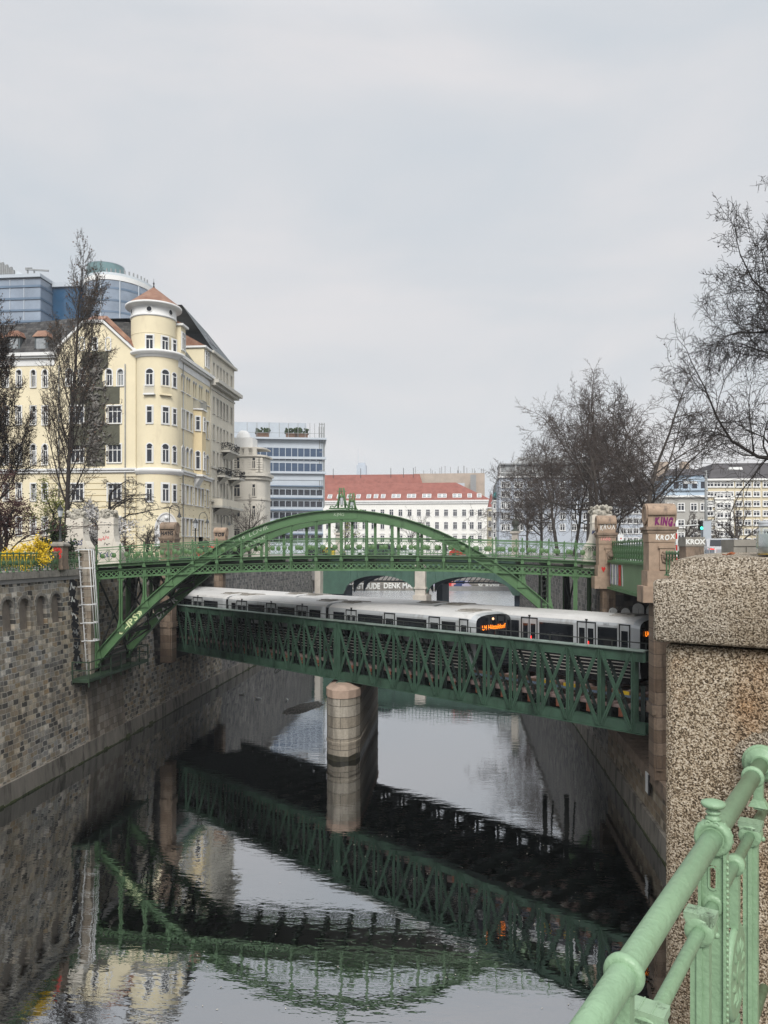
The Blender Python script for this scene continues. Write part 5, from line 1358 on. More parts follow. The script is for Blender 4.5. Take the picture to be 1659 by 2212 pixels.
# white building with red tiled roof across the canal
TW = 296.0
a, zev = onT(640, 1085, TW); b = onT(1057, 1085, TW)[0]
WBD = rthing('canal_building', 'long white building with red tiled roof and many roof windows across the canal', 'building', (a+b)/2, TW, 10.2)
base = ((a+b)/2, 10.2); L = (b-a)/2; ze = zev-10.2
mb = MB(); mb.box(-L, L, 0, 18, 0, ze); mb.build('wall', M['white_wall'], WBD)
mb = MB(); mb.box(-L-.7, L+.7, -.7, 18.7, ze-.1, ze+.5); mb.box(-L-.2, L+.2, -.3, 18.2, ze-.9, ze-.1)
for k in range(int(2*L/1.1)): mb.box(-L+k*1.1, -L+k*1.1+.45, -.55, 0, ze-.8, ze-.1)
for y in (1117, 1146): z = onT(800, y, TW)[1]-10.2; mb.box(-L, L, -.18, 0, z-.1, z+.15) if y == 1117 and False else None
mb.build('cornice', M['white_trim'], WBD)
zri = onT(900, 1043, TW+9)[1]-10.2; xri = onT(985, 1043, TW+9)[0]-base[0]
mb = MB(); mb.add([(-L-.7,-.7,ze+.5),(L+.7,-.7,ze+.5),(xri,9,zri),(-L-.7,9,zri),(L+.7,18.7,ze+.5),(-L-.7,18.7,ze+.5)], [(0,1,2,3),(1,4,2),(4,5,3,2),(5,0,3)]); rf = mb.build('roof', M['tile'], WBD)
xs = [x for x in (688, 708.5, 728.5, 748, 767.5, 787, 806.5, 826, 845.5, 865, 885, 905, 924.5, 944, 963.5, 983, 1002.5, 1019, 1036.5)]
grid(WBD, TW, xs, [(1101,1114.5),(1128,1142.5),(1157,1171),(1182,1190)], 1.35, ['vert','vert','ped','vert'], 'white_trim', base=base)
sl = math.atan2(zri-ze-.5, 9.7); pr = None
for x in (713, 733, 754.5, 774.5, 797, 812.5, 828, 851, 861, 884, 894, 917, 927, 950, 960, 982.5, 992.5, 1014.5, 1035):
    s, z = onT(x, 1078, TW+1.8); u = .22; p = (s-base[0], -.7+9.7*u, ze+.5+(zri-ze-.5)*u)
    if pr is None:
        q = MB(); q.box(-.85,.85,-1.3,1.3,0,.22); q.mi = 1; q.box(-.65,.65,-1.1,-.1,.22,.24); q.box(-.65,.65,.1,1.1,.22,.24)
        pr = q.build('roof_window', [M['white_trim'], M['curtain']], WBD); pr.location = p; pr.rotation_euler = (sl,0,0)
    else: c = inst(pr, WBD, p); c.rotation_euler = (sl,0,0)
# roofs and party walls behind it
BR = rthing('house_row', 'old dark red ridge roof with pale chimney blocks above the long tiled roof', 'building', onT(800,1040,318)[0], 318, 10.2)
o0 = onT(800,1040,318)[0]
z0 = onT(1,1062,318)[1]-10.2; z1 = onT(1,1031,318)[1]-10.2
xa, xb, xc = onT(690,1,318)[0]-o0, onT(895,1,318)[0]-o0, onT(920,1,318)[0]-o0
mb = MB(); mb.add([(xa,-4,z0-6),(xb+6,-4,z0-6),(xb+2,4,z1),(xa,4,z1)],[(0,1,2,3)]); mb.build('roof', M['tile'], BR)
mb = MB(); q = onT(892,1025.5,318)[1]-10.2; mb.add([(onT(805,1,318)[0]-o0,3.8,z1-.5),(xb-1,3.8,q),(xb-1,3.8,z0-4),(onT(805,1,318)[0]-o0,3.8,z0-4)],[(0,1,2,3)]); mb.box(xa, xb, 5, 9, 0, z1-.5); mb.build('second_roof', M['tile_old'], BR)
for x in (722, 745, 779, 797, 825, 838): 
    s = onT(x,1,312)[0]-o0; q = MB(); q.box(s-2,s+2,-6,-4,z0-5,z0+.4); q.box(s-2.2,s+2.2,-6.2,-3.8,z0+.4,z0+.7); q.build('chimney', M['beige_wall'] if x % 2 else M['office_wall'], BR)
for x in (712, 773, 840, 868, 890): s = onT(x,1,312)[0]-o0; q = MB(); q.box(s-.1,s+.1,3,3.2,z1-2,z1+2.6); q.build('antenna', M['lampost'], BR)
BP = rthing('party_house', 'beige blank party wall house with rows of thin chimney pipes behind the long roof', 'building', onT(970,1,322)[0], 322, 10.2)
o0 = onT(970,1,322)[0]; mb = MB(); mb.box(onT(893,1,322)[0]-o0, onT(1047,1,322)[0]-o0, 0, 12, 0, onT(1,1032,322)[1]-10.2); mb.build('wall', M['beige_wall'], BP)
mb = MB(); rg = random.Random(3); zt0 = onT(1,1032,322)[1]-10.2
for k in range(22): x = rg.uniform(onT(895,1,322)[0]-o0, onT(1045,1,322)[0]-o0); mb = MB(); mb.box(x-.12,x+.12,.3,.6,zt0-1,zt0+rg.uniform(.8,3.4)); mb.build('flue_pipe', M['galv'], BP)
for x in (1018, 1022, 1026): s = onT(x,1,322)[0]-o0; mb = MB(); mb.box(s-.4,s+.4,-4,-3,zt0-14,zt0-1); mb.build('flue_pipe', M['galv'], BP)
for x in (920, 935, 955, 990): s = onT(x,1,322)[0]-o0; q = MB(); q.box(s-2.6,s+2.6,-5,-2,zt0-12,zt0-4.5); q.build('chimney', M['office_wall'], BP)
tf = rthing('far_tower', 'tiny hazy glass tower rising far behind the red roofs', 'tower', onT(780,1,900)[0], 900, 10.2)
zq = onT(1,1013,900)[1]-10.2; mb = MB(); mb.box(-5.5,5.5,0,12,0,zq); mb.box(-4,4,2,10,zq,zq+3); mb.build('shaft', M['tower_far'], tf); mb = MB(); mb.box(-4.2,-3.9,4,4.3,zq,zq+20); mb.box(3.9,4.2,4,4.3,zq,zq+12); mb.build('mast', M['tower_far'], tf)

# slab office
TO2 = 189.0
a, zt2 = onT(505, 958, TO2); b = onT(700, 958, TO2)[0]
OF = rthing('office_building', 'blue grey slab office block with rows of ribbon windows and roof terrace', 'building', b, TO2, ZG)
base = (b, ZG); zt_ = zt2-ZG; wl = a-b; OF.rotation_euler = (0, 0, R(6))
mb = MB(); mb.box(wl, -.2, 0, 14, 0, onT(1,961,TO2)[1]-ZG); mb.build('wall', M['office_wall'], OF)
colx = [512+i*25.3 for i in range(8)]
xsw = [508+k*12.95+.5 for k in range(15)]; xsw = [x for x in xsw if x < 695]
rowsu = [(969,994),(1015-2,1038-6)]
rowsu = [(970,996),(1002,1026)]
rowsl = [(1058.5,1075),(1083.5,1100),(1108,1124.5),(1132.5,1149),(1157,1172)]
ww = 12.95*TO2/F
hw = 0
grid(OF, TO2, xsw, rowsu, ww-.06, ['office']*2, 'office_wall', 'pane_blue', base)
grid(OF, TO2, xsw, rowsl, ww-.06, ['office']*5, 'office_wall', 'pane', base)
mb = MB()
for y0, y1, d in ((1026.5,1031,.9),(996,1001,.6),(1031,1044,.15)):
    z1 = onT(1,y0,TO2)[1]-ZG; z0 = onT(1,y1,TO2)[1]-ZG; mb.box(wl, 0.5 if d > .5 else -.2, -d, .1, z0, z1)
for y in (961,): z = onT(1,y,TO2)[1]-ZG; mb.box(wl, .6, -1.2, 14, z, z+.45)
mb.build('ledge', M['office_wall'], OF)
for y0, y1 in rowsl: 
    q = MB(); z = onT(1,y0-1,TO2)[1]-ZG; q.box(wl, -.3, -.7, .02, z, z+.25); z2 = onT(1,y1,TO2)[1]-ZG; q.mi = 1; q.box(wl, -.2, -.16, .0, z2-.75, z2-.05); q.build('sunshade', [M['office_blue'], M['office_wall']], OF)
zz = onT(1,961,TO2)[1]-ZG+.45
mb = MB(); mb.box(wl, onT(663,1,TO2)[0]-b, 4, 13, zz, onT(1,926,TO2+4)[1]-ZG); mb.build('penthouse', M['office_wall'], OF)
for x in (571, 633, 652): 
    s = onT(x,1,TO2)[0]-b; q = MB(); q.box(s-1.6,s+1.6,-.2,1.2,zz,zz+1.1)
    q.build('planter', M['brown'], OF)
    rg = random.Random(x); q = MB()
    for k in range(50): q.ball((s+rg.uniform(-1.7,1.7), .5+rg.uniform(-.6,.6), zz+1.1+rg.uniform(0,1.3)), rg.uniform(.2,.4), 5)
    q.build('planter_shrub', M['evergreen'], OF)
mb = MB(); z9 = onT(1,925,TO2)[1]-ZG
for x in (690.5, 695.5, 700.5): 
    for y in (0, 6): s = onT(x,1,TO2)[0]-b; mb.box(s-.12,s+.12,y,y+.2,zt_-16,z9)
for k in range(9): z = zt_-14+k*2.3; mb.box(onT(690,1,TO2)[0]-b, onT(701,1,TO2)[0]-b, -.05,.1,z,z+.12)
for x in (540,560,585,606,625,645,660,670,680): s = onT(x,1,TO2)[0]-b; mb.box(s-.06,s+.06,-.6,-.5,zz,zz+3.6)
mb.box(wl, 0, -.6,-.5, zz+1.1, zz+1.18)
mb.build('roof_frame', M['galv'], OF)

# blue glass building behind the roofs
def ell(mb, rx, ry, z0, z1, c, n=40, r2=None):
    q = MB(); q.lathe([(1,z0),(r2 or 1,z1)], n); mb.add([(p[0]*rx+c[0], p[1]*ry+c[1], p[2]) for p in q.v], q.f, True)
TG = 150.0
oG = onT(150, 1, TG)[0]; GB = rthing('glass_building', 'curved blue glass office building with green rooftop drum behind the yellow house', 'building', oG, TG, ZG)
def g(x): return onT(x,1,TG)[0]-oG
def gz(y): return onT(1,y,TG)[1]-ZG
floors = [(604,612),(626,630.5),(652,656.5),(677,681),(701,705)]
cx = g(218); rx = g(289)-cx; ry = rx*1.3
drum = (cx, ry)
mb = MB(); ell(mb, rx, ry, 0, gz(612), drum); mb.mi = 1
for y0, y1 in floors[1:]: ell(mb, rx*1.006, ry*1.006, gz(y1), gz(y0), drum)
mb.build('drum', [M['glass_a'], M['office_blue']], GB)
mb = MB(); ell(mb, rx*1.015, ry*1.015, gz(611), gz(601), drum); ell(mb, rx*1.0, ry*1.0, gz(601), gz(601)+.01, drum, 40, .01); mb.build('parapet', M['white_trim'], GB)
mb = MB()
for k in range(60):
    a = 2*math.pi*k/60
    if k % 5 == 0: mb.box(drum[0]+rx*1.008*math.cos(a)-.1, drum[0]+rx*1.008*math.cos(a)+.1, drum[1]+ry*1.008*math.sin(a)-.1, drum[1]+ry*1.008*math.sin(a)+.1, gz(700), gz(612))
mb.build('mullions', M['office_wall'], GB)
mb = MB(); ell(mb, rx*1.0, ry*1.0, gz(601), gz(595), drum); mb.build('glass_screen', M['clear'], GB)
rb = MB()
for k in range(24): a = -math.pi+math.pi*k/24; rb.box(drum[0]+rx*.93*math.cos(a)-.12, drum[0]+rx*.93*math.cos(a)+.12, drum[1]+ry*.93*math.sin(a), drum[1]+ry*.93*math.sin(a)+.2, gz(601), gz(585))
rb.build('terrace_posts', M['galv'], GB)
c2 = g(208); r2 = g(246.5)-c2
mb = MB(); ell(mb, r2, r2*1.0, gz(602), gz(571), (c2, r2*1.1)); mb.mi = 1; ell(mb, r2*1.01, r2*1.01, gz(571), gz(569.5), (c2, r2*1.1)); ell(mb, r2*1.01, r2*1.01, gz(569.5), gz(568), (c2, r2*1.1), 40, .3); mb.build('rooftop_drum', [M['glass_g'], M['office_wall']], GB)
mb = MB(); mb.box(g(-60), g(99), -2, 20, 0, gz(612)); mb.mi = 1
for y0, y1 in floors[1:]: mb.box(g(-60), g(99)+.1, -2.2, 20, gz(y1), gz(y0))
mb.build('left_wing', [M['glass_a'], M['office_blue']], GB)
mb = MB(); mb.box(g(99), g(160), 2.5, 20, 0, gz(616)); mb.build('recess', M['glass_d'], GB)
mb = MB(); mb.box(g(-60), g(101), -2.5, 20, gz(610), gz(603)); mb.box(g(101), g(165), 2, 20, gz(616), gz(606))
for k in range(5): x = g(-55)+k*3; mb.box(x-.06,x+.08,-2.1,-1.95,gz(700),gz(612))
mb.build('wing_parapet', M['office_wall'], GB)
mb = MB(); mb.add([(g(-60),-2,gz(602)),(g(62),-2,gz(602)),(g(20),-2,gz(577)),(g(-60),-2,gz(545)),(g(-60),-1.7,gz(602)),(g(62),-1.7,gz(602)),(g(20),-1.7,gz(577)),(g(-60),-1.7,gz(545))],[(0,1,2,3),(4,7,6,5),(1,5,6,2),(2,6,7,3)]); mb.build('sloping_screen', M['clear'], GB)
mb = MB()
for k in range(10): x = 2+k*4.5; mb.box(g(x)-.2, g(x)+.2, -2.4, -2.1, gz(602), gz(566+k*2.6+(4 if k % 2 else 0)))
mb.bar((g(55),0,gz(584)),(g(105),0,gz(589)), .3,.3); mb.box(g(58),g(60),0,.3,gz(602),gz(581)); mb.box(g(54),g(68),0,.3,gz(582),gz(580)); mb.box(g(72),g(74),0,.3,gz(602),gz(586)); mb.build('terrace_fins', M['galv'], GB)


# right bank houses behind the trees
def block(name, label, plane, x0, x1, ytop, mat, xs, rows, w, fm='white_trim', zb=11.2, roof=None, kind='vert', depth=14, gm='pane'):
    a = onT(x0,1,plane)[0]; b, zt = onT(x1, ytop, plane)
    th = rthing(name, label, 'building', (a+b)/2, plane, zb); base = ((a+b)/2, zb); L = (b-a)/2; zt -= zb
    mb = MB(); mb.box(-L, L, 0, depth, 0, zt); mb.build('wall', M[mat], th)
    mb = MB(); mb.box(-L-.3, L+.3, -.5, depth, zt, zt+.35); mb.build('cornice', M[fm], th)
    if roof:
        zr = onT(1, roof[0], plane)[1]-zb; mb = MB(); mb.taper(-L, L, -.2, depth, zt+.35, zr, roof[2], roof[2]); mb.build('roof', M[roof[1]], th)
    grid(th, plane, xs, rows, w, [kind]*len(rows), fm, gm, base)
    return th, base, zt, L
TH = 232.0
th, base, zt, L = block('apartment_house', 'tall blue white apartment house with setback glass top left of the bare trees', 190, 1078, 1300, 1030, 'blue_wall', [1088, 1096.5, 1117, 1124, 1145, 1168, 1190, 1215, 1240, 1265], [(1042,1052),(1062,1073),(1085,1097),(1109,1121),(1133,1145)], 1.0)
mb = MB(); mb.box(-L+.2, L-3, .6, 12, zt+.35, zt+3.2); mb.box(-L+.0, L-3, .0, 12, zt+3.2, zt+3.5); 
mb.taper(-L+3, L-6, 2, 12, zt+3.5, zt+5.4, 2, 1); mb.build('penthouse', M['galv'], th)
mb = MB()
for x in (-L+.2,-L+4,-L+8): mb.box(x,x+.12,.0,.12,zt+.35,zt+3.2)
mb.box(-L,L-3,-.1,0,zt+1.2,zt+1.28); mb.build('terrace_rail', M['white_trim'], th)
block('narrow_house', 'narrow beige house squeezed between the white building and the apartment house', 262, 1055, 1068, 1098, 'cream_wall', [1058.5, 1064.5], [(1105,1114),(1126,1137),(1148,1158)], .9, roof=(1072,'tile_old',1.0))
th, base, zt, L = block('narrow_house', 'narrow white house with teal awning beside the blue white apartment house', 240, 1066, 1079, 1083, 'white_wall', [1070, 1076], [(1088,1098),(1108,1119),(1129,1142),(1149,1160)], 1.0, roof=(1052,'slate_metal',.6))
mb = MB(); z = onT(1,1082,240)[1]-11.2; z2 = onT(1,1072,240)[1]-11.2; mb.box(-.9, 1.1, -1.2, -.3, z, z2); mb.build('awning', M['teal'], th)
th, base, zt, L = block('town_house', 'grey house with light blue mansard storey behind the traffic signal', 150, 1436, 1529, 1074, 'grey_wall', [1448, 1471, 1498.5, 1520, 1533-14+12], [(1088,1102),(1124,1138),(1152,1164),(1178,1186)][:3], 1.0)
o0 = base[0]; pl = 150
z1 = onT(1,1040,pl)[1]-11.2
mb = MB(); mb.taper(-L, L, .2, 13, zt+.35, z1, .7, .5); mb.build('mansard', M['blue_mans'], th)
mb = MB(); zr = onT(1,1024,pl)[1]-11.2; mb.taper(-L-.2, L+.2, .3, 14, z1, zr, 2, 3); mb.build('roof', M['dark_roof'], th)
for x in (1460, 1480, 1500, 1519):
    s = onT(x,1,pl)[0]-o0; q = MB(); za, zb_ = onT(1,1066,pl)[1]-11.2, onT(1,1053,pl)[1]-11.2; q.mi = 1; q.box(s-.8,s+.8,-.1,1.6,za-.4,zb_+.7); q.mi = 0; q.box(s-.45,s+.45,-.16,-.1,za,zb_); q.build('dormer', [M['pane'], M['blue_mans']], th)
for x in (1440, 1452, 1498): s = onT(x,1,pl)[0]-o0; q = MB(); q.box(s-.7,s+.7,5,7,zr-2,zr+1.6); q.build('chimney', M['beige_wall'], th)
block('town_house', 'pale yellow long house with small square windows behind the bare branches', 150, 1529, 1720, 1037, 'ywall2', [1534, 1549, 1564, 1577, 1596, 1615, 1634, 1655, 1675, 1700], [(1042,1050.5),(1063,1071),(1083,1092),(1104,1113),(1124,1133),(1144,1153),(1164,1172)], 1.0, roof=(1016,'dark_roof',1.5))
mb = MB(); 
yh = [o for o in COL.objects if o.name.startswith('town_house')][-1]
ob = (yh.location)
s0_, zz_ = onT(1545,1067,149.6); s1_, _ = onT(1584,1067,149.6); bs = riv(ob.x, ob.y)
mb = MB(); mb.box(s0_-bs[0], s1_-bs[0], -.45, .0, 0, zz_-11.2-1.0); mb.box(s0_-bs[0]-.2, s1_-bs[0]+.2, -.7, .0, zz_-12.2, zz_-11.9); mb.build('projecting_bay', M['white_wall'], yh)
for x in (1555.5, 1572):
    for y0, y1 in ((1066+2,1074+2),(1083+4,1092+4),(1104+4,1113+4),(1124+4,1133+4),(1144+4,1153+4)):
        s, za = onT(x,y0,149.5); _, zb_ = onT(x,y1,149.5); q = far_window(1.0, za-zb_, 'vert', 'white_trim'); q.parent = yh; q.location = (s-bs[0], -.45, zb_-11.2)

block('apartment_house', 'blue grey apartment house hidden behind the bare trees and the two stone piers', 214, 1285, 1440, 1072, 'blue_wall', [1293+i*13.5 for i in range(11)], [(1080,1089),(1100,1109),(1120,1130),(1142,1152),(1162,1170)], 1.1, roof=(1052,'dark_roof',2.0))
# ------------------------------------------------------------------ arched road bridge behind the footbridge
A0 = at(690, 1230, 116); A1 = at(1150, 1230, 104.5); AX = Vector((A1.x-A0.x, A1.y-A0.y, 0)); LB = AX.length; ra = math.atan2(AX.y, AX.x)
RB_ = thing('road_bridge', 'blue green arched road bridge with pale stone pier behind the footbridge', 'bridge', (A0.x, A0.y, 0), ra)
ux = AX/LB; uy = Vector((-ux.y, ux.x, 0))
def rb(px, y=0):
    k = K(px); ox, oy = A0.x+uy.x*y, A0.y+uy.y*y; return (k*oy-ox)/(ux.x-k*ux.y)
def rz_(px, py): x = rb(px); return EYE-(py-HY)*(A0.y+ux.y*x)/F
pL, pR = rb(899), rb(921); zd_ = rz_(910, 1222)
def span(mb, x0, x1, y0, y1, zs, zc_, ztop, n=18):
    pts = [(x0+(x1-x0)*i/n, zs+(zc_-zs)*max(0, 1-abs(2*i/n-1)**2)**.5) for i in range(n+1)]
    for a, b in zip(pts, pts[1:]):
        mb.add([(a[0],y0,a[1]),(b[0],y0,b[1]),(b[0],y0,ztop),(a[0],y0,ztop),(a[0],y1,a[1]),(b[0],y1,b[1]),(b[0],y1,ztop),(a[0],y1,ztop)], [(0,1,2,3),(4,7,6,5),(0,4,5,1)])
for i, (x0, x1, za_, zb2) in enumerate(((rb(741), pL, rz_(780,1284), rz_(810,1243)), (pR, rb(1108), rz_(1000,1284), rz_(1010,1246)))):
    mb = MB(); span(mb, x0, x1, 0, .3, za_, zb2, zd_); e0, e1 = (rb(696), x0) if i == 0 else (x1, rb(1124)); mb.box(e0, e1, 0, .3, za_, zd_); mb.build('arch_girder', M['far_girder'], RB_)
    mb = MB(); m = 10
    for k in range(1, m): x = x0+(x1-x0)*k/m; z = za_+(zb2-za_)*max(0, 1-abs(2*k/m-1)**2)**.5; mb.box(x-.09,x+.09,-.1,0,z,zd_)
    mb.box(min(x0,e0),max(x1,e1),-.2,0,zd_-.12,zd_+.1)
    mb.build('stiffeners', M['far_girder'], RB_)
    for yy in (4, 8):
        mb = MB(); span(mb, x0, x1, yy, yy+.3, za_, zb2-.2, zd_); mb.build('inner_girder', M['far_dark'], RB_)
    mb = MB(); 
    for k in range(16): u = x0+(x1-x0)*k/16; mb.bar((u,8.5,zb2-1.1),(u+(x1-x0)/16,8.5,zb2-.2), .1,.1,(0,1,0))
    mb.box(x0, x1, 8.4, 8.6, zb2-1.3, zb2-1.1); mb.build('lattice_brace', M['far_dark'], RB_)
mb = MB(); mb.box(-3, LB+3, .05, 9, zd_+.02, 10.9); mb.box(-3, LB+3, -.5, .2, 10.75, 11.0); mb.build('deck', M['far_girder'], RB_)
mb = MB(); mb.box(pL, pR, -.6, 1.4, -.5, zd_+.2); mb.box(pL-.25, pR+.25, -.8, 1.6, -.5, rz_(910,1285)); mb.box(pL-.15, pR+.15, -.7, 1.5, rz_(910,1272), rz_(910,1268)); mb.build('stone_pier', M['bridge_stone'], RB_)
mb = MB()
for px0, px1 in ((703, 741), (923, 936), (1108, 1122)): mb = MB(); mb.box(rb(px0), rb(px1), 4.5 if px0 == 923 else 1.0, 3.5 if px0 == 703 else 8, -.5, rz_(px0,1265)); mb.build('blue_support', M['far_dark'], RB_)
mb = MB(); mb.box(rb(686), rb(698), -1.0, 1.0, -.5, 11); mb.build('stone_abutment', M['bridge_stone'], RB_)
mb = MB(); n = 60
for k in range(n+1): x = LB*k/n; mb.box(x-.03,x+.03,-.4,-.34,11.0,11.95)
mb.box(0,LB,-.42,-.32,11.95,12.02); mb.box(0,LB,-.4,-.34,11.15,11.2); mb.build('parapet_rail', M['far_girder'], RB_)
for px, lab in ((733, 'pale stone bridge pillar with dark bronze urn seen through the arch hangers'), (1113, 'pale stone bridge pillar with dark urn in front of the right bank trees')):
    x = rb(px); p = A0+ux*x-uy*.0; t = thing('bridge_pillar', lab, 'pillar', (p.x, p.y, 11.0), ra)
    mb = MB(); mb.taper(-.45,.45,-.45,.45,0,3.2,.05,.05); mb.box(-.6,.6,-.6,.6,3.2,3.5); mb.build('shaft', M['bridge_stone'], t)
    mb = MB(); mb.lathe([(.5,3.5),(.55,3.65),(.3,3.8),(.25,3.95),(.45,4.3),(.5,4.8),(.36,5.05),(.15,5.15),(.001,5.2)], 12); mb.build('urn', M['urn'], t)

# canal wall with big white letters
CW = thing('canal_wall', 'pale canal quay wall with big white painted letters under the road bridge', 'wall', (0, 226, 0), 0)
mb = MB(); mb.box(-60, 80, 0, 1.2, -.5, 3.0); mb.box(-60, 80, -.4, 1.2, -.5, .35); mb.box(-60,80,-.12,1.3,2.85,3.05); mb.build('masonry', masonry('canal masonry', [(0,(.25,.23,.2)),(.5,(.34,.31,.27)),(1,(.42,.39,.34))], (.2,.19,.17), 1.6, .8, 'xz', .4), CW)
def canal(s, x0, x1, y0, y1, mat, bold=.03):
    a, b = K(x0)*226, K(x1)*226; t = text_mb(s, 1.0, .02, bold); xs = [p[0] for p in t.v]; zs = [p[2] for p in t.v]
    w = max(xs)-min(xs); h = max(zs)-min(zs); z0 = EYE-(y1-HY)*226/F; z1 = EYE-(y0-HY)*226/F
    t.moved(lambda p: Vector(((a+b)/2+(p.x-(max(xs)+min(xs))/2)/w*(b-a), -.02+p.y, z0+(p.z-min(zs))/h*(z1-z0)))); t.build('lettering', M[mat], CW)
canal('RX1GTDUDE', 747, 821, 1259, 1273, 'graf_white', .05); canal('DENK MAL', 829, 896, 1259, 1271, 'graf_white', .03)
rg = random.Random(4)
for x0, x1, mt in ((937,955,'graf_lilac'),(957,970,'graf_red'),(968,985,'graf_pink'),(985,1003,'graf_navy'),(960,978,'graf_red'),(1003,1015,'graf_lilac')):
    q = MB()
    for k in range(7): xx = K(rg.uniform(x0,x1))*226; zz = rg.uniform(.9,2.6); q.prism([(xx-.9,zz-.5),(xx+.7,zz-.6),(xx+1.0,zz+.3),(xx,zz+.6),(xx-.8,zz+.4)], -.03-rg.random()*.02, -.0)
    q.build('graffiti', M[mt], CW)
canal('SCRVBR', 1033, 1081, 1259, 1270, 'graf_white', .05)
# ------------------------------------------------------------------ bare trees
class Tree:
    def __init__(s, seed): s.g = random.Random(seed); s.br = []; s.tips = []
    def grow(s, p, d, r, L, lvl, cfg):
        g = s.g; n = (5,5,4,3,3,2)[lvl]; pts = [p.copy()]; dirs = []; rad = [r]
        end = r*cfg['taper'][min(lvl, len(cfg['taper'])-1)]
        w = cfg['wob'][min(lvl, len(cfg['wob'])-1)]; up = cfg['up'][min(lvl, len(cfg['up'])-1)]
        for i in range(n):
            d = (d+Vector((g.gauss(0,w), g.gauss(0,w), g.gauss(0,w)+up))).normalized(); p = p+d*(L/n); pts.append(p.copy()); dirs.append(d.copy()); rad.append(r+(end-r)*(i+1)/n)
        s.br.append((lvl, pts, rad))
        if lvl >= cfg['max']: s.tips.append(pts[-1]); s.tips.append(pts[len(pts)//2]); return
        k = cfg['nc'][lvl]; lo = cfg['lo'][lvl]
        for j in range(k):
            u = lo+(1-lo)*(j+g.random()*.9)/k; u = min(u, .999); i = int(u*n); f = u*n-i
            q = pts[i].lerp(pts[i+1], f); dd = dirs[i]; ang = R(g.uniform(*cfg['ang'][lvl]))
            ax = Vector((g.gauss(0,1), g.gauss(0,1), g.gauss(0,1))); ax = (ax-dd*ax.dot(dd)).normalized()
            nd_ = dd*math.cos(ang)+ax*math.sin(ang)
            rr = (r+(end-r)*u)*g.uniform(*cfg['rr'])
            s.grow(q, nd_, rr, L*cfg['lr'][lvl]*(1-.45*u*cfg.get('sh',1))*g.uniform(.75,1.2), lvl+1, cfg)
        s.grow(pts[-1], dirs[-1], end*.9, L*cfg['lr'][lvl]*.7, lvl+1, cfg)
PLANE = dict(taper=[.5,.3,.35,.4,.5], wob=[.06,.15,.2,.26,.3], up=[.05,.05,.0,-.02,-.03], nc=[10,9,7,6], lo=[.42,.22,.12,.08], ang=[(30,75),(30,65),(30,70),(25,70)], lr=[1.15,.5,.5,.46], rr=(.42,.62), minr=.013, max=4, sh=.7)
OPEN = dict(PLANE, nc=[9,9,7,6], lo=[.3,.2,.12,.08], up=[.05,.09,.03,0,0], ang=[(30,62),(25,60),(30,65),(30,70)], lr=[1.2,.5,.5,.46])
POPLAR = dict(taper=[.35,.3,.35,.4,.5], wob=[.03,.07,.1,.2,.3], up=[.08,.16,.12,.08,.05], nc=[28,8,6,4], lo=[.2,.12,.1,.1], ang=[(24,40),(20,40),(20,50),(25,60)], lr=[.34,.5,.5,.5], rr=(.3,.5), minr=.010, max=4, sh=.9)
BUSH = dict(taper=[.6,.4,.4,.5], wob=[.12,.2,.25,.3], up=[.05,.05,.02,.0], nc=[9,8,7,6], lo=[.1,.15,.1,.1], ang=[(20,65),(25,60),(25,65),(30,70)], lr=[.7,.55,.55,.5], rr=(.45,.7), minr=.010, max=3)
SPARSE = dict(OPEN, nc=[7,6,5,4], minr=.010)
WEEP = dict(PLANE, lr=[.8,.5,.5,.48], up=[.0,-.02,-.08,-.1,-.1], wob=[.12,.25,.3,.3,.3], nc=[6,6,6,5])
def make_tree(name, label, seed, cfg, px, yb, d, height, width, bark, twig, zb, group=None, lean=(0,0), leaf=None, nleaf=0, lsize=.12, balls=0, trunk_r=.3, base_len=None):
    T = Tree(seed); L = 5.0
    T.grow(Vector((0,0,0)), Vector((lean[0], lean[1], 1)).normalized(), trunk_r, L, 0, cfg)
    vs = [q for b in T.br for q in b[1]]; zm = sorted(p[2] for p in vs)[int(len(vs)*.998)]; xm = sorted(abs(p[0]) for p in vs)[int(len(vs)*cfg.get('pc',.95))]
    kz = height/zm; kx = (width/2)/xm
    f = lambda p: Vector((p.x*kx, p.y*kx, p.z*kz))
    tips = [f(t) for t in T.tips]; T.t = MB(); T.c = MB(); mr = cfg['minr']
    for lvl, pts, rad in T.br:
        pts = [f(q) for q in pts]
        if lvl <= 1: T.t.tube(pts, [max(q, mr*1.5) for q in rad], 7 if lvl == 0 else 5, cap=False)
        else: T.c.tube(pts, [max(q, mr) for q in rad], 3 if lvl > 2 else 4, cap=False)
    loc = at(px, yb, d); loc.z = zb
    th = thing(name, label, 'tree' if 'bush' not in name and 'shrub' not in name else 'shrub', loc, T.g.uniform(-3,3) if cfg is not None else 0, group)
    th.rotation_euler = (0,0,0)
    T.t.build('trunk', M[bark], th)
    if balls:
        T.c.mi = 1
        for k in range(balls): t = T.g.choice(tips); T.c.tube([t, t+Vector((.02,0,-.18))], .006, 3, False); T.c.ball(t+Vector((.02,0,-.2)), .035, 5)
    T.c.build('crown', [M[twig], M['bark_dark']], th)
    if leaf:
        mb = MB(); g = T.g
        for k in range(nleaf):
            t = g.choice(tips)+Vector((g.gauss(0,.12), g.gauss(0,.12), g.gauss(0,.12))); a = Vector((g.gauss(0,1),g.gauss(0,1),g.gauss(0,1))).normalized(); b = a.cross(Vector((g.gauss(0,1),g.gauss(0,1),g.gauss(0,1)))).normalized()
            s = lsize*g.uniform(.6,1.3); mb.add([t-a*s-b*s*.5, t+a*s-b*s*.3, t+a*s*.6+b*s*.6, t-a*s*.5+b*s*.5], [(0,1,2,3)])
        mb.build('blossom' if leaf in ('blossom','forsythia') else 'foliage', M[leaf], th)
    return th
GR = 'bare plane trees along the right bank'
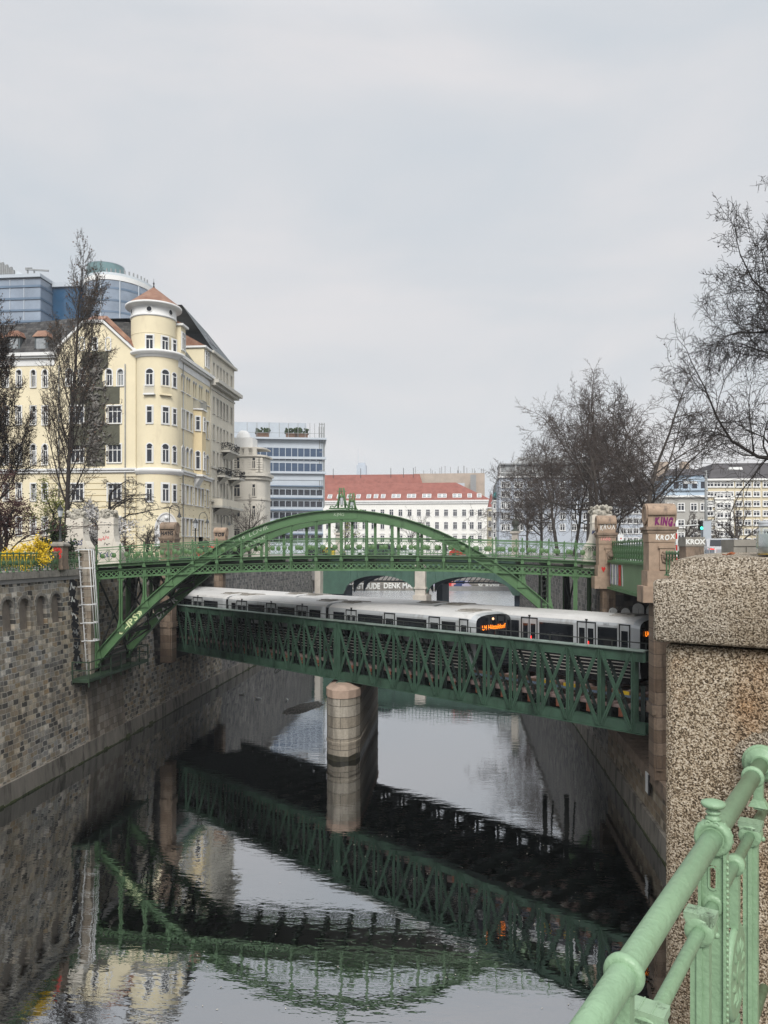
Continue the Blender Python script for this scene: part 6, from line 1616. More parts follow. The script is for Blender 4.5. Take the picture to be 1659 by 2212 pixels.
TA_ = make_tree('plane_tree', 'bare forked tree rising directly behind the KING pier', 3, OPEN, 1394, 1180, 60, 15.8, 13.5, 'bark', 'twig', 11.2, GR, trunk_r=.26)
TB_ = make_tree('plane_tree', 'dense brown bare tree behind the white pylon and KROX pier', 8, PLANE, 1272, 1180, 76, 18.8, 13.6, 'bark', 'twig_far', 11.2, GR, trunk_r=.27)
p = at(1318, 1180, 84); p.z = 11.2; t2 = copy_tree(TA_, p, 2.0, 'bare tree between the forked tree and the dense brown one, further back', GR); t2.scale = (.95,.95,1.14)
p = at(1205, 1180, 98); p.z = 11.2; t2 = copy_tree(TB_, p, 1.3, 'brown bare tree left of the white pylon, rounded top lower than its right neighbour', GR); t2.scale = (.95,.95,.88)
p = at(1168, 1180, 108); p.z = 11.2; t2 = copy_tree(TA_, p, 4.0, 'leftmost bare tree of the right bank, in front of the apartment house', GR); t2.scale = (.92,.92,1.0)
p = at(1240, 1180, 88); p.z = 11.2; t2 = copy_tree(TB_, p, 4.4, 'low dense brown tree crown just left of the white pylon', GR); t2.scale = (.85,.85,.68)
p = at(1330, 1180, 66); p.z = 11.2; t2 = copy_tree(TA_, p, 5.2, 'slim young bare tree between the two barrel-capped piers', GR); t2.scale = (.4,.4,.55)
make_tree('plane_tree', 'large bare tree with hanging seed balls reaching in from the right edge', 17, dict(PLANE, pc=.98, minr=.008, nc=[14,12,10,8], lr=[.95,.48,.5,.46], lo=[.36,.12,.1,.06], wob=[.06,.16,.24,.3,.32], ang=[(45,85),(30,65),(30,70),(25,70)]), 1795, 1180, 33, 20.5, 13.8, 'bark_dark', 'bark_dark', 11.2, None, balls=600, trunk_r=.22)
p = at(1300, 1180, 72); p.z = 11.2; t2 = copy_tree(TB_, p, 2.6, 'brown bare tree crown rising between the white pylon and the forked tree', GR); t2.scale = (.85,.85,.93)
p = at(1140, 1180, 118); p.z = 11.2; t2 = copy_tree(TB_, p, 0.4, 'small far bare tree before the left corner of the apartment house', GR); t2.scale = (.8,.8,.62)
TS = make_tree('bare_tree', 'small bare tree in front of the grey house behind the signal', 23, SPARSE, 1476, 1180, 95, 5.6, 5.6, 'bark', 'twig', 11.2, 'small bare street trees on the right', trunk_r=.3)
p = at(1590, 1180, 80); p.z = 11.2; t2 = copy_tree(TS, p, 1.7, 'small bare tree in front of the pale yellow long house', 'small bare street trees on the right'); t2.scale = (.9,.9,1.05)
p = at(1555, 1180, 100); p.z = 11.2; t2 = copy_tree(TS, p, 3.7, 'thin low bare shrub-like tree above the parked white car', 'small bare street trees on the right'); t2.scale = (.6,.6,.8)

# left bank
make_tree('poplar_tree', 'tall slender bare poplar in front of the yellow building', 31, POPLAR, 143, 1185, 50, 21.6, 3.9, 'bark_dark', 'bark', 10.9, None, leaf='bud', nleaf=2600, lsize=.06, trunk_r=.17)
make_tree('bare_tree', 'dark dense bare tree at the left edge of the picture', 37, dict(POPLAR, wob=[.05,.14,.18,.25,.3], nc=[30,10,8,6], ang=[(30,55),(25,45),(25,55),(25,60)]), -2, 1185, 49, 18.6, 5.2, 'bark_dark', 'bark_dark', 10.9, None, leaf='bud', nleaf=4200, lsize=.06, trunk_r=.2)
make_tree('bush', 'tall reddish brown bare bush at the left edge behind the railing', 41, BUSH, 8, 1185, 45, 5.4, 5.4, 'bark_dark', 'redtwig', 10.9, None, leaf='redtwig', nleaf=4500, lsize=.05, trunk_r=.13)
make_tree('budding_tree', 'small tree with fresh yellow green leaves left of the poplar', 43, BUSH, 100, 1185, 57, 6.4, 5.0, 'bark_dark', 'bark', 10.9, None, leaf='fresh', nleaf=3000, lsize=.06, trunk_r=.1)
make_tree('bare_tree', 'gnarled spreading bare tree before the yellow facade right of the poplar', 47, WEEP, 238, 1185, 62, 7.0, 8.2, 'bark_dark', 'bark', 10.9, None, trunk_r=.26)
make_tree('cherry_tree', 'cherry tree in white blossom between and behind the white pylons', 53, BUSH, 246, 1185, 54, 4.3, 5.6, 'bark_dark', 'bark', 10.9, None, leaf='blossom', nleaf=4200, lsize=.085, trunk_r=.12)
make_tree('street_tree', 'tiny bare street tree left of the house portal', 59, SPARSE, 316, 1185, 66, 3.3, 2.6, 'bark_dark', 'bark', 10.9, None, trunk_r=.15)
make_tree('bush', 'round brown bare bush right of the second white pylon', 61, BUSH, 274, 1185, 58, 2.1, 1.9, 'bark', 'bud', 10.9, None, leaf='bud', nleaf=700, lsize=.06, trunk_r=.1)
make_tree('bush', 'dark evergreen bush behind the stone post', 67, BUSH, 113, 1185, 44.5, 2.8, 2.4, 'bark_dark', 'bark_dark', 10.9, None, leaf='evergreen', nleaf=1300, lsize=.09, trunk_r=.1)
for x, w, h, lab, sd in ((14, 1.6, 1.15, 'bright yellow flowering bush at the left picture edge behind the railing', 71), (86, 1.6, 1.75, 'tall bright yellow flowering bush beside the stone post', 73), (52, 1.2, .95, 'low yellow flowering bush between the two taller yellow ones', 79)):
    make_tree('forsythia_bush', lab, sd, BUSH, x, 1190, 40.5, h, w, 'bark', 'forsythia', 10.9, 'yellow flowering bushes behind the railing', leaf='forsythia', nleaf=1500, lsize=.05, trunk_r=.05)
make_tree('bare_tree', 'bare tree in front of the rounded corner house', 83, SPARSE, 540, 1185, 90, 7.6, 4.2, 'bark_dark', 'bark', 10.9, None, trunk_r=.2)
make_tree('bare_tree', 'small leafing tree seen through the middle of the arch', 89, SPARSE, 745, 1195, 150, 8.0, 5.5, 'bark', 'twig', 10.9, None, leaf='fresh', nleaf=260, lsize=.12, trunk_r=.2)
make_tree('bare_tree', 'thin bare tree against the white building above the arch', 97, SPARSE, 888, 1195, 215, 14.0, 9.0, 'bark', 'twig', 10.2, None, trunk_r=.2)
for o in ():
    pass
q = rthing('twig_shrub', 'thin leafless shrub growing from the wall by the footbridge end', 'shrub', 7.6, 41.2, 7.2)
g = random.Random(12); mb = MB()
for k in range(9):
    p0 = Vector((.3, .6, -.6)); d = Vector((g.uniform(-.5,.2), g.uniform(-.6,.3), 1)).normalized(); pts = [p0]
    for j in range(6): d = (d+Vector((g.gauss(0,.25), g.gauss(0,.25), g.gauss(0,.2)))).normalized(); pts.append(pts[-1]+d*g.uniform(.35,.8))
    mb.tube(pts, [.035,.03,.025,.02,.016,.012,.008], 4)
mb.build('stems', M['bark'], q)

# ------------------------------------------------------------------ white pylons, stone post, lamps
def pylon(label, px, t, flare, zt, graf_items):
    s = onT(px, 1150, t)[0]; th = rthing('stone_pylon', label, 'pylon', s, t, 10.9); H = zt-10.9
    mb = MB(); f = flare
    prof = [(-.55*f,0),(1.05*f,0),(1.02*f,.9),(.92*f,1.25),(.66*f,1.62),(.56*f,2.0),(.53*f,H-1.0),(.55*f,H-.6),(.42*f,H-.55),(-.5*f,H-.55),(-.53*f,H-1.0)]
    mb.prism(prof, -.38, .38); mb.box(-.6,.6,-.45,.45,0,.25); mb.box(-.57,.57,-.42,.42,H-1.05,H-.95)
    mb.build('shaft', M['pylon'], th)
    mb = MB(); g = random.Random(int(px))
    for k in range(70):
        a = g.uniform(0, 2*math.pi); r = g.uniform(.1,.62); mb.ball((math.cos(a)*r*1.05, math.sin(a)*r*.75, H-.45+g.uniform(-.18,.45)*(1-r*.6)), g.uniform(.07,.15), 6)
    mb.lathe([(.35,H-.7),(.5,H-.55),(.42,H-.3),(.001,H-.2)], 12); mb.build('garland', M['garland'], th)
    for txt, size, x, z, mt, bold in graf_items:
        tt = scribble(g, size*2.2, size*.9, 16, .05) if mt == 'graf_pink' else (scribble(g, size*1.7, size*.8, 13, .025) if txt in ('GTA','ESK','EF') else hand_letters(txt, size*.6*len(txt), size*.9, g, bold)); tt.moved(lambda p: Vector((x+p.x, -.386+p.y, z+p.z))); tt.build('graffiti', M[mt], th)
    return th
p1 = pylon('white stone pylon tagged in black behind the caged ladder', 167, 44.6, 1, 14.45, [('GTA', .34, .05, 1.95, 'graf_black', .0), ('KENS', .38, .08, 1.5, 'graf_navy', .004)])
p2 = pylon('white stone pylon with pink and blue tags on the far side of the footbridge', 234, 49.2, 1, 14.7, [('GTMS', .3, .0, 2.8, 'galv', .004), ('ESK', .34, .05, 2.3, 'graf_black', .0), ('VANDL', .42, -.05, 1.85, 'graf_pink', .01), ('EF', .3, .1, 1.45, 'graf_black', .0), ('YOLO', .46, .05, .75, 'graf_navy', .004)])
p3 = pylon('white stone pylon with garlanded top behind the KROX pier', 1298, 44.0, -1, 14.5, [('KIE', .3, -.3, 2.05, 'graf_navy', .006), ('RN', .34, -.55, 1.15, 'graf_black', .0)])
sp_ = rthing('stone_post', 'square stone railing post sprayed with red paint', 'post', -22.0, 40.55, 10.9)
mb = MB(); mb.box(-.3,.3,-.32,.32,0,1.28); mb.box(-.34,.34,-.36,.36,0,.18); mb.build('shaft', M['sandstone_dark'], sp_); mb = MB(); mb.box(-.4,.4,-.42,.42,1.28,1.38); mb.taper(-.38,.38,-.4,.4,1.38,1.52,.12,.12); mb.build('cap', M['coping'], sp_)
g = random.Random(2); q = MB(); ribbon(q, [(-.24,.95),(-.18,1.15),(-.05,1.2),(.0,.98),(.05,1.17),(.18,1.15),(.24,.95),(.1,.88),(.22,.72),(.12,.6)], .07); ribbon(q, [(-.15,1.05),(.15,1.08)], .06); q.moved(lambda p: Vector((p.x, -.326+p.y, p.z))); q.build('graffiti', M['graf_red'], sp_)
lm = rthing('street_lamp', 'old dark lamp with glass lantern standing on the stone post', 'lamp', -22.0, 40.55, 12.42)
mb = MB(); mb.lathe([(.12,0),(.12,.08),(.06,.15),(.05,1.3),(.08,1.36),(.05,1.4)], 8); mb.build('pole', M['lampost'], lm)
mb = MB(); mb.lathe([(.1,1.4),(.17,1.75)], 6, smooth=False); mb.build('lantern_glass', M['lamp_glass'], lm); mb = MB(); mb.lathe([(.2,1.75),(.16,1.85),(.05,1.95),(.02,2.05)], 6, smooth=False); mb.build('hood', M['lampost'], lm)
def hook_lamp(label, px, d, ztop, zb=10.9, arm=.9, flip=1, group=None):
    p = at(px, 1180, d); th = thing('street_lamp', label, 'lamp', (p.x, p.y, zb), 0, group); H = ztop-zb
    mb = MB(); mb.tube([(0,0,0),(0,0,1.0)], .07, 6); pts = [(0,0,.9),(0,0,H-.6)]+[(flip*(arm/2-arm/2*math.cos(a)), 0, H-.6+.6*math.sin(a)) for a in [math.pi*j/8 for j in range(1,9)]]
    mb.tube(pts, .035, 6); mb.build('pole', M['lampost'], th)
    mb = MB(); x = flip*arm; z = H-.6; mb.lathe([(.03,0),(.06,-.12),(.1,-.3),(.2,-.5),(.22,-.55)], 10, (x,0,z)); mb.build('lamp_shade', M['lampost'], th)
    mb = MB(); mb.ball((x,0,z-.55), .1, 8); mb.build('bulb', M['lamp_glass'], th)
hook_lamp('black hook lamp in front of the yellow house portal', 366, 70, 16.1, group='black hook lamps on the left bank')
hook_lamp('black hook lamp in front of the yellow river facade', 430, 85, 16.1, group='black hook lamps on the left bank')
hook_lamp('black hook lamp in front of the pale house with balconies', 479, 93, 16.1, group='black hook lamps on the left bank')
hook_lamp('black hook lamp before the rounded corner house', 528, 112, 16.1, group='black hook lamps on the left bank')
p = at(422, 1180, 72); cl = thing('street_lamp', 'black cast lamp with lantern between two hook lamps', 'lamp', (p.x,p.y,10.9), 0)
mb = MB(); mb.lathe([(.14,0),(.14,.6),(.07,.7),(.055,3.0),(.1,3.05),(.05,3.1)], 8); mb.bar((-.3,0,2.9),(.3,0,2.9),.04,.04); mb.build('pole', M['lampost'], cl); mb = MB(); mb.lathe([(.12,3.1),(.22,3.6)], 6, smooth=False); mb.build('lantern_glass', M['lamp_glass'], cl); mb = MB(); mb.lathe([(.28,3.6),(.2,3.75),(.06,3.9),(.02,4.05)], 6, smooth=False); mb.build('hood', M['lampost'], cl)
for px, lab in ((434, 'black traffic signal seen from behind beside the cast lamp'), (444.5, 'black round-topped traffic signal seen from behind, right of the other one')):
    p = at(px, 1180, 70); th = thing('traffic_signal', lab, 'traffic light', (p.x,p.y,10.9), 0)
    mb = MB(); mb.tube([(0,0,0),(0,0,1.6)], .05, 6); mb.build('pole', M['galv'], th); mb = MB()
    if px < 440: mb.box(-.16,.16,-.12,.12,1.3,2.25); mb.lathe([(.2,-.12),(.2,-.1)], 12, (0,0,2.05), (0,1,0)); mb.box(-.26,.26,-.14,-.12,1.5,1.7)
    else: mb.lathe([(.3,-.06),(.3,.06)], 16, (0,0,1.65), (0,1,0)); mb.box(-.1,.1,-.1,.1,1.0,1.4)
    mb.build('housing', M['iron'], th)
# right bank street furniture
p = at(1462, 1180, 58); sg_ = thing('traffic_signal', 'green lit traffic signal hanging from a pale mast arm right of the KING pier', 'traffic light', (p.x,p.y,11.2), 0)
mb = MB(); a1 = at(1513, 1133, 58); mb.tube([(0,0,0),(0,0,3.0)], .09, 8); mb.tube([(0,0,2.55),(a1.x-p.x,0,a1.z-11.2-.02)], .05, 6); mb.build('mast', M['white_steel'], sg_)
mb = MB(); x = a1.x-p.x; z = a1.z-11.2; mb.box(x-.13,x+.13,-.1,.12,z-.42,z+.28)
for k in range(3): mb.lathe([(.1,0),(.1,.13)], 10, (x,-.1,z+.16-.22*k), (0,-1,0))
mb.build('housing', M['iron'], sg_); mb = MB(); mb.lathe([(.105,.14),(.001,.15)], 12, (x,-.1,z-.28), (0,-1,0)); mb.build('green_light', M['green_lamp'], sg_)
p = at(1525, 1180, 68); th = thing('lamp_post', 'tall grey pole with a grey box on its lower part', 'pole', (p.x,p.y,11.2), 0)
mb = MB(); mb.tube([(0,0,0),(0,0,7.8)], [.16,.11], 8); mb.build('pole', M['galv'], th); mb = MB(); mb.box(-.34,.36,-.25,.25,1.1,3.3); mb.build('box', M['office_wall'], th)
for px, py, lab in ((1491, 1041, 'white street lantern hanging on a wire before the mansard house'), (1588, 1011, 'white street lantern hanging on a wire above the pale yellow house')):
    p = at(px, py, 66); th = thing('wire_lamp', lab, 'lamp', (p.x,p.y,p.z-.15), 0); mb = MB(); mb.taper(-.6,.6,-.15,.15,0,.22,.08,.03); mb.build('lamp_body', M['white_steel'], th)
    mb = MB(); mb.tube([(-7,0,.9),(0,0,.35),(7,0,.8)], .015, 4); mb.box(-.03,.03,-.03,.03,.2,.36); mb.build('wire', M['iron'], th)
th = thing('traffic_sign', 'white street sign with a black left arrow panel behind the right portal railing', 'sign', tuple(at(1340,1180,56).xy)+(11.2,), 0)
mb = MB(); mb.tube([(0,0,0),(0,0,2.2)], .04, 6); mb.build('post', M['galv'], th); mb = MB(); mb.box(-.2,.22,-.06,-.03,.95,1.9); mb.build('panel', M['white_steel'], th)
mb = MB(); mb.box(-.19,.21,-.075,-.062,1.0,1.32); mb.mi = 1; mb.prism([(-.15,1.16),(-.05,1.26),(-.05,1.2),(.17,1.2),(.17,1.12),(-.05,1.12),(-.05,1.06)], -.09,-.078); mb.build('arrow_panel', [M['iron'], M['white_steel']], th); mb = MB(); mb.lathe([(.06,0),(.001,.004)], 10, (.03,-.064,1.6), (0,-1,0)); mb.build('symbol', M['graf_red'], th)
for i, px in enumerate((1364, 1370.5)):
    p = at(px, 1180, 54); mb = MB(); mb.lathe([(.1,0),(.1,1.35),(.09,1.42),(.02,1.45)], 10); o = mb.build('bollard', M['white_steel']); o.location = (p.x,p.y,11.2); tag(o, 'white round bollard behind the portal railing, left of the KING pier', 'bollard', 'white bollards behind the portal railing')
p = at(1391, 1180, 46); th = thing('lamp_post', 'short pale green lamp post half hidden behind the KING pier', 'lamp', (p.x,p.y,11.2), 0); mb = MB(); mb.tube([(0,0,0),(0,0,2.2)], .06, 8); mb.build('post', M['rail_green'], th); mb = MB(); mb.taper(-.25,.25,-.2,.2,2.1,2.3,.1,.1); mb.build('cap', M['lamp_glass'], th)
p = at(1461.5, 1180, 33); th = thing('marker_post', 'thin red and white banded post right of the KING pier', 'post', (p.x,p.y,11.2), 0)
for k in range(6): mb = MB(); mb.lathe([(.035,k*.25),(.035,k*.25+.25)], 8); mb.build('band', M['red'] if k % 2 else M['white_steel'], th)
p = at(1493.5, 1180, 25); th = thing('stone_post', 'low dark stone pier with a white KROX tag right of the KING pier', 'post', (p.x,p.y,11.0), 0)
mb = MB(); mb.box(-.29,.29,-.29,.29,0,1.1); mb.build('shaft', M['sandstone_dark'], th); mb = MB(); mb.box(-.31,.31,-.31,.31,1.1,1.4); mb.build('cap', M['coping'], th)
t = text_mb('KROX', .22, .006, .01); t.moved(lambda q: Vector((q.x, -.316+q.y, 1.24+q.z))); t.build('graffiti', M['graf_white'], th)
pa_, pb_ = at(1440, 1200, 28), at(1473, 1200, 25.2); railing('short low green railing between KING pier and low stone pier', ((pa_.x,pa_.y,11.05),(pb_.x,pb_.y,11.05)), None, 'arch_green', .88, .5, False)
pa_, pb_ = at(1512, 1197, 42), at(1545, 1197, 38); d = Vector((pb_.x-pa_.x, pb_.y-pa_.y, 0)); th = thing('barrier', 'white tubular street barrier right of the low stone pier', 'barrier', (pa_.x,pa_.y,11.2), math.atan2(d.y,d.x)); mb = MB()
for z in (.95,.6,.25): mb.tube([(0,0,z),(d.length,0,z-.1)], .035, 6)
for k in range(4): mb.tube([(d.length*k/3,0,0),(d.length*k/3,0,.95)], .035, 6)
mb.build('frame', M['white_steel'], th); mb = MB(); mb.box(.5,d.length-.1,.03,.05,.2,.8); mb.build('panel', M['blue_wall'], th)
p = at(1606, 1190, 14); th = thing('stone_parapet', 'grey stepped stone parapet between the jar and the pale yellow house', 'parapet', (p.x,p.y,10.9), 0); mb = MB(); mb.box(-.27,.27,-.2,.3,0,1.16); mb.box(-.27,.27,-.22,.32,1.16,1.28); mb.box(-.05,.29,-.235,-.2,0,1.14); mb.build('blocks', M['coping'], th)
def car(label, x, y, z, rz, mat, group=None, kind='car', red=False):
    th = thing('parked_car' if kind == 'car' else 'parked_van', label, kind, (x,y,z), rz, group); L = 4.3 if kind == 'car' else 5.0; h = 1.45 if kind == 'car' else 1.95; l = L/2
    if kind == 'car': pr = [(-l,.3),(-l+.05,.8),(-l+.35,.95),(-l+.9,1.38),(-.2,h),(.5,h-.05),(1.15,.98),(l-.2,.82),(l,.6),(l-.05,.3)]
    else: pr = [(-l,.3),(-l,1.7),(-l+.2,h),(1.1,h),(1.75,1.15),(l-.1,.95),(l,.6),(l,.3)]
    mb = MB(); mb.prism(pr, -.86, .86); mb.build('body', M[mat], th)
    mb = MB()
    for y2 in (-.87, .87):
        if kind == 'car': mb.add([(-l+.8,y2,.95),(.95,y2,.95),(.45,y2,h-.1),(-.2,y2,h-.07),(-l+1.05,y2,1.33)],[(0,1,2,3,4)])
        else: mb.add([(-l+.2,y2,1.15),(1.5,y2,1.15),(1.05,y2,h-.15),(-l+.25,y2,h-.2)],[(0,1,2,3)])
    mb.add([(-l+.38,-.7,.99),(-l+.38,.7,.99),(-l+.86,.65,1.36),(-l+.86,-.65,1.36)],[(0,1,2,3)]) if kind == 'car' else None
    mb.build('window', M['pane'], th)
    for wx in (-l+.8, l-.8):
        for y2, s2 in ((-.86,-1),(.86,1)): mb = MB(); mb.lathe([(.31,-.1),(.31,.08),(.2,.1),(.19,.06),(.001,.06)], 14, (wx,y2,.31), (0,s2,0)); mb.build('wheel', M['tyre'], th)
    if red:
        for y2 in (-.6,.6): mb = MB(); mb.box(-l-.02,-l+.06,y2-.16,y2+.16,.68,.86); mb.build('tail_lamp', M['red_lamp'], th)
    return th
p = at(1557, 1190, 46); car('white car with red tail light beyond the granite block', p.x, p.y, 11.206, R(70), 'car_white', red=True)
for px, mt, kd, lab in ((725,'car_yellow','car','yellow taxi on the road bridge seen through the railing'), (828,'car_dark','van','dark van on the road bridge seen through the railing'), (765,'car_white','car','white car on the road bridge right of the yellow taxi'), (872,'car_white','car','white car on the road bridge right of the dark van'), (690,'car_dark','car','dark car on the road bridge left of the yellow taxi'), (1004,'red','car','red car on the road bridge near the right end of the arch')):
    x = rb(px, 4); p = A0+ux*x+uy*4; car(lab, p.x, p.y, 10.905, ra, mt, None, kd)
p = at(455, 1180, 78); car('red and white car behind the SOB pier', p.x, p.y, 10.87, R(80), 'red')
fk = MB(); g = random.Random(44)
for k in range(150):
    d = g.uniform(19, 34); x = K(g.uniform(380, 1320))*d; a = g.uniform(.012, .03); r = g.uniform(0, 3); c, s = math.cos(r)*a, math.sin(r)*a
    fk.add([(x-c-s*.5, d-s+c*.5, .012), (x+c-s*.4, d+s+c*.4, .012), (x+c+s*.5, d+s-c*.5, .012), (x-c+s*.4, d-s-c*.4, .012)], [(0,1,2,3)])
o = fk.build('floating_flecks', M['garland']); o['kind'] = 'stuff'
# gulls and gravel bar
p = at(655, 1529, 12*F/(1529-HY)); th = MB()
g = random.Random(1); n = 26; ring_ = [(math.cos(2*math.pi*k/n)*1.15*g.uniform(.85,1.1), math.sin(2*math.pi*k/n)*2.9*g.uniform(.85,1.1)) for k in range(n)]
th.add([(0,0,.13)]+[(x*.5,y*.5,.1+g.uniform(-.02,.03)) for x, y in ring_]+[(x,y,-.02) for x, y in ring_], [(0,1+k,1+(k+1) % n) for k in range(n)]+[(1+k,1+n+k,1+n+(k+1) % n,1+(k+1) % n) for k in range(n)])
o = th.build('gravel_bar', M['gravel']); o.location = (p.x,p.y,0); o['kind'] = 'structure'; o.rotation_euler = (0,0,R(-24))
for px, py in ((395+164, 1507+3), (395+127, 1501), (395+225, 1511+2)):
    px, py = px/1.0, py; p = at(px, py, 12*F/(py-HY)); th = thing('gull', 'small white gull resting on the dark water beyond the truss bridge', 'gull', (p.x,p.y,-.03), g.uniform(0,6), 'gulls on the water')
    mb = MB(); mb.lathe([(.001,-.26),(.06,-.2),(.11,-.05),(.11,.08),(.06,.2),(.03,.25)], 8, (0,0,.07), (1,0,.12)); mb.tube([(.2,0,.1),(.25,0,.2)], [.05,.035], 6); mb.ball((.27,0,.23), .05, 6); mb.build('body', M['white_trim'], th); mb = MB(); mb.tube([(.31,0,.23),(.37,0,.22)], [.015,.004], 4); mb.build('beak', M['yellow'], th)
# ------------------------------------------------------------------ granite block on the camera's own bridge, jar and leaf
drop = .72
def onrail0(x, y): d = drop*F/(y-HY); return Vector((K(x)*d, d, 0))
A_ = onrail0(1285, 2200); B_ = onrail0(1644, 1651)
E_ = (B_-A_); LR = E_.length; E_ = E_/LR; Nn = Vector((-E_.y, E_.x, 0))   # left of the rail = river side
RA = math.atan2(E_.y, E_.x); FX = -Nn                                    # the block's face runs along FX
BP_ = B_+E_*.02
def face(x):                                                              # photo column -> point on the block's face
    k = K(x); u = (k*BP_.y-BP_.x)/(FX.x-k*FX.y); return BP_+FX*u
bl = face(1434); DB = bl.y
BK = thing('granite_block', 'big rough speckled granite parapet block in the right foreground', 'parapet', (bl.x, bl.y, 10.1), RA-math.pi/2)
def rel(x, y): p = face(x); return (p-bl).dot(FX), EYE-(y-HY)*p.y/F-10.1
def loc_(v): return ((v-bl).dot(FX), (v-bl).dot(E_))
def rbox(x0, x1, y0, y1, z0, z1, r, n=4):             # box with a rounded left-front upright edge and softened top
    pts = [(x1, y1), (x0, y1), (x0, y0+r)]+[(x0+r-r*math.cos(math.pi/2*j/n), y0+r-r*math.sin(math.pi/2*j/n)) for j in range(1, n+1)]+[(x1, y0)]
    return pts
mb = MB(); xL, zt1 = rel(1408, 1252); _, zb1 = rel(1408, 1386)
xS, _ = rel(1425, 1400); xU, zU = rel(1434, 1218)
W2_ = 1.6; D2 = .85
def slab(mb, pts, z0, z1, r=.02, rt=None, rb_=None):
    n = len(pts); cx = sum(p[0] for p in pts)/n; cy = sum(p[1] for p in pts)/n
    rings = [(z0, r), (z0+r*.4, r*.3), (z0+r, 0), (z1-r, 0), (z1-r*.4, r*.3), (z1, r)]
    vs = []
    for z, o in rings:
        for x, y in pts:
            dx = o if x < cx else 0; dy = o if y < cy else 0
            vs.append((x+dx, y+dy, z))
    fs = [(i*n+k, i*n+(k+1) % n, (i+1)*n+(k+1) % n, (i+1)*n+k) for i in range(len(rings)-1) for k in range(n)]
    mb.add(vs, fs, True); mb.add(vs[-n:], [tuple(range(n))]); mb.add(vs[:n], [tuple(reversed(range(n)))])
pt = lambda x0, y0, r: rbox(x0, x0+W2_, y0, D2, 0, 0, r)
slab(mb, pt(xS, .045, .05), -1.0, zb1-.012, .012)
mb.build('shaft', M['granite'], BK)
mb = MB(); slab(mb, pt(xL, -.0, .022), zb1, zt1, .012); mb.build('moulding', M['granite_top'], BK)
# barrel topped upper course
mb = MB(); n = 14; x0, x1 = xU, xU+W2_; yF = .055; yBk = D2-.03; zs = rel(1434, 1228)[1]; rise = 12.0-10.1-.012-zs
V = []; xs = [x0+.0, x0+.008, x0+.03, x0+.07, x0+.13]+[x0+.13+(W2_-.13)*k/10 for k in range(1, 11)]
prof = [(yF, zt1), (yF, zs-.02), (yF+.006, zs), (yF+.03, zs+.03)]+[(yF+.03+(yBk-yF-.06)*k/10, zs+.03+(rise-.03)*math.sin(math.pi*(.12+.76*k/10))/1.0) for k in range(0, 11)]+[(yBk, zs), (yBk, zt1)]
for i, x in enumerate(xs):
    e = max(0, 1-(x-x0)/.13); dz = .018*e*e
    for y, z in prof: V.append((x, y+(0 if y > .4 else .015*e*e), max(zt1, z-dz if z > zs-.03 else z)))
m = len(prof)
mb.add(V, [(i*m+k, (i+1)*m+k, (i+1)*m+k+1, i*m+k+1) for i in range(len(xs)-1) for k in range(m-1)], True); mb.add(V[:m], [tuple(range(m))]); mb.build('upper_course', M['granite_top'], BK)
mb = MB(); 
qx, qz = rel(1646, 1640); g = random.Random(6)
mb.poly([(qx+math.cos(2*math.pi*k/22)*.085*g.uniform(.75,1.15), .038, qz+math.sin(2*math.pi*k/22)*.085*g.uniform(.75,1.15)) for k in range(22)]); mb.build('mortar_patch', M['granite_top'], BK)
# jar
jd = DB-.06; jx = at(1672, 1190, jd).x; jz = 12.0-.022; jr = at(1672,1190,jd).x-at(1637,1190,jd).x
J = thing('glass_jar', 'clear glass screw-top jar standing on the granite block', 'jar', (jx, jd, jz), 0); h = 75*jd/F
mb = MB(); mb.lathe([(.001,.004),(jr*.9,.004),(jr*.99,.012),(jr,.03),(jr,h*.66),(jr*.96,h*.74),(jr*.86,h*.8),(jr*.83,h*.84)], 32); mb.lathe([(jr*.93,.03),(jr*.93,h*.7)], 32); mb.build('body', M['jar'], J)
mb = MB(); mb.lathe([(jr*.84,h*.83),(jr*.88,h*.84),(jr*.88,h*.88),(jr*.84,h*.89),(jr*.87,h*.92),(jr*.87,h*.99),(jr*.8,h),(.001,h)], 32); mb.build('lid', M['lamp_glass'], J)
mb = MB(); mb.lathe([(.001,.008),(jr*.88,.008),(jr*.88,h*.62),(.001,h*.62)], 28); mb.build('contents', M['jar_water'], J)
mb = MB(); mb.lathe([(.001,.004),(jr*.91,.004),(jr*.91,.0075),(.001,.0075)], 28); mb.build('residue', M['yellow'], J)
ld_ = DB-.02; lp = at(1578, 1196, ld_); o = thing('dry_leaf', 'curled brown dry leaf lying on the granite block', 'leaf', (lp.x, ld_, lp.z-.006), 0)
mb = MB(); mb.add([(-.018,0,0),(-.006,-.01,.008),(.008,-.006,.003),(.02,.0,.009),(.008,.01,.013),(-.006,.012,.006)], [(0,1,2,5),(2,3,4,5)]); mb.build('blade', M['leaf_brown'], o); mb = MB(); mb.tube([(-.03,0,.004),(-.016,0,.002)], .0015, 4); mb.build('stalk', M['leaf_brown'], o)

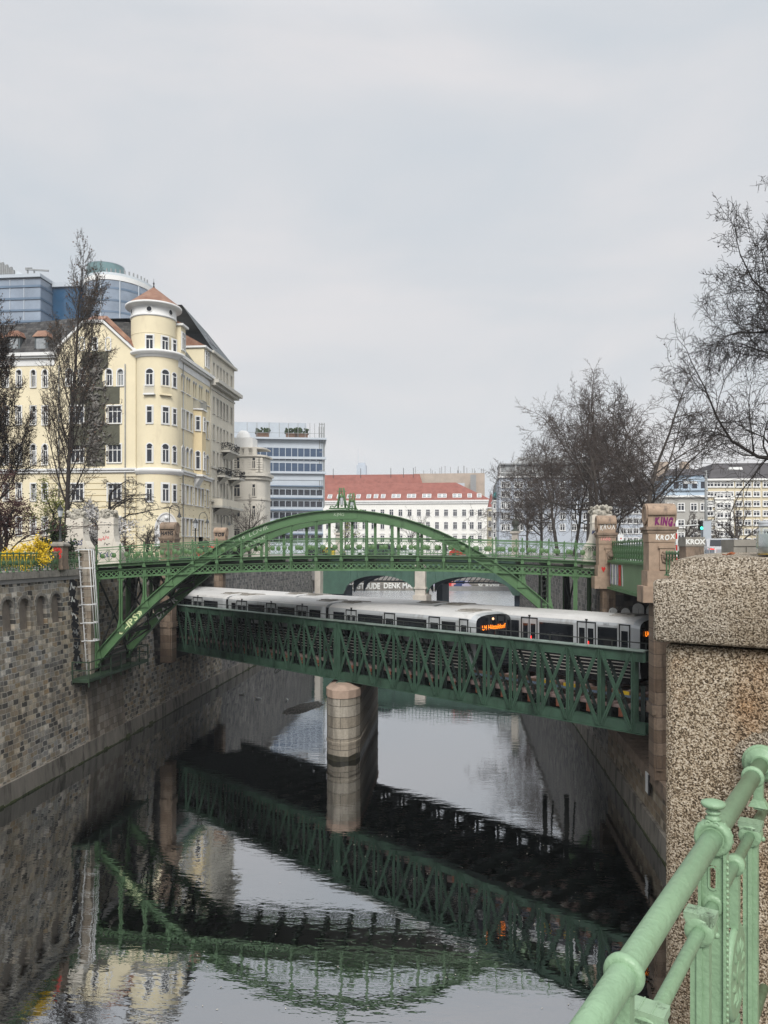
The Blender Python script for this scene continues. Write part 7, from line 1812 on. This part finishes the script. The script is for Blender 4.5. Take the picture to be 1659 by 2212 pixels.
# ------------------------------------------------------------------ pale green cast railing beside the camera
def Lx(px):                       # photo column -> metres along the rail
    k = K(px); return (k*A_.y-A_.x)/(E_.x-k*E_.y)
zh = EYE-drop; RLG = thing('cast_railing', 'pale green cast iron railing with thick round handrail beside the camera', 'railing', (A_.x, A_.y, 10.2), RA)
H0 = zh-10.2; r1 = .0245; z2 = H0-.170; r2 = .0150; zlow = H0-.78
xa = -1.6; xe = LR+.015
mb = MB(); mb.tube([(xa,0,H0),(xe,0,H0)], r1, 28); mb.build('handrail', M['rail_green'], RLG)
mb = MB(); mb.tube([(xa,0,z2),(xe+.1,0,z2)], r2, 20); mb.build('middle_rail', M['rail_green'], RLG)
mb = MB(); mb.tube([(xa,0,zlow),(xe+.1,0,zlow)], r2, 14); mb.build('lower_rail', M['rail_green'], RLG)
def ring(x, z, r, t, name='collar', mat='rail_green', w=1.0):
    mb = MB(); mb.lathe([(r,-t*w),(r+t*.5,-t*w*.95),(r+t*.93,-t*w*.55),(r+t,0),(r+t*.93,t*w*.55),(r+t*.5,t*w*.95),(r,t*w)], 30, (x,0,z), (1,0,0)); return mb.build(name, M[mat], RLG)
ring(Lx(1348), H0, r1*.98, .011); ring(Lx(1348)-1.05, H0, r1*.98, .011)
ring(Lx(1626), H0, r1*.98, .010)
mb = MB(); mb.lathe([(.055,0),(.055,.012),(.048,.018),(.03,.02),(.03,.03)], 28, (xe,0,H0), (-1,0,0)); mb.lathe([(.062,-.004),(.062,.002),(.055,.004)], 28, (xe,0,H0), (-1,0,0)); mb.build('wall_flange', M['rail_green'], RLG)
def post(x):
    mb = MB()
    # eye ring round the handrail, with scalloped edge
    mb.lathe([(r1+.004,-.016),(r1+.011,-.02),(r1+.019,-.016),(r1+.021,0),(r1+.019,.016),(r1+.011,.02),(r1+.004,.016)], 32, (x,0,H0), (1,0,0))
    for k in range(15):
        a = R(-60)+k*R(300)/14-R(0); a = R(-55+ k*290/14); mb.ball((x+.006, math.sin(a+math.pi/2)*(r1+.0175), H0+math.cos(a+math.pi/2)*(r1+.0175)), .0055, 6)
    for s in (-1, 1): mb.torus((x-.016, s*.010, H0+r1+.013), (1,0,0), .006, .003, 12, 6)
    mb.lathe([(.016,.042),(.019,.046),(.019,.050),(.014,.054),(.013,.058),(.018,.061),(.018,.065),(.012,.068),(.012,.072),(.026,.077),(.030,.083),(.029,.088),(.018,.092),(.004,.095),(.001,.095)], 26, (x,0,H0))
    p = mb.build('finial', M['rail_green'], RLG)
    # post: channel with raised beaded flanges and a long slot
    mb = MB()
    zt_, zb_ = H0-r1-.006, 0.0
    s0, s1 = zt_-.05, zt_-.088
    mb.box(x-.007, x+.007, -.026, .026, zb_, s1-.012); mb.box(x-.007, x+.007, -.026, .026, s0+.012, zt_)
    for sg in (-1, 1): mb.box(x-.007, x+.007, sg*.008, sg*.026, s1-.012, s0+.012)
    for sg in (-1, 1):
        mb.box(x-.018, x+.018, sg*.026, sg*.033, zb_, zt_-.004)
    mb.lathe([(.012,-.012),(.016,-.01),(.016,.01),(.012,.012)], 20, (x,0,(s0+s1)/2), (1,0,0)) if False else None
    pr = [(math.cos(a)*.0095, (.019 if math.sin(a) >= 0 else -.019)+math.sin(a)*.0095) for a in [2*math.pi*j/16 for j in range(16)]]
    for q0, q1 in zip(pr, pr[1:]+pr[:1]): mb.bar((x-.008, q0[0], (s0+s1)/2+q0[1]), (x-.008, q1[0], (s0+s1)/2+q1[1]), .004, .005, (1,0,0))
    for k in range(58):
        mb.ball((x-.012, -.0345, zt_-.02-k*.0145), .005, 6)
    mb.taper(x-.012, x+.012, -.026, .026, zt_-.012, zt_+.006, 0, -.004)
    mb.build('post', M['rail_green'], RLG)
    # arch shaped collar where the middle rail passes
    ring(x, z2, r2+.002, .012, 'post_collar', w=.9)
XP = Lx(1541)
post(XP)
def clamp(x, bar=True):
    mb = MB(); mb.lathe([(r2+.002,-.026),(r2+.016,-.026),(r2+.018,-.022),(r2+.018,.022),(r2+.016,.026),(r2+.002,.026)], 28, (x,0,z2), (1,0,0))
    for s in (-1, 1): mb.ball((x+.012, s*(r2+.017), z2-.012), .008, 8)
    mb.build('clamp', M['rail_green'], RLG)
    mb = MB(); mb.box(x-.024, x+.024, -.034, .034, z2+r2+.010, z2+r2+.027); mb.box(x-.026, x+.026, -.030, .030, z2+r2+.004, z2+r2+.012)
    for s in (-.012, .012): mb.bar((x-.025, s, z2+r2+.0275), (x+.025, s, z2+r2+.0275), .002, .002)
    mb.build('clamp_cap', M['rail_worn'], RLG)
    if bar:
        mb = MB(); mb.box(x-.014, x+.014, -.021, .021, 0, z2-r2-.004); mb.box(x-.02, x+.02, -.006, .006, 0, z2-r2-.004); mb.build('baluster', M['rail_green'], RLG)
C1 = Lx(1514); C2 = Lx(1622); 
for x in (C1, C2, Lx(1400)): 
    if xa < x < xe: clamp(x)
for x in (Lx(1348), Lx(1642)-.03):
    mb = MB(); mb.box(x-.013, x+.013, -.014, .014, z2+r2+.02, H0-r1-.004); mb.taper(x-.02, x+.02, -.03, .03, z2+r2+.028, z2+r2+.055, .008, .014); mb.build('strut', M['rail_green'], RLG)
# cast medallion panels between post and balusters
for xm, hh in (((XP+C2)/2+.01, .115),):
    mb = MB(); zc_ = z2-.30; ax = (-1,0,0) if False else (0,-1,0)
    mb.lathe([(.118,-.01),(.128,-.006),(.128,.006),(.118,.01),(.108,.006),(.106,0)], 40, (xm,0,zc_), (0,1,0)); mb.lathe([(.03,-.012),(.001,-.016)], 20, (xm,0,zc_), (0,1,0)); mb.lathe([(.03,.012),(.001,.016)], 20, (xm,0,zc_), (0,1,0)); mb.lathe([(.031,-.012),(.031,.012)], 20, (xm,0,zc_), (0,1,0), True)
    for k in range(12):
        a = 2*math.pi*k/12; p0 = (xm+.03*math.cos(a), 0, zc_+.03*math.sin(a)); p1 = (xm+.075*math.cos(a+.25), -.006, zc_+.075*math.sin(a+.25)); p2 = (xm+.109*math.cos(a+.05), 0, zc_+.109*math.sin(a+.05)); mb.tube([p0,p1,p2], [.006,.011,.006], 8)
        mb.ball((xm+.095*math.cos(a+.3), 0, zc_+.095*math.sin(a+.3)), .011, 8)
    mb.box(xm-.016, xm+.016, -.012, .012, zc_+.125, z2-r2); mb.box(xm-.016, xm+.016, -.012, .012, 0, zc_-.125)
    mb.lathe([(r2+.002,-.02),(r2+.012,-.018),(r2+.012,.018),(r2+.002,.02)], 20, (xm,0,z2), (1,0,0))
    mb.build('medallion', M['rail_green'], RLG)
mb = MB(); o_ = Vector((A_.x, A_.y, 0))
def dk(l, n): p = o_+E_*l+Nn*n; return (p.x, p.y)
q = [dk(-6,.12), dk(LR+.02,.12), tuple((bl+FX*1.2+E_*.05).xy), tuple((bl+FX*8+E_*.05).xy), (8, -8), (dk(-6,.12)[0]+5, -8)]
mb.prism(q, 9.4, 10.2, 'z'); o = mb.build('bridge_deck', M['pavement']); o['kind'] = 'structure'

# ------------------------------------------------------------------ haze, sky, sun, camera
HAZE = 0.00025
if HAZE:
    m = bpy.data.materials.new('haze air'); m.use_nodes = True; nt = m.node_tree; nt.nodes.clear(); out = nd(nt, 'OutputMaterial'); v = nd(nt, 'VolumePrincipled'); v.inputs['Color'].default_value = (.90,.93,1.0,1); v.inputs['Density'].default_value = HAZE; v.inputs['Anisotropy'].default_value = .0
    nt.links.new(v.outputs[0], out.inputs['Volume']); mb = MB(); mb.box(-960,960,-260,960,-2,75); o = mb.build('haze', m); o['kind'] = 'stuff'
SC.cycles.volume_bounces = 1
w = bpy.data.worlds.new('World'); SC.world = w; w.use_nodes = True; nt = w.node_tree; nt.nodes.clear()
out = nd(nt, 'OutputWorld'); bg = nd(nt, 'Background', Strength=.1); nt.links.new(bg.outputs[0], out.inputs[0])
sky = nd(nt, 'TexSky'); sky.sky_type = 'NISHITA'; sky.sun_disc = False; SUN_EL, SUN_AZ = R(42), R(181); sky.sun_elevation = SUN_EL; sky.sun_rotation = SUN_AZ; sky.air_density = 1.5; sky.dust_density = 3
tc = nd(nt, 'TexCoord'); sep = nd(nt, 'SeparateXYZ'); nt.links.new(tc.outputs['Generated'], sep.inputs[0])
# overcast cloud deck: brighter overhead, uneven patches
mp = nd(nt, 'Mapping'); mp.inputs['Scale'].default_value = (1.0,1.0,2.6); nt.links.new(tc.outputs['Generated'], mp.inputs[0])
n1 = nd(nt, 'TexNoise', Scale=2.1, Detail=6.0, Roughness=.5, Distortion=.4); nt.links.new(mp.outputs[0], n1.inputs['Vector'])
col = ramp(nt, n1.outputs[0], [(.32, (6.2,6.7,7.2)), (.5, (6.95,7.15,7.45)), (.66, (7.85,7.7,7.8))])
up = ramp(nt, sep.outputs[2], [(0, (1.10,1.09,1.07)), (.22, (1.0,1.0,1.0)), (.56, (.98,.99,1.0)), (.75, (1.3,1.3,1.3)), (1, (1.7,1.7,1.7))])
cl_ = mixc(nt, 1.0, col, up, 'MULTIPLY')
fin = mixc(nt, .96, sky.outputs[0], cl_)
nt.links.new(fin, bg.inputs[0])
sd = bpy.data.lights.new('Sun', 'SUN'); sd.energy = 2.8; sd.angle = R(25); sd.color = (1,.97,.93); so = bpy.data.objects.new('Sun', sd); COL.objects.link(so)
dirv = Vector((math.sin(SUN_AZ)*math.cos(SUN_EL), math.cos(SUN_AZ)*math.cos(SUN_EL), math.sin(SUN_EL)))
so.rotation_euler = dirv.to_track_quat('Z', 'Y').to_euler(); so.location = (0,-20,60)
cd = bpy.data.cameras.new('Camera'); cd.sensor_fit = 'HORIZONTAL'; cd.sensor_width = 36; cd.lens = 36*F/1659; cd.shift_y = 81/1659; cd.clip_start = .05; cd.clip_end = 4000
co = bpy.data.objects.new('Camera', cd); COL.objects.link(co); co.location = (0,0,EYE); co.rotation_euler = (R(90),0,0); SC.camera = co
SC.view_settings.view_transform = 'Standard'; SC.view_settings.look = 'None'; SC.view_settings.exposure = 0; SC.view_settings.gamma = 1
SC.cycles.max_bounces = 6; SC.cycles.diffuse_bounces = 1; SC.cycles.glossy_bounces = 3; SC.cycles.transmission_bounces = 6; SC.cycles.caustics_reflective = False; SC.cycles.caustics_refractive = False
SC.cycles.use_denoising = True
